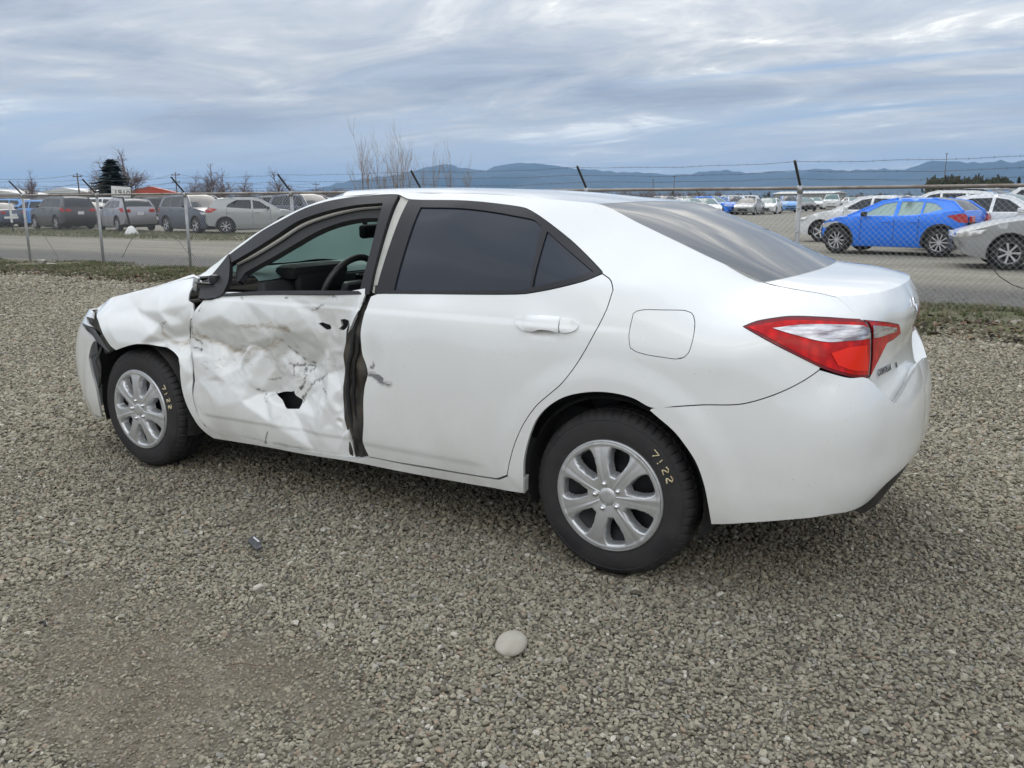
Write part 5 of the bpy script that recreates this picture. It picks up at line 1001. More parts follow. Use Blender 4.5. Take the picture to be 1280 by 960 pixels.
# tyre patches keep clear
for xw in (0,-2.7): 
    for yw in (-.77,.77): keep&=~((np.abs(PX-xw)<.07)&(np.abs(PY-yw)<.10))
PX,PY,SZ,so_,dirty_far=[q[keep] for q in (PX,PY,SZ,so_,dirty_far)]
n=len(PX); sz=SZ*np.clip(np.exp(rng.normal(0,.24,n)),.5,1.9)*(1-.18*so_)*(1+.16*vn(PX,PY,1.3,52))
rot=np.stack([rng.normal(0,.38,n),rng.normal(0,.38,n),rng.uniform(0,6.283,n)],-1)
scl=np.stack([sz*rng.uniform(.85,1.35,n),sz*rng.uniform(.75,1.05,n),sz*rng.uniform(.75,1.2,n)],-1)
zz=ground_z(PX,PY)+sz*(.22-.20*so_)*rng.uniform(.2,1.4,n)
st_o=gn_scatter('gravel',np.stack([PX,PY,zz],-1),rot,scl,rng.integers(0,8,n),[stone_mesh(i) for i in range(8)],{'muddy':np.clip(so_*.7+dirty_far*.4,0,1)},M_stone)
tag(st_o,'loose grey crushed gravel covering the yard','gravel',kind='stuff')
print('stones',n)
# ---- grass and litter on the verge
def tuft_mesh(i):
    r=np.random.default_rng(300+i); V=[];Fc=[]
    for b_ in range(11):
        a=r.uniform(0,6.28); l=r.uniform(.35,1.); o=r.uniform(0,.18); w_=.022; c,s=math.cos(a),math.sin(a); ln_=r.uniform(.3,1.1)
        p0=np.array([c*o,s*o,0]); p1=p0+np.array([c*ln_*.25,s*ln_*.25,l*.6]); p2=p0+np.array([c*ln_*.7,s*ln_*.7,l*.75 if ln_<.8 else l*.35]); q=np.array([-s,c,0])*w_
        k=len(V); V+= [p0-q,p0+q,p1+q*.8,p1-q*.8,p2]; Fc+=[(k,k+1,k+2,k+3),(k+3,k+2,k+4)]
    me=bpy.data.meshes.new('tuft'); me.from_pydata([tuple(v) for v in V],[],Fc); return me
def grass_mat():
    m=mat('verge_grass',(.1,.1,.05),.8); nt=m.node_tree; b=nt.nodes['Principled BSDF']; oi=N(nt,'ShaderNodeObjectInfo')
    L(nt,ramp(nt,oi.outputs['Random'],[(0,(.045,.062,.018)),(.45,(.085,.105,.034)),(.68,(.125,.125,.055)),(.86,(.22,.18,.10)),(1,(.12,.075,.045))]).outputs[0],b.inputs['Base Color']); return m
gxs=rng.uniform(-24,4.5,90000); gys=rng.uniform(5.4,9.4,90000); vm=vergemask(gxs,gys)*np.clip(.5+.9*vn(gxs,gys,1.1,61),.05,1)
k=rng.uniform(size=len(gxs))<vm*.75; gxs,gys=gxs[k],gys[k]; n=len(gxs); s_=rng.uniform(.035,.11,n)
gsx=rng.uniform(-60,-12,9000); gsy=rng.uniform(18.5,24.5,9000); gxs=np.concatenate([gxs,gsx]); gys=np.concatenate([gys,gsy]); s_=np.concatenate([s_,rng.uniform(.05,.16,9000)]); n=len(gxs)
g_o=gn_scatter('verge_grass',np.stack([gxs,gys,ground_z(gxs,gys)-.004],-1),np.stack([rng.normal(0,.15,n),rng.normal(0,.15,n),rng.uniform(0,6.28,n)],-1),np.stack([s_*1.3,s_*1.3,s_],-1),rng.integers(0,5,n),[tuft_mesh(i) for i in range(5)],None,grass_mat())
tag(g_o,'patchy dry grass and weeds on the verge below the fence','grass',kind='stuff')
# clods, fallen leaves and rubble along the verge lip
def clod_mat():
    m=mat('leaf_litter',(.1,.08,.05),.9); nt=m.node_tree; b=nt.nodes['Principled BSDF']; oi=N(nt,'ShaderNodeObjectInfo')
    L(nt,ramp(nt,oi.outputs['Random'],[(0,(.030,.024,.018)),(.35,(.075,.055,.036)),(.6,(.14,.085,.045)),(.8,(.20,.16,.11)),(1,(.30,.28,.24))]).outputs[0],b.inputs['Base Color']); return m
cx_=rng.uniform(-24,4.5,9000); cy_=berm_edge(cx_)+np.abs(rng.normal(0,.45,9000))-.02; n=len(cx_); s_=np.clip(np.exp(rng.normal(-3.35,.5,n)),.012,.12)
c_o=gn_scatter('leaf_litter',np.stack([cx_,cy_,ground_z(cx_,cy_)+s_*.15],-1),np.stack([rng.normal(0,.5,n),rng.normal(0,.5,n),rng.uniform(0,6.28,n)],-1),np.stack([s_*1.5,s_,s_*.6],-1),rng.integers(0,4,n),[stone_mesh(40+i) for i in range(4)],None,clod_mat())
tag(c_o,'dead leaves, clods and rubble along the lip of the verge','leaf litter',kind='stuff')
# ---- countable things lying on the gravel
def rock(name,loc,dims,seed,m,label,cat,rz=0,n=40,bev=.10,sub=True):
    r=np.random.default_rng(seed); bm=bmesh.new()
    for _ in range(n):
        v=r.normal(size=3); v/=np.linalg.norm(v); v*=r.uniform(.93,1.); bm.verts.new(v*np.array(dims)*.5)
    bmesh.ops.convex_hull(bm,input=list(bm.verts))
    for v in [v for v in bm.verts if not v.link_faces]: bm.verts.remove(v)
    if sub: bmesh.ops.subdivide_edges(bm,edges=list(bm.edges),cuts=1,use_grid_fill=True,smooth=.6); bmesh.ops.smooth_vert(bm,verts=list(bm.verts),factor=.5,use_axis_x=True,use_axis_y=True,use_axis_z=True)
    me=bpy.data.meshes.new(name); bm.to_mesh(me); bm.free(); me.materials.append(m); me.polygons.foreach_set('use_smooth',np.full(len(me.polygons),sub))
    o=bpy.data.objects.new(name,me); COL.objects.link(o); o.location=loc; o.rotation_euler=(0,0,rz); tag(o,label,cat); return o
M_rock=dirty(mat('river_cobble',(.36,.34,.285),.8),(.36,.34,.285),(.28,.24,.17),.6,14,bump=.3,bscale=40,rough=(.75,.9))
rock('cobble',(-.03,-1.50,.022),(.108,.150,.048),5,M_rock,'large smooth grey cobble lying alone on the gravel in front of the sedan','stone',.3,n=60)
M_frag=dirty(mat('pale_stone',(.42,.39,.33),.8),(.42,.39,.33),(.3,.27,.2),.4,20,rough=(.8,.9))
rock('stone_fragment',(-.72,-1.74,.018),(.062,.028,.022),9,M_frag,'long pale stone chip lying on the bare soil patch','stone',-.35,n=14,sub=False)
rock('stone_fragment',(-1.02,-1.62,.020),(.05,.034,.03),11,M_frag,'pale upright pebble between the soil patch and the black debris','stone',1.1,n=14,sub=False)
rock('stone_fragment',(.83,-1.96,.020),(.030,.026,.022),12,M_frag,'light oval pebble standing out on the gravel right of the large cobble','stone',.1,n=24)
b=MB()
b.add([(-.05,-.012,.0),(.045,-.016,.004),(.050,.010,.010),(.01,.022,.020),(-.045,.018,.016),(-.05,-.012,.012),(.045,-.016,.014),(.05,.01,.018),(.01,.022,.028),(-.045,.018,.024)],[(0,4,3,2,1),(5,6,7,8,9),(0,1,6,5),(1,2,7,6),(2,3,8,7),(3,4,9,8),(4,0,5,9)])
o=b.build('debris_shard',dirty(mat('broken_black_plastic',(.02,.02,.022),.35),(.02,.02,.022),(.2,.2,.2),.5,40,rough=(.3,.5))); o.location=(-1.32,-1.36,.022); o.rotation_euler=(.25,.1,-.3); tag(o,'small shard of black plastic with a silvery edge lying on the gravel','debris')
M_galv_s=mat('scratched_silver',(.45,.45,.45),.5,.3)
b=MB(); b.box((0,.010,.026),(.05,.006,.004)); e=b.build('silver_edge',M_galv_s,o)
b=MB(); b.tube([(-.02,0,.0),(0,.006,.006),(.022,-.004,.0)],.0045,6); o=b.build('debris_shard',M_rubber); o.location=(-1.44,-2.17,.016); tag(o,'tiny curled black scrap on the bare soil at lower left','debris')
for i,(x,y,rz,l,lb) in enumerate([(-.62,-2.02,.4,.16,'thin bent twig on the soil patch left of the large cobble'),(-.27,-1.93,-1.0,.12,'short dry twig between the soil patch and the large cobble'),(-1.72,-2.30,.9,.10,'short twig at the lower left edge of the gravel'),(.95,-1.05,.2,.13,'thin dry twig on the gravel behind the rear wheel')]):
    b=MB(); b.tube([(-l/2,0,0),(-l/5,l*.06,.006),(l/5,-l*.03,.010),(l/2,l*.08,.004)],[.0022,.002,.0016,.0009],5); o=b.build('twig',mat('twig_bark',(.13,.09,.06),.9)); o.location=(x,y,.026); o.rotation_euler=(0,0,rz); tag(o,lb,'twig')

CARDATA='''[{"t": "w", "kind": "compact", "col": "blue", "f": [-3.073, 19.849], "r": [-0.869, 19.304], "side": "L", "label": "bright blue crossover with a smashed tail parked behind the right end of the fence", "cat": "crossover"}, {"t": "w", "kind": "sedan", "col": "white", "f": [-4.726, 25.792], "r": [-2.329, 25.374], "side": "L", "label": "white sedan whose bare nose sticks out behind the bright blue crossover", "cat": "sedan"}, {"t": "w", "kind": "sedan", "col": "silver", "f": [0.756, 15.879], "r": [2.583, 16.227], "side": "L", "label": "silver sedan with seven-spoke wheels cut off by the right edge of the photo", "cat": "sedan"}, {"t": "w", "kind": "sedan", "col": "navy", "f": [-57.458, 25.707], "r": [-51.26, 25.212], "side": "L", "label": "dark blue sedan with red tail lights cut off by the left edge", "cat": "sedan"}, {"t": "w", "kind": "suv", "col": "black", "f": [-47.949, 24.788], "r": [-43.85, 24.075], "side": "L", "label": "black estate-like SUV parked behind the first two fence posts on the left", "cat": "suv"}, {"t": "w", "kind": "crossover", "col": "silverlilac", "f": [-42.025, 24.695], "r": [-37.192, 23.308], "side": "L", "label": "silver crossover with large red tail lights behind the white numbered sign", "cat": "crossover"}, {"t": "w", "kind": "suv", "col": "darkblue", "f": [-31.537, 23.19], "r": [-35.331, 23.969], "side": "R", "label": "dark blue-grey SUV facing right beside the silver crossover", "cat": "suv"}, {"t": "w", "kind": "hatch", "col": "silver", "f": [-28.904, 25.179], "r": [-30.04, 23.737], "side": "R", "label": "silver hatchback with crumpled nose beside the windscreen pillar of the sedan", "cat": "hatchback"}]'''
# ================================================================ parked cars (generic builder)
M_glassb=mat('car_glass',(.016,.020,.024),.05,0,Specular_IOR_Level=.45); M_glassg=mat('pale_green_glass',(.10,.17,.165),.06,0,Specular_IOR_Level=.4); M_glassp=mat('pale_blind_glass',(.30,.42,.40),.10,0,Specular_IOR_Level=.5)
M_lampc=mat('headlight_lens',(.62,.62,.60),.12,.2,Coat_Weight=1.); M_lampr=mat('tail_lens',(.42,.012,.015),.15,0,Coat_Weight=.5)
M_rimb=mat('alloy_rim',(.62,.62,.63),.3,.6); M_tyreb=mat('tyre_black',(.022,.022,.023),.8); M_clad=mat('black_cladding',(.028,.028,.030),.6); M_grille=mat('grille_black',(.012,.012,.013),.5); M_plate=mat('licence_plate',(.6,.6,.62),.5)
CARCOL={'white':(.74,.75,.75),'offwhite':(.66,.66,.63),'silver':(.32,.33,.33),'silverlilac':(.27,.265,.29),'grey':(.20,.21,.22),'black':(.022,.022,.026),'navy':(.05,.07,.12),'darkblue':(.045,.055,.085),'blue':(.007,.19,.85),'skyblue':(.12,.33,.72),'red':(.33,.02,.025),'maroon':(.16,.02,.03),'tan':(.42,.38,.31)}
CM={}
for k_,v_ in CARCOL.items():
    CM[k_]=dirty(mat('car_paint_'+k_,v_,.3,.25 if 'silver' in k_ or k_ in('grey','blue') else 0,Coat_Weight=.7,Coat_Roughness=.06),v_,tuple(.6*a+.4*b_ for a,b_ in zip(v_,(.3,.28,.24))),(.5 if max(v_)>.3 and k_ not in('blue','skyblue') else .12),2.5,rough=(.28,.5))
# style: length frame x from nose 0 to tail L ; wheels at xf, xr ; lower outline top line ; greenhouse
STY={
'sedan':dict(L=4.6,W=1.80,H=1.44,xf=.92,xr=3.62,R=.325,top=[(0.05,.45),(.0,.62),(.12,.72),(.75,.90),(1.25,.98)],belt=[(1.25,.98),(3.75,1.04)],tail=[(3.75,1.04),(4.30,1.06),(4.52,1.03),(4.58,.78),(4.60,.55),(4.52,.32)],gh=[(1.25,.98),(2.05,1.37),(2.40,1.43),(3.05,1.43),(3.35,1.36),(3.95,1.05)],win=[[(1.62,1.02),(2.12,1.32),(2.42,1.365),(2.42,1.02)],[(2.50,1.02),(2.50,1.365),(3.02,1.35),(3.28,1.25),(3.50,1.07)]],clad=0),
'hatch':dict(L=4.3,W=1.78,H=1.60,xf=.88,xr=3.50,R=.34,top=[(0.05,.48),(.0,.68),(.12,.82),(.70,1.0),(1.10,1.06)],belt=[(1.10,1.06),(3.7,1.15)],tail=[(3.7,1.15),(4.12,1.20),(4.25,1.0),(4.30,.7),(4.30,.5),(4.2,.36)],gh=[(1.10,1.06),(1.85,1.49),(2.20,1.58),(3.10,1.58),(3.75,1.50),(4.15,1.18)],win=[[(1.48,1.10),(1.92,1.42),(2.25,1.49),(2.25,1.10)],[(2.33,1.10),(2.33,1.50),(2.95,1.50),(3.35,1.30),(3.42,1.18)]],clad=1),
'crossover':dict(L=4.4,W=1.80,H=1.62,xf=.90,xr=3.55,R=.36,top=[(0.05,.50),(.0,.70),(.12,.88),(.72,1.02),(1.15,1.08)],belt=[(1.15,1.08),(3.8,1.16)],tail=[(3.8,1.16),(4.25,1.20),(4.34,1.0),(4.40,.75),(4.40,.52),(4.3,.36)],gh=[(1.15,1.08),(1.95,1.52),(2.30,1.60),(3.40,1.58),(4.00,1.50),(4.25,1.20)],win=[[(1.55,1.12),(2.02,1.46),(2.36,1.52),(2.36,1.12)],[(2.44,1.12),(2.44,1.52),(3.18,1.51),(3.18,1.13)],[(3.26,1.14),(3.26,1.50),(3.62,1.47),(3.88,1.20)]],clad=1),
'compact':dict(L=3.90,W=1.72,H=1.52,xf=.78,xr=3.28,R=.335,top=[(0.05,.45),(.0,.64),(.12,.82),(.62,.94),(1.00,.99)],belt=[(1.00,.99),(2.9,1.04),(3.55,1.16)],tail=[(3.55,1.16),(3.74,1.14),(3.80,.95),(3.76,.72),(3.86,.55),(3.80,.40)],gh=[(1.00,.99),(1.78,1.40),(2.15,1.48),(2.95,1.47),(3.45,1.38),(3.72,1.14)],win=[[(1.36,1.02),(1.85,1.34),(2.16,1.40),(2.16,1.02)],[(2.26,1.02),(2.26,1.405),(2.78,1.40),(2.78,1.06)],[(2.83,1.07),(2.83,1.39),(3.05,1.35),(3.28,1.20)]],clad=1),
'suv':dict(L=4.85,W=1.93,H=1.78,xf=.95,xr=3.85,R=.38,top=[(0.05,.52),(.0,.78),(.08,.98),(.72,1.12),(1.30,1.17)],belt=[(1.30,1.17),(4.3,1.20)],tail=[(4.3,1.20),(4.74,1.22),(4.80,1.0),(4.85,.75),(4.85,.52),(4.75,.38)],gh=[(1.30,1.17),(1.98,1.66),(2.35,1.75),(3.90,1.75),(4.45,1.69),(4.74,1.22)],win=[[(1.66,1.21),(2.05,1.60),(2.42,1.67),(2.42,1.21)],[(2.50,1.21),(2.50,1.67),(3.38,1.67),(3.38,1.21)],[(3.46,1.21),(3.46,1.67),(4.20,1.63),(4.42,1.24)]],clad=1),
'minivan':dict(L=5.0,W=1.96,H=1.76,xf=.95,xr=3.95,R=.35,top=[(0.05,.48),(.0,.66),(.15,.85),(.75,1.02),(1.05,1.08)],belt=[(1.05,1.08),(4.4,1.13)],tail=[(4.4,1.13),(4.90,1.16),(4.96,1.0),(5.0,.7),(5.0,.5),(4.9,.34)],gh=[(1.05,1.08),(2.05,1.62),(2.45,1.72),(4.10,1.73),(4.65,1.66),(4.90,1.16)],win=[[(1.50,1.12),(2.15,1.56),(2.50,1.62),(2.50,1.12)],[(2.60,1.12),(2.60,1.63),(3.50,1.64),(3.50,1.13)],[(3.60,1.13),(3.60,1.64),(4.35,1.60),(4.55,1.16)]],clad=0),
'pickup':dict(L=5.6,W=1.95,H=1.85,xf=.98,xr=4.35,R=.39,top=[(0.05,.55),(.0,.85),(.06,1.06),(.8,1.18),(1.40,1.22)],belt=[(1.40,1.22),(3.45,1.24)],tail=[(3.45,1.24),(5.45,1.24),(5.55,1.22),(5.6,.9),(5.6,.58),(5.5,.50)],gh=[(1.40,1.22),(2.00,1.74),(2.35,1.83),(3.10,1.83),(3.32,1.74),(3.45,1.24)],win=[[(1.75,1.26),(2.08,1.68),(2.40,1.75),(2.40,1.26)],[(2.48,1.26),(2.48,1.75),(3.05,1.75),(3.25,1.66),(3.32,1.28)]],clad=0),
}
_c=STY['compact']; _f=lambda p:(max(p[0]-(.30*min(1,p[0]/.6)),0 if p[0]<.01 else .02),.45+(p[1]-.45)*.88)
for _k in ('top','belt','tail','gh'): _c[_k]=[_f(p) for p in _c[_k]]
_c['win']=[[_f(p) for p in w_] for w_ in _c['win']]; _c['xf']-=.30; _c['xr']-=.30; _c['L']-=.30; _c['H']*=.9
def cdt_poly(outer,holes,grid):
    P=resamp(np.array(outer,float),grid); Hs=[resamp(np.array(h,float),grid) for h in holes]
    lo,hi=P.min(0),P.max(0); a,b_=np.meshgrid(np.arange(lo[0]+grid/2,hi[0],grid),np.arange(lo[1]+grid/2,hi[1],grid)); G=np.stack([a.ravel(),b_.ravel()],-1); ok=inside(G,P)
    for h in Hs: ok&=~inside(G,h)
    G=G[ok]; B=np.vstack([P]+Hs)
    if len(G): G=G[np.sqrt(((G[:,None]-B[None])**2).sum(2)).min(1)>grid*.4]
    ed=[];s=0
    for q in [P]+Hs: ed+=[(s+i,s+(i+1)%len(q)) for i in range(len(q))]; s+=len(q)
    vs,es,fs,*_=delaunay_2d_cdt([Vector(q) for q in np.vstack([B,G])],ed,[],0,1e-5)
    V=np.array([tuple(v) for v in vs]); Fc=np.array([tuple(f) for f in fs]); Cn=V[Fc].mean(1); k=inside(Cn,P)
    for h in Hs: k&=~inside(Cn,h)
    return V,Fc[k]
def make_car(kind,col,detail=1,nose_off=False,tail_off=False,name='parked_car'):
    s=STY[kind]; Lg,W=s['L'],s['W']; x0=Lg/2; root=empty(name); beltz=s['belt'][0][1]; Rw=s['R']; ar=Rw+.055
    bx=[p[0] for p in s['belt']]; bz=[p[1] for p in s['belt']]; gtop=max(p[1] for p in s['gh'])
    def wd(x,z):
        x=np.asarray(x,float); z=np.asarray(z,float); t=np.clip((x-0)/.75,0,1); t2=np.clip((Lg-x)/.6,0,1)
        w_=W/2*(1-.20*(1-t)**2.2-.13*(1-t2)**2.2); zb=np.interp(x,bx,bz)
        w_=w_-.035*np.clip((.42-z)/.2,0,1)**2-.028*np.clip((z-.72)/.35,0,1)**1.5-np.clip((z-zb+.01)/(gtop-zb),0,1.1)**1.05*.24-.03*np.clip((z-zb+.02)/.03,0,1)
        return w_-.012*np.exp(-((z-.60)/.06)**2)
    def arch(xc):
        return [(xc+ar*math.cos(t),Rw+ar*math.sin(t)) for t in np.linspace(-.35,PI+.35,15)]
    zb0=.27 if not s['clad'] else .30
    af=arch(s['xf']); ab=arch(s['xr'])
    low=[(.12,.30)]+[p for p in s['top']]+[p for p in s['belt'][1:]]+s['tail'][1:]+[(Lg-.35,zb0+.04)]
    outer=low+ab[:1]+ab[1:]+af[:1]+af[1:]
    outer=[p for p in outer]
    V,Fc=cdt_poly(outer,[],.13 if detail else .3)
    verts=[];faces=[];fm=[]
    def addside(V,Fc,off,mi,push=0):
        for sgn in (-1,1):
            b_=len(verts); w_=wd(V[:,0],V[:,1])+off
            verts.extend([(v[0]-x0,sgn*ww,v[1]) for v,ww in zip(V,w_)])
            for f in Fc:
                A,B,C=[V[i] for i in f]; cr=(B[0]-A[0])*(C[1]-A[1])-(B[1]-A[1])*(C[0]-A[0]); f2=tuple(int(i)+b_ for i in f)
                if (cr<0)^(sgn>0): f2=f2[::-1]
                faces.append(f2); fm.append(mi)
    addside(V,Fc,0,0)
    gh=s['gh']; lowg=[(x,float(np.interp(x,bx,bz))) for x in np.linspace(gh[-1][0],gh[0][0],12)]
    if gh[-1][0]>bx[-1]: lowg[0]=gh[-1]
    Vg,Fg=cdt_poly(gh+lowg[1:-1],[w_ for w_ in s['win']],.16 if detail else .4); addside(Vg,Fg,0,0)
    # spine across the car
    def spine(pts,crown,mi,name=None,m=None,inset_=0,sub=2):
        P=[]
        for a,b_ in zip(pts[:-1],pts[1:]):
            for k in range(sub): P.append((a[0]+(b_[0]-a[0])*k/sub,a[1]+(b_[1]-a[1])*k/sub))
        P.append(pts[-1]); nn=9; vv=[];ff=[]
        for i,(x,z) in enumerate(P):
            q0=P[max(i-1,0)];q1=P[min(i+1,len(P)-1)]; tx,tz=q1[0]-q0[0],q1[1]-q0[1]; l_=math.hypot(tx,tz)+1e-9; nx,nz=-tz/l_,tx/l_
            w_=float(wd(x,z))-inset_
            for j in range(nn):
                t=-1+2*j/(nn-1); cr=crown*(1-abs(t)**2.3); vv.append((x+nx*cr-x0,w_*t,z+nz*cr))
        for i in range(len(P)-1):
            for j in range(nn-1): ff.append((i*nn+j,i*nn+j+1,(i+1)*nn+j+1,(i+1)*nn+j)[::-1])
        if name is None:
            b_=len(verts); verts.extend(vv); faces.extend([tuple(i+b_ for i in f) for f in ff]); fm.extend([mi]*len(ff))
        else:
            return mesh_obj(name,vv,ff,m,root)
    spine([(.12,.28)]+s['top'],.05,0)
    gi=gh.index(max(gh,key=lambda p:p[1])); 
    spine(gh[2:-2] if len(gh)>4 else gh[1:-1],.03,0)
    rear=gh[-2:]
    tl=[p for p in s['tail'] if p[0]>=gh[-1][0]-.02]; tl=[gh[-1]]+[p for p in tl if p!=gh[-1]]
    if kind=='pickup': tl=[(3.45,1.24)]+s['tail'][1:]
    spine(tl,.035,0)
    ws=spine(gh[:3],.05,0,'windscreen',M_glassg if not detail or col in('white','silverlilac') else M_glassb,.05)
    rw=spine(gh[-3:],.04,0,'rear_window',M_glassb,.05)
    # pillars beside the screens
    for seg in (gh[:3],gh[-3:]):
        for sgn in (-1,1):
            pts=[(x-x0,sgn*(float(wd(x,z))-.03),z+.004) for x,z in seg]; b_=len(verts); mb_=MB(); mb_.tube(pts,.035,6); verts.extend(mb_.v); faces.extend([tuple(i+b_ for i in f) for f in mb_.f]); fm.extend([0]*len(mb_.f))
    # cladding: dark arch lips, sill, lower bumpers
    for xc in (s['xf'],s['xr']):
        for sgn in (-1,1):
            b_=len(verts); ww=.045 if s['clad'] else .014
            for k in range(17):
                t=-.25+(PI+.5)*k/16
                for rr,dy in ((ar-.004,-.20),(ar-.004,.008),(ar+ww,.008),(ar+ww+.008,-.006)):
                    x,z=xc+rr*math.cos(t),Rw+rr*math.sin(t); z=max(z,.2); verts.append((x-x0,sgn*(float(wd(x,max(z,.3)))+dy),z))
            for k in range(16):
                for j in range(3): faces.append((b_+k*4+j,b_+k*4+j+1,b_+(k+1)*4+j+1,b_+(k+1)*4+j)); fm.append(1 if (j or True) else 1)
    mb_=MB(); mb_.box((0,0,.30),(Lg-1.0,W-.30,.22)); mb_.box((s['xf']-x0,0,.55),(1.1,W-.62,.5)); mb_.box((s['xr']-x0,0,.55),(1.1,W-.62,.5)); mb_.box(((s['xf']+s['xr'])/2-x0,0,.27),(s['xr']-s['xf']-2*ar+.04,W-.06,.10)); mb_.box((s['xf']-x0+1.3,0,.75),(.9,W-.5,.4)); mb_.box((s['xr']-x0-.5,0,.75),(1.,W-.4,.4))
    b_=len(verts); verts.extend(mb_.v); faces.extend([tuple(i+b_ for i in f) for f in mb_.f]); fm.extend([1]*len(mb_.f))
    body=mesh_obj('body',verts,faces,parent=root,mats=[CM[col],M_clad],fmat=fm)
    body.material_slots[0].link='OBJECT'; body.material_slots[0].material=CM[col]
    bm=bmesh.new(); bm.from_mesh(body.data); bmesh.ops.remove_doubles(bm,verts=bm.verts,dist=.004)
    for e in bm.edges:
        if len(e.link_faces)==2 and e.calc_face_angle(0)>.62: e.smooth=False
    bm.to_mesh(body.data); bm.free()
    for sgn in (-1,1):
        for q in s['win']:
            Vw,Fw=cdt_poly(q,[],.2); w_=wd(Vw[:,0],Vw[:,1])-.012
            mesh_obj('side_window',[(v[0]-x0,sgn*k_,v[1]) for v,k_ in zip(Vw,w_)],Fw,M_glassp if col in('blue',) else M_glassb,root)
    # wheels
    for xc in (s['xf'],s['xr']):
        for sgn in (-1,1):
            wl=empty('wheel',(xc-x0,sgn*(W/2-.11),Rw)); wl.parent=root
            b=MB(); b.lathe([(Rw*.62,-.10),(Rw*.70,-.105),(Rw*.95,-.095),(Rw,-.07),(Rw,.07),(Rw*.95,.095),(Rw*.6,.1)],(0,0,0),20)
            b.build('tyre',M_tyreb,wl,smooth=True)
            b=MB(); nsp={'silver':7,'blue':10}.get(col,5)
            b.lathe([(Rw*.60,-.085),(Rw*.655,-.104),(Rw*.665,-.098)],(0,0,0),24); b.lathe([(0,-.095),(Rw*.14,-.095),(Rw*.17,-.08)],(0,0,0),12)
            for k in range(nsp):
                t=2*PI*k/nsp; hw=.22/nsp*5*.28*Rw*1.6; c_,s_=math.cos(t),math.sin(t)
                pts=[]
                for rr,h_,dep in ((Rw*.12,hw*.55,-.094),(Rw*.63,hw*.95,-.100)):
                    for q in (-h_,h_): pts.append((rr*c_-q*s_,dep,rr*s_+q*c_))
                for p in list(pts): pts.append((p[0],p[1]+.03,p[2]))
                b.add(pts,[(0,1,3,2),(4,6,7,5),(0,2,6,4),(1,5,7,3)])
            if sgn>0: b.v=[(v[0],-v[1],v[2]) for v in b.v]; b.f=[f[::-1] for f in b.f]
            b.build('rim',M_rimb,wl)
            b=MB(); b.lathe([(0,-.05*-sgn*-1),(Rw*.62,-.05*-sgn*-1)],(0,0,0),16); b.build('brake_disc',M_clad,wl)
    # lamps, grille, mirrors, handles, door gaps
    hx,hz=s['top'][2]; hz=(s['top'][1][1]+s['top'][2][1])/2
    for sgn in (-1,1):
        if not nose_off:
            q=[(.04,hz-.07),(.02,hz+.02),(.14,hz+.07),(.52,hz+.11),(.40,hz+.01)]
            Vw,Fw=cdt_poly(q,[],.12); w_=wd(Vw[:,0],Vw[:,1])+.006; o=mesh_obj('headlight',[(v[0]-x0,sgn*k_,v[1]) for v,k_ in zip(Vw,w_)],Fw,M_lampc,root)
            b=MB(); b.box((.02-x0,sgn*W*.30,hz),(.07,W*.17,.10),.02); b.build('headlight',M_lampc,root)
        tz=s['tail'][-3][1]; tz0=(s['tail'][1][1]+.0); 
        q=[(Lg-.50,tz0-.10),(Lg-.14,tz0-.04),(Lg-.07,tz0-.10),(Lg-.05,tz0-.26),(Lg-.22,tz0-.25)]
        Vw,Fw=cdt_poly(q,[],.12); w_=wd(Vw[:,0],Vw[:,1])+.006; mesh_obj('tail_light',[(v[0]-x0,sgn*k_,v[1]) for v,k_ in zip(Vw,w_)],Fw,M_lampr,root)
        b=MB(); b.box((Lg-x0-.02,sgn*W*.33,tz0-.18),(.06,W*.15,.15),.02); b.build('tail_light',M_lampr,root)
        if detail:
            mx=s['win'][0][0][0]+.12; b=MB(); b.box((mx-x0,sgn*(W/2+.07),s['win'][0][0][1]+.04),(.12,.16,.12),.03); b.build('door_mirror',M_clad if s['clad'] else CM[col],root)
            b=MB()
            for xx in (s['win'][0][0][0]+.02,s['win'][0][3][0]+.04,s['win'][1][-1][0]+.0):
                zt=float(np.interp(xx,bx,bz))-.01; z0=.34
                if abs(xx-s['xr'])<ar+.05: z0=.34+ar
                pts=[(xx-x0,sgn*(float(wd(xx,z))+.001),z) for z in np.linspace(z0,zt,7)]; b.tube(pts,.006,4)
            tag(b.build('door_gap',M_grille,root),kind='stuff')
            for w2 in s['win'][:2]:
                xx=w2[-1][0]-.16 if w2 is s['win'][0] else min(w2[-1][0],s['xr']-ar*.2)-.10; b=MB(); b.box((xx-x0,sgn*(float(wd(xx,.9))+.012),s['belt'][0][1]-.12),(.20,.03,.03),.01); b.build('door_handle',CM[col],root)
    if detail:
        b=MB(); zg=s['top'][1][1]; b.box((.0-x0,0,zg-.06),(.06,W*.42,.20),.02); b.box((.02-x0,0,.40),(.05,W*.55,.10),.01); b.build('grille',M_grille,root)
        b=MB(); b.box((Lg-x0+.035,0,s['tail'][1][1]-.32),(.012,.32,.16)); b.build('number_plate',M_plate,root)
        if s['clad'] and kind!='compact':
            for sgn in (-1,1):
                b=MB(); zr=gh[2][1]+.05; b.tube([(gh[2][0]+.1-x0,sgn*(W/2-.34),zr-.02),(gh[2][0]+.25-x0,sgn*(W/2-.34),zr+.02),(gh[-3][0]+.2-x0,sgn*(W/2-.34),gh[-3][1]+.06),(gh[-3][0]+.35-x0,sgn*(W/2-.34),gh[-3][1]+.02)],.02,5); b.build('roof_rail',M_clad,root)
    return root
def kids(o,D): return D.get(o,[])
def child_map():
    D={}
    for o in bpy.data.objects:
        if o.parent: D.setdefault(o.parent,[]).append(o)
    return D
CMAP={}
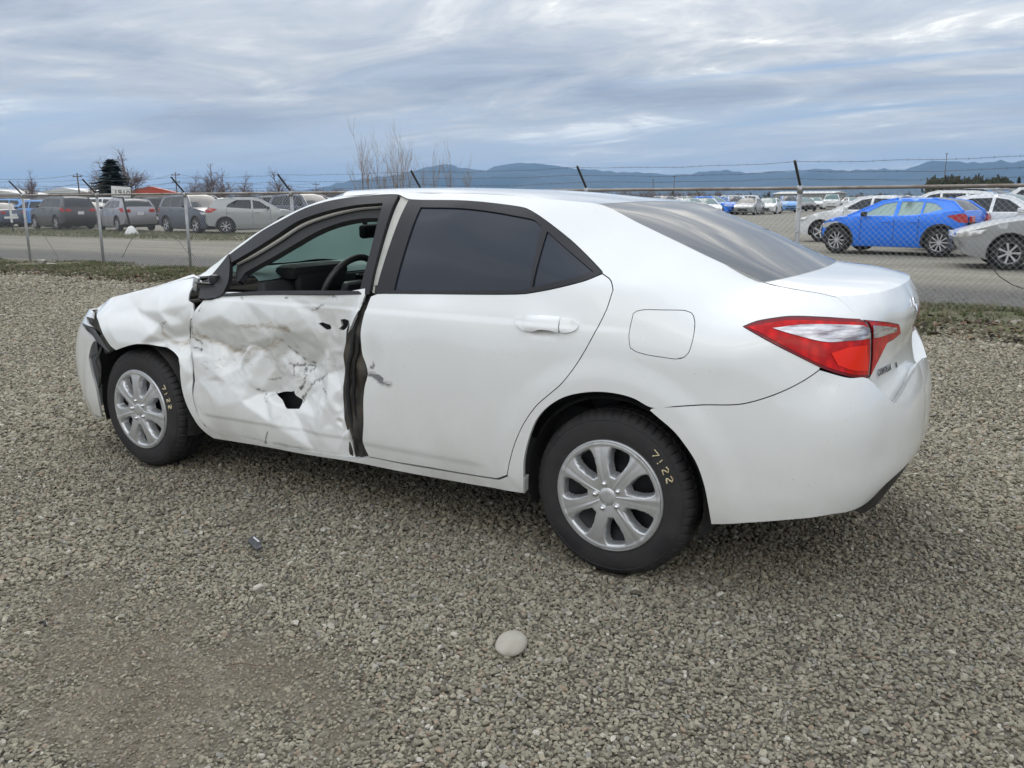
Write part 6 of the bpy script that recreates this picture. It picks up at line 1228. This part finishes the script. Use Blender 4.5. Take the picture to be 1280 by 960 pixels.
def copy_car(root,col):
    r=root.copy(); COL.objects.link(r)
    for k_ in ('label','group','category'): 
        if k_ in r: del r[k_]
    for ch in CMAP[root]:
        c2=ch.copy(); COL.objects.link(c2); c2.parent=r
        if ch.name.startswith('body'): c2.material_slots[0].link='OBJECT'; c2.material_slots[0].material=CM[col]
        for g in CMAP.get(ch,[]): d=g.copy(); COL.objects.link(d); d.parent=c2
    return r
def gz(x,y): return float(ground_z(np.array([x]),np.array([y]))[0])
PROTO={}; USED=set()
def get_car(kind,col,full=True):
    if full and (kind,col) in (('compact','blue'),('sedan','silver')):
        return make_car(kind,col)
    if kind not in PROTO:
        p=make_car(kind,col); PROTO[kind]=p; D=child_map(); CMAP[p]=D[p]
        for c_ in D[p]: CMAP[c_]=D.get(c_,[])
        return p
    return copy_car(PROTO[kind],col)
def put_car(kind,col,x,y,head,label,cat,group=None,tilt=0):
    c_=get_car(kind,col); c_.location=(x,y,gz(x,y)); c_.rotation_euler=(tilt,0,head-PI); tag(c_,label,cat,group); return c_
CARS=json.loads(CARDATA)
for e in CARS:
    if e['t']=='w':
        f=np.array(e['f']); r=np.array(e['r']); mid=(f+r)/2; d=f-r; hd=math.atan2(d[1],d[0]); s=STY[e['kind']]
        nrm=np.array([-math.sin(hd),math.cos(hd)])*(1 if e['side']=='R' else -1)   # side vector
        if e['side']=='L': cen=mid-np.array([-math.sin(hd),math.cos(hd)])*(s['W']/2-.1)
        else: cen=mid+np.array([-math.sin(hd),math.cos(hd)])*(s['W']/2-.1)
        off=(s['L']/2-(s['xf']+s['xr'])/2); cen=cen-np.array([math.cos(hd),math.sin(hd)])*off
        if e['label'].startswith('silver sedan'): cen=f-np.array([-math.sin(hd),math.cos(hd)])*(s['W']/2-.1)-np.array([math.cos(hd),math.sin(hd)])*(s['L']/2-s['xf'])
        c__=put_car(e['kind'],e['col'],float(cen[0]),float(cen[1]),hd,e['label'],e['cat'])
    else:
        put_car(e['kind'],e['col'],e['p'][0],e['p'][1],math.radians(e['h']),e['label'],e['cat'],e.get('g'))
# ================================================================ chain-link fence
def fpt(n_): return (-1.40-3.0488*n_,7.814+.0862*n_)
M_galv=dirty(mat('galvanised_steel',(.42,.43,.44),.45,.7),(.42,.43,.44),(.30,.27,.24),.6,9,rough=(.4,.65)); M_rust=dirty(mat('weathered_pipe',(.30,.27,.25),.6,.5),(.30,.28,.26),(.20,.13,.09),.8,5,rough=(.5,.8))
M_wire=mat('galvanised_wire',(.45,.45,.45),.5,.3); M_barb=mat('rusty_barbed_wire',(.12,.10,.09),.7,.4); M_arm=mat('barb_arm_steel',(.07,.065,.062),.6,.5)
fence=empty('chain_link_fence',(fpt(0)[0],fpt(0)[1],0)); tag(fence,'chain-link fence topped by three strands of barbed wire behind the sedan','fence')
FX,FY=fpt(0)
def loc_(x,y,z): return (x-FX,y-FY,z)
RAIL=lambda n_: 1.497+.013*n_ if n_>0 else 1.497
NP=range(-4,13)
dirv=np.array([-3.0488,.0862])/3.05; perp=np.array([-dirv[1]*-1,-abs(dirv[0])]); perp=np.array([-.028,-1.0])   # towards the yard
for n_ in NP:
    x,y=fpt(n_); lean=random.uniform(-.012,.012); b=MB(); b.tube([loc_(x+lean,y,-.15),loc_(x,y,RAIL(n_)-.01)],.030,10); b.tube([loc_(x,y,RAIL(n_)-.06),loc_(x,y,RAIL(n_)+.035)],.037,10)
    p=b.build('post',M_galv,fence,smooth=True); tilt_=random.uniform(-.02,.02)
    b=MB(); b.box((0,0,0),(.02,.055,.02)); b=MB(); b.tube([loc_(x,y,RAIL(n_)+.02),loc_(x+perp[0]*.28+tilt_,y+perp[1]*.28,RAIL(n_)+.33)],.018,5); b.build('barb_arm',M_arm,p)
    b=MB(); 
    for zz_ in (.3,.62,.95,1.25): b.tube([loc_(x-.034,y-.034,zz_),loc_(x+.034,y-.036,zz_+.004)],.0035,4)
    b.build('tie_wire',M_wire,p)
b=MB(); b.tube([loc_(fpt(n_)[0],fpt(n_)[1]-.0,RAIL(n_)) for n_ in NP],.0215,10); b.build('top_rail',M_rust,fence,smooth=True)
# woven mesh: two sets of diagonal wires, slightly crimped
def weave():
    V=[];Fc=[]; n0,n1=-4.,12.; x0_=fpt(n0)[0]; tot=(n1-n0)*3.05; zb,ztop=.03,1.47; pitch=.0707; r=.0016
    for sg in (1,-1):
        k=-int(1.5/pitch)-1
        while k*pitch<tot+1.5:
            s0=k*pitch; pts=[]
            zs=np.linspace(zb,ztop,5)
            for zi in zs:
                q=s0+(zi-zb)*sg+(0 if sg>0 else 1.44)
                if 0<=q<=tot:
                    nn_=n0+q/3.05; x,y=fpt(nn_); dz=.010*math.sin(q*2.1)+.006*math.sin(q*5.3); pts.append(loc_(x,y-.034+.006*math.sin(zi*7+q*1.3)+.004*sg,zi+(dz if zi<1.4 else 0)+(RAIL(nn_)-1.497)*(zi/1.47)))
            k+=1
            if len(pts)<2: continue
            b0=len(V)
            for p in pts:
                for a_ in (0,2.094,4.189): V.append((p[0]+r*math.cos(a_)*.7,p[1]+r*math.sin(a_),p[2]+sg*r*math.cos(a_)*.7))
            for i in range(len(pts)-1):
                for a_ in range(3): Fc.append((b0+i*3+a_,b0+i*3+(a_+1)%3,b0+(i+1)*3+(a_+1)%3,b0+(i+1)*3+a_))
    return mesh_obj('chain_link_mesh',V,Fc,M_wire,fence,smooth=True)
tag(weave(),kind='stuff')
b=MB(); b.tube([loc_(fpt(q)[0],fpt(q)[1]-.035,.05+.012*math.sin(q*3.1)) for q in np.linspace(-4,12,90)],.003,4); b.build('tension_wire',M_wire,fence)
for k,(fr_,sag) in enumerate(((.32,.035),(.62,.03),(.95,.02))):
    b=MB(); pts=[]
    for q in np.linspace(-4,12,16*8+1):
        ff=q-math.floor(q); s_=-4*sag*ff*(1-ff)*(.6+.8*abs(math.sin(math.floor(q)*2.3+k))); n_=q; x,y=fpt(n_); z=RAIL(n_)+.02+.31*fr_+s_+.006*math.sin(q*17+k); pts.append((x+perp[0]*.28*fr_,y+perp[1]*.28*fr_,z))
    b.tube([loc_(*p) for p in pts],.0021,4)
    P3=np.array(pts); cum=np.concatenate([[0],np.cumsum(np.linalg.norm(np.diff(P3,axis=0),axis=1))])
    for s_ in np.arange(.06,cum[-1],.125):
        c_=np.array([np.interp(s_,cum,P3[:,i]) for i in range(3)]); 
        for a_ in (random.uniform(0,3),random.uniform(0,3)):
            d_=np.array([.25*random.uniform(-1,1),math.cos(a_),math.sin(a_)])*.014; b.tube([loc_(*(c_-d_)),loc_(*(c_+d_))],.0014,3,cap=False)
    b.build('barbed_wire',M_barb,fence)
for pts in ([(-19.11,8.36,.72),(-18.55,8.35,.13)],[(-15.4,8.26,.77),(-15.72,8.27,.5),(-16.01,8.28,.2)],[(-14.0,8.22,.62),(-13.75,8.2,.40),(-13.5,8.2,.30)],[(.80,7.78,.60),(.90,7.78,.48),(1.04,7.78,.39),(1.30,7.78,.30),(1.9,7.78,.18)]):
    b=MB(); b.tube([loc_(*p) for p in pts],.006,5); b.build('loose_wire',M_barb,fence)
# ================================================================ signs and markers
sg=empty('numbered_sign',(-34.5,21.6,gz(-34.5,21.6))); tag(sg,'white sign numbered 1910 on a leaning black post with a white cone-shaped base','sign')
M_wht=dirty(mat('white_sheet',(.72,.72,.70),.5),(.72,.72,.70),(.4,.38,.33),.4,3); M_ink=mat('black_lettering',(.02,.02,.02),.6)
b=MB(); b.tube([(0,0,.1),(-.14,-.20,1.80)],.045,8); b.build('post',M_ink,sg,smooth=True)
b=MB(); b.lathe([(.30,0),(.26,.12),(.14,.30),(.06,.36),(0,.37)],(0,0,0),16,'z'); b.build('cone_base',M_wht,sg,smooth=True)
Rz=Matrix.Rotation(-.72,4,'Z'); b=MB(); b.box((0,0,0),(.80,.03,.46),.006); bd=b.build('board',M_wht,sg); bd.matrix_local=Matrix.Translation((-.13,-.24,1.90))@Matrix.Rotation(.96,4,'Z')@Matrix.Rotation(.07,4,'Y')
tx=text_mesh('lettering','1910',.34,Matrix.Identity(4),None,M_ink,.004,1.0); tx.parent=bd; tx.matrix_local=Matrix.Translation((0.04,-.021,-.06))@Matrix.Rotation(PI/2,4,'X')
cr_=empty('cross_marker',(-42.8,20.8,gz(-42.8,20.8))); tag(cr_,'white cross-shaped plastic marker in front of the dark blue sedan at the left edge','marker')
b=MB(); b.box((0,0,.95),(.10,.06,.95),.01); b.build('upright',M_wht,cr_); b=MB(); b.box((0,-.004,.72),(.62,.07,.10),.01); b.build('crossbar',M_wht,cr_)
b=MB(); b.tube([(0,0,0),(0,0,.5)],.03,6); b.build('stake',M_ink,cr_)
cr_.rotation_euler=(0,0,1.05)
M_conc=dirty(mat('rubble_concrete',(.36,.34,.30),.9),(.36,.34,.30),(.15,.12,.09),.5,6,rough=(.85,.95))
rock('rubble_block',(-17.9,7.6,.10),(.42,.22,.16),21,M_conc,'pale broken concrete lump on the verge beside the second fence post from the left','rubble',.3,n=14,sub=False)
rock('rubble_block',(-17.2,7.35,.08),(.5,.16,.08),22,M_conc,'flat concrete piece on the verge just right of the pale lump','rubble',-.1,n=14,sub=False)
rock('rubble_block',(-17.6,6.65,.06),(.20,.14,.11),23,M_rock,'rounded pale stone at the foot of the leftmost verge','stone',0,n=24)
rock('mud_mound',(-20.6,7.5,.12),(1.5,.7,.34),24,dirty(mat('mud',(.06,.048,.036),.95),(.06,.048,.036),(.12,.10,.07),.6,5,rough=(.9,.95)),'low dark mound of mud at the far left end of the verge','soil mound',0,n=50)
# ================================================================ trees
M_bark=dirty(mat('bare_bark',(.115,.095,.085),.9),(.115,.095,.085),(.20,.15,.12),.6,2,rough=(.85,.95)); M_twig=mat('bare_twigs',(.165,.125,.115),.9); M_ochre=mat('ochre_twigs',(.27,.185,.10),.9); M_need=dirty(mat('conifer_needles',(.030,.045,.032),.9),(.030,.045,.032),(.06,.07,.04),.7,1,rough=(.85,.95))
def branch(V,Fc,p,d,l,r,lev,rg,spread_,up_,maxl,segs=3):
    pts=[p]; q=p.copy(); dd=d.copy()
    for i in range(segs):
        dd=dd+rg.normal(0,.10+.05*lev,3); dd[2]+=up_; dd/=np.linalg.norm(dd); q=q+dd*l/segs; pts.append(q.copy())
    n=4 if r>.03 else 3; b0=len(V)
    for i,pp in enumerate(pts):
        rr=r*(1-.55*i/segs); a=np.cross(dd,[.3,.2,.9]); a/=np.linalg.norm(a)+1e-9; bb=np.cross(dd,a)
        for k in range(n): t=2*PI*k/n; V.append(pp+(a*math.cos(t)+bb*math.sin(t))*rr)
    for i in range(segs):
        for k in range(n): Fc.append((b0+i*n+k,b0+i*n+(k+1)%n,b0+(i+1)*n+(k+1)%n,b0+(i+1)*n+k))
    if lev<maxl:
        nb=rg.integers(3,6) if lev<2 else rg.integers(3,5)
        for j in range(nb):
            t=rg.uniform(.25,1.) if lev else rg.uniform(.30,1.); i=min(int(t*segs),segs-1); pp=pts[i]+(pts[i+1]-pts[i])*(t*segs-i)
            a=rg.normal(size=3); a-=a@dd*dd; a/=np.linalg.norm(a)+1e-9; nd=dd*math.cos(spread_)+a*math.sin(spread_); nd/=np.linalg.norm(nd)
            branch(V,Fc,pp,nd,l*rg.uniform(.48,.72),r*.5,lev+1,rg,spread_*rg.uniform(.8,1.2),up_,maxl,segs)
def bare_tree(name,h,seed,spread_=.6,up_=.06,lv=4,thin=1.,mt=None,lean=0):
    rg=np.random.default_rng(seed); root=empty(name); V=[];Fc=[]; pts=[np.zeros(3)]; d=np.array([lean,0,1.]); q=np.zeros(3); hs=h*.62
    TV=[];TF=[]; segs=6
    for i in range(segs):
        d=d+rg.normal(0,.05,3); d/=np.linalg.norm(d); q=q+d*hs/segs; pts.append(q.copy())
    b=MB(); r0=h*.016*thin; b.tube(pts,[r0*(1.25 if i==0 else 1-.6*i/segs) for i in range(segs+1)],7); b.build('trunk',M_bark,root,smooth=True)
    for j in range(int(19 if lv>3 else 9)):
        t=rg.uniform(.30,1.); i=min(int(t*segs),segs-1); pp=pts[i]+(pts[i+1]-pts[i])*(t*segs-i); a=rg.normal(size=3); a[2]=0; a/=np.linalg.norm(a)+1e-9
        nd=np.array([0,0,1.])*math.cos(spread_)+a*math.sin(spread_); branch(V,Fc,pp,nd,h*(.40-.16*t)*rg.uniform(.7,1.15),r0*.5*(1.1-.5*t),1,rg,spread_*.9,up_,lv)
    branch(V,Fc,pts[-1],np.array([0,0,1.]),h*.34,r0*.4,1,rg,spread_*.7,up_,lv)
    mesh_obj('crown',np.array(V),Fc,mt or M_twig,root); return root
def conifer(name,h,seed,wr=.24):
    rg=np.random.default_rng(seed); root=empty(name); b=MB(); b.tube([(0,0,0),(0,0,h*.95)],[h*.018,h*.003],7); b.build('trunk',M_bark,root,smooth=True); V=[];Fc=[]
    for i in range(int(900)):
        t=rg.uniform(.06,1)**.85; z=h*t; R=h*wr*(1-t)**.8*rg.uniform(.35,1.08)+.05; a=rg.uniform(0,6.28); c_,s_=math.cos(a),math.sin(a); w_=h*.035*rg.uniform(.6,1.3); dz=-R*.25+rg.uniform(-.1,.1)*h*.05
        p0=np.array([c_*R*.35,s_*R*.35,z]); p1=np.array([c_*R,s_*R,z+dz]); q=np.array([-s_,c_,rg.uniform(-.4,.4)])*w_; k=len(V); V+=[p0-q*.5,p0+q*.5,p1+q*.7,p1+np.array([c_,s_,-.2])*w_,p1-q*.7]; Fc.append((k,k+1,k+2,k+3,k+4))
    mesh_obj('crown',np.array(V),Fc,M_need,root,smooth=False); return root
def az(px,dist,py=250):
    """world point in the direction of a column of the view at a given distance"""
    d=fw+rt2*((px-640)/F)-up2*((py-480)/F); h=math.hypot(d.x,d.y); return (CX+d.x/h*dist,CY+d.y/h*dist)
def copy_tree(root,s,rz):
    r=root.copy(); COL.objects.link(r)
    for ch in TM[root]: c2=ch.copy(); COL.objects.link(c2); c2.parent=r
    r.scale=(s,s,s); r.rotation_euler=(0,0,rz); return r
TM={}
P_tree=[bare_tree('bare_tree',9,s,sp,u,4,1.7) for s,sp,u in ((1,.62,.05),(2,.75,.03),(3,.5,.08))]; P_sap=[bare_tree('bare_sapling',8,10+s,.33,.16,3,.45,M_ochre,0) for s in range(3)]; P_con=[conifer('conifer',9,s) for s in (1,2)]
D_=child_map()
for t_ in P_tree+P_sap+P_con: TM[t_]=D_[t_]
used=set()
def put_tree(kinds,px,dist,hpx_top,label,group=None,cat='tree',base=None,nat=9,w=1.0):
    x,y=az(px,dist); z=gz(x,y); ytop=hpx_top; hh=(CZ-z)+dist*(250.-.0075*(px-640)*1.0-ytop)/F*1.0
    src=kinds[random.randrange(len(kinds))]
    for k_ in kinds:
        if k_ not in used: src=k_; break
    if src in used: t=copy_tree(src,1,0)
    else: t=src; used.add(src)
    s=hh/(8.6 if nat==9 else 7.6); t.location=(x,y,z-.1); t.scale=(s*w,s*w,s); t.rotation_euler=(0,0,random.uniform(0,6.28)); tag(t,label,cat,group); return t
G1='tall thin bare saplings behind the sedan roof'
put_tree(P_con,143,98,208,'dark bushy conifer standing beside the tall bare tree on the left',w=2.3)
put_tree(P_tree,165,112,200,'tall spreading bare tree just right of the dark conifer',w=1.1)
put_tree(P_tree,128,125,214,'bare tree leaning out left of the dark conifer')
put_tree(P_tree,152,110,226,'low reddish-brown bare tree right beside the dark conifer',w=1.2)
put_tree(P_tree,38,130,227,'small bare tree near the left edge above the dark blue sedan')
put_tree(P_tree,112,140,232,'low bare tree between the pale roofs and the tall trees')
put_tree(P_tree,245,120,226,'bare tree behind the roof of the dark blue-grey SUV')
put_tree(P_tree,262,115,219,'brown bare tree, tallest of the clump above the silver hatchback',w=1.2)
put_tree(P_tree,276,118,222,'brown bare tree at the right end of the clump above the silver hatchback',w=1.2)
put_tree(P_tree,309,130,225,'slim bare tree between the brown clump and the windscreen pillar')
put_tree(P_tree,348,110,221,'round-crowned bare tree beside the fourth barbed-wire arm',w=1.2)
for i,(px_,top,lb) in enumerate([(455,170,'leftmost and tallest thin sapling above the sedan roof'),(463,190,'second thin sapling from the left above the sedan roof'),(470,182,'third thin sapling from the left above the sedan roof'),(490,184,'thin sapling left of the twin saplings above the sedan roof'),(497,176,'left one of the twin tall saplings above the sedan roof'),(503,180,'right one of the twin tall saplings above the sedan roof'),(514,192,'shorter sapling right of the twin saplings'),(546,192,'lone wispy sapling left of the lone peak'),(560,190,'lone wispy sapling in front of the lone peak'),(584,206,'short sapling right of the lone peak'),(480,200,'short sapling in the gap of the sapling row'),(530,205,'short faint sapling between the row and the lone pair')]):
    put_tree(P_sap,px_,70+3*(i%4),top,lb,G1,'sapling',nat=8,w=.8)
for px_,top,lb in [(841,239,'small dark conifer left of the white pickup far off'),(938,241,'far conifer above the white and black cars'),(961,240,'far conifer right of the one above the white and black cars'),(1008,239,'far conifer behind the right-hand post of the fence'),(1037,241,'far conifer left of the long pale shed roof'),(1271,226,'dark conifer at the right edge behind the hedge'),(1252,233,'pointed conifer left of the one at the right edge')]:
    put_tree(P_con,px_,190,top,lb,cat='tree')
# distant hedge and woodland strips
def thicket(name,px0,px1,dist,top0,top1,label,m,n=1200,seed=3,cat='woodland',depth=12,stuff=True,leaf=False):
    rg=np.random.default_rng(seed); V=[];Fc=[]
    for i in range(n):
        p=rg.uniform(px0,px1); t=(p-px0)/(px1-px0); top=top0+(top1-top0)*t+2.2*math.sin(p*.21+seed)+1.5*math.sin(p*.53); dd=dist+rg.uniform(0,depth); x,y=az(p,dd); z0=gz(x,y)
        H=(CZ-z0)+dd*(250.-.0075*(p-640)-top)/F; h=H*rg.uniform(.45,1.0); r_=H*.05
        for q in range(3 if not leaf else 5):
            a=rg.uniform(0,6.28); zb=h*rg.uniform(0,.5); o=np.array([x,y,z0]); l=h-zb
            if leaf: zb=h*rg.uniform(.05,.95); l=h*.16
            p0=o+[rg.normal(0,r_),rg.normal(0,r_),zb]; p1=p0+[math.cos(a)*l*.35,math.sin(a)*l*.35,l]; w_=(.03 if not leaf else .22)*H*.12+.02; k=len(V); V+=[p0-[w_,0,0],p0+[w_,0,0],p1+[w_*.5,0,0],p1-[w_*.5,0,0]]; Fc.append((k,k+1,k+2,k+3))
    o=mesh_obj(name,V,Fc,m,smooth=False); tag(o,label,cat,kind='stuff' if stuff else None); return o
M_wood=dirty(mat('far_bare_wood',(.125,.10,.095),.95),(.125,.10,.095),(.20,.15,.12),.7,.2,rough=(.9,.95)); M_hedge=dirty(mat('far_evergreen',(.045,.055,.035),.95),(.045,.055,.035),(.10,.08,.055),.7,.3,rough=(.9,.95)); M_field=mat('brown_scrub',(.20,.145,.115),.95)
thicket('woodland',-60,440,230,238,238,'low grey-brown line of bare woodland beyond the left rows of cars',M_wood,2600,3)
thicket('woodland',395,900,240,237,240,'strip of bare brushwood behind the sedan roof',M_wood,3200,4)
thicket('woodland',860,1300,300,244,243,'far belt of woodland below the blue mountains on the right',M_hedge,1800,5,leaf=True)
thicket('scrub_bank',1030,1140,160,246,245,'long low brown scrub bank beyond the blue crossover',M_field,1500,6)
thicket('hedge',1160,1262,95,226,228,'tall dark evergreen hedge behind the wrecked cars on the right',M_hedge,2600,7,'hedge',6,False,True)
# ================================================================ buildings, poles
def shed(name,px,dist,wm,dm,hm,rh,rotz,wall,roofm,label,windows=3):
    x,y=az(px,dist); r=empty(name,(x,y,gz(x,y)),rotz); b=MB(); b.box((0,0,hm/2),(wm,dm,hm)); b.build('wall',wall,r)
    a=wm/2+.3; d=dm/2+.4; b=MB(); b.add([(-a,-d,hm),(a,-d,hm),(a,d,hm),(-a,d,hm),(-a,0,hm+rh),(a,0,hm+rh)],[(0,1,5,4),(2,3,4,5),(0,4,3),(1,2,5),(0,3,2,1)]); b.build('roof',roofm,r)
    for k in range(windows):
        b=MB(); b.box((-wm/2+(k+.5)*wm/windows,-dm/2-.02,hm*.55),(min(1.6,wm/windows*.5),.06,hm*.32)); b.build('window',M_glassb,r)
    tag(r,label,'building'); return r
M_cream=mat('cream_wall',(.46,.43,.37),.8); M_redroof=dirty(mat('red_metal_roof',(.42,.075,.045),.5),(.42,.075,.045),(.25,.08,.06),.4,.3); M_palroof=mat('pale_metal_roof',(.50,.51,.50),.5); M_greyw=mat('grey_wall',(.33,.33,.32),.8)
shed('barn',192,128,6.6,7,2.6,1.0,-.75,M_cream,M_redroof,'low building with a bright red roof beyond the silver crossover',3)
shed('warehouse',100,165,16,8,3.0,.9,-.85,M_cream,M_palroof,'long low pale-roofed building left of the tall trees',6)
shed('warehouse',8,150,12,8,2.8,.8,-.85,M_greyw,M_palroof,'grey-walled shed with a pale roof at the far left edge',4)
shed('warehouse',1012,170,11,6,2.2,.4,-.2,M_greyw,M_palroof,'long flat pale shed beyond the white pickup on the right',5)
def pole(px,dist,top,label,arms=1):
    x,y=az(px,dist); h=CZ+dist*(250.-.0075*(px-640)-top)/F; r=empty('utility_pole',(x,y,gz(x,y))); b=MB(); b.tube([(0,0,0),(0,0,h)],[.09,.06],7); b.build('pole',M_bark,r,smooth=True)
    for k in range(arms): b=MB(); b.box((0,0,h-.35-.9*k),(1.5,.09,.09)); b.box((-.65,0,h-.25-.9*k),(.06,.06,.14)); b.box((.65,0,h-.25-.9*k),(.06,.06,.14)); b.build('crossarm',M_bark,r)
    tag(r,label,'utility pole'); return (x,y,h)
pts_=[pole(100,100,221,'utility pole with crossarm left of the tall trees'),pole(222,120,219,'utility pole with crossarm above the dark blue-grey SUV',2),pole(396,150,229,'small utility pole right of the round-crowned bare tree'),pole(-120,85,214,'utility pole outside the left end of the rows')]
b=MB()
order=[pts_[3],pts_[0],pts_[1],pts_[2]]
for dz in (0,-.9):
    for a_,b2 in zip(order[:-1],order[1:]):
        P_=[]
        for k in range(13): t=k/12; P_.append((a_[0]+(b2[0]-a_[0])*t,a_[1]+(b2[1]-a_[1])*t,a_[2]-.2+dz+(b2[2]-a_[2])*t-3.2*t*(1-t)))
        b.tube(P_,.018,3,cap=False)
o=b.build('power_line',M_ink); tag(o,'power lines strung between the utility poles on the left','power line')
for px_,top,d_,lb in [(842,222,170,'thin light mast right of the small dark conifer'),(816,226,165,'thin mast left of the light mast'),(1178,200,160,'thin tall mast above the dark evergreen hedge')]:
    x,y=az(px_,d_); h=CZ+d_*(250.-.0075*(px_-640)-top)/F; b=MB(); b.tube([(0,0,0),(0,0,h)],[.10,.05],5); b.box((0,0,h),(.5,.2,.08)); o=b.build('mast',M_bark); o.location=(x,y,gz(x,y)); tag(o,lb,'mast')
# ================================================================ distant rows of cars
rng2=np.random.default_rng(77)
ORD=['first','second','third','fourth','fifth','sixth','seventh','eighth','ninth','tenth','eleventh','twelfth','thirteenth','fourteenth','fifteenth','sixteenth','seventeenth','eighteenth','nineteenth','twentieth']
KN={'sedan':'sedan','hatch':'hatchback','crossover':'crossover','suv':'SUV','minivan':'minivan','pickup':'pickup'}
WN={'offwhite':'off-white','skyblue':'light blue','navy':'navy','darkblue':'dark blue','silverlilac':'silver'}
def row_cars(rowname,spec,group):
    for i,(k_,c_,px_,d_,hd) in enumerate(spec):
        x,y=az(px_,d_); put_car(k_,c_,x,y,math.radians(hd),f'{WN.get(c_,c_)} {KN[k_]}, {ORD[i]} from the left in {rowname}',KN[k_].lower(),group)
cols=['white','silver','white','grey','offwhite','white','silver','black','white','tan','white','red','white','silver','skyblue']
kinds=['sedan','suv','crossover','sedan','minivan','hatch','sedan','crossover']
# second row directly behind the left-hand cars
row_cars('the second row behind the left fence',[('sedan','white',-30,66,200),('crossover','skyblue',43,62,200),('sedan','white',102,58,190),('suv','white',120,62,200),('suv','black',182,64,195),('sedan','white',238,62,20),('crossover','white',284,49,-5),('suv','darkblue',385,46,-8),('sedan','silver',430,60,200),('suv','grey',336,56,190)],'second row behind the left fence')
sp=[]
for r_,(d0,rn) in enumerate(((78,'the third row on the left'),(100,'the fourth row on the left'),(128,'the fifth row on the left'))):
    px_=-20+10*r_; sp=[]
    while px_<470 and len(sp)<20:
        sp.append((kinds[rng2.integers(8)],cols[rng2.integers(len(cols))],px_,d0+rng2.uniform(-2,2),rng2.choice([200,190,20]))); px_+=rng2.uniform(22,34)
    row_cars(rn,sp,rn+' of parked cars')
row_cars('the near wrecked row right of centre',[('sedan','white',862,62,-52),('sedan','maroon',868,68,-48),('sedan','white',882,68,-60),('crossover','blue',893,80,-20),('hatch','skyblue',918,84,-60),('sedan','silver',937,80,-88),('sedan','white',962,84,-85),('hatch','skyblue',986,92,-70),('sedan','black',1004,100,-60),('sedan','white',1019,118,-75),('pickup','white',1040,115,-80),('sedan','white',1066,120,-60),('hatch','skyblue',1080,122,-90),('sedan','silver',1093,125,-70)],'wrecked cars in the row right of centre')
for r_,(d0,rn) in enumerate(((100,'the crowded row above the rear window'),(135,'the farthest row above the rear window'))):
    px_=742+8*r_; sp=[]
    while px_<930 and len(sp)<20:
        sp.append((kinds[rng2.integers(8)],['white','maroon','silver','white','red','grey','white'][rng2.integers(7)],px_,d0+rng2.uniform(-4,4),rng2.choice([-60,-50,200]))); px_+=rng2.uniform(14,22)
    row_cars(rn,sp,rn.replace('the ','')+' of cars')
row_cars('the wrecks stacked behind the blue crossover',[('sedan','silver',1135,40,172),('crossover','white',1172,36,178),('suv','silver',1208,50,150),('sedan','red',1236,44,-35),('hatch','skyblue',1246,44,-30),('sedan','white',1262,26,-15),('suv','white',1300,34,165)],'wrecks behind the blue crossover')
# ================================================================ mountains and air
def ridge(name,prof,dist,depth,seed,label,m,hs=1.0):
    px_=np.linspace(prof[0][0],prof[-1][0],260); top=np.interp(px_,[p[0] for p in prof],[p[1] for p in prof]); rg=np.random.default_rng(seed)
    V=[];nd=22
    for i,p in enumerate(px_):
        H=CZ+dist*(250.-.0075*(p-640)-top[i])/F*hs
        H+=dist*.0006*(math.sin(p*.35+seed)+.6*math.sin(p*.83)+.5*math.sin(p*1.7+1)+.4*rg.normal())
        for j in range(nd):
            t=j/(nd-1); dd=dist-depth*(1-t); x,y=az(p,dd); e=t**1.25; rough=(float(vn(np.array([x]),np.array([y]),1/260.,seed)[0])*.16+float(vn(np.array([x]),np.array([y]),1/90.,seed+1)[0])*.07)*t*(1-t)*4
            V.append((x,y,max(-2,H*min(1,e+rough*(1 if j<nd-1 else 0)))-1))
    n=len(px_); Fc=[(i*nd+j,(i+1)*nd+j,(i+1)*nd+j+1,i*nd+j+1) for i in range(n-1) for j in range(nd-1)]
    # back slope
    b0=len(V)
    for i,p in enumerate(px_): x,y=az(p,dist+depth*.8); V.append((x,y,-1))
    Fc+=[(i*nd+nd-1,(i+1)*nd+nd-1,b0+i+1,b0+i) for i in range(n-1)]
    o=mesh_obj(name,V,Fc,m); tag(o,label,kind='structure'); return o
M_mt=dirty(mat('forested_slopes',(.030,.042,.040),.95),(.030,.042,.040),(.075,.080,.075),.8,.004,rough=(.9,.95))
ridge('mountains',[(-300,252),(300,247),(395,237),(430,228),(480,222),(520,215),(540,210),(556,206.5),(562,207),(580,212),(600,215),(613,213),(625,208),(640,206),(665,206),(690,208),(705,210),(720,213),(745,214),(770,216),(800,217.5),(840,220),(862,219.5),(880,216.5),(905,215),(915,216),(940,219.5),(965,216.5),(1000,216.5),(1015,215),(1030,214.5),(1050,216),(1075,216.5),(1100,215),(1125,216),(1140,214),(1150,209),(1165,207.5),(1185,207),(1200,209),(1225,210.5),(1250,208),(1262,210),(1280,207.5),(1330,210),(1400,206),(1600,214),(1900,222)],5200,1500,5,None,M_mt)
ridge('foothills',[(500,249),(600,243),(700,236),(820,234),(900,236),(1000,232),(1080,234),(1180,232),(1300,230),(1500,232),(1700,238)],4300,900,9,None,M_mt)
hz_=MB(); hz_.box((0,3350,129),(15500,7300,262)); hzo=hz_.build('haze',None)
hzo.data.materials.clear(); hm=bpy.data.materials.new('air_haze'); hm.use_nodes=True; nt=hm.node_tree; nt.nodes.clear(); o_=N(nt,'ShaderNodeOutputMaterial'); pv=N(nt,'ShaderNodeVolumePrincipled'); pv.inputs['Color'].default_value=(.25,.53,.93,1); pv.inputs['Density'].default_value=.00012; L(nt,pv.outputs[0],o_.inputs['Volume']); hzo.data.materials.append(hm); tag(hzo,'thin blue haze filling the air','haze',kind='stuff'); del hzo['category']
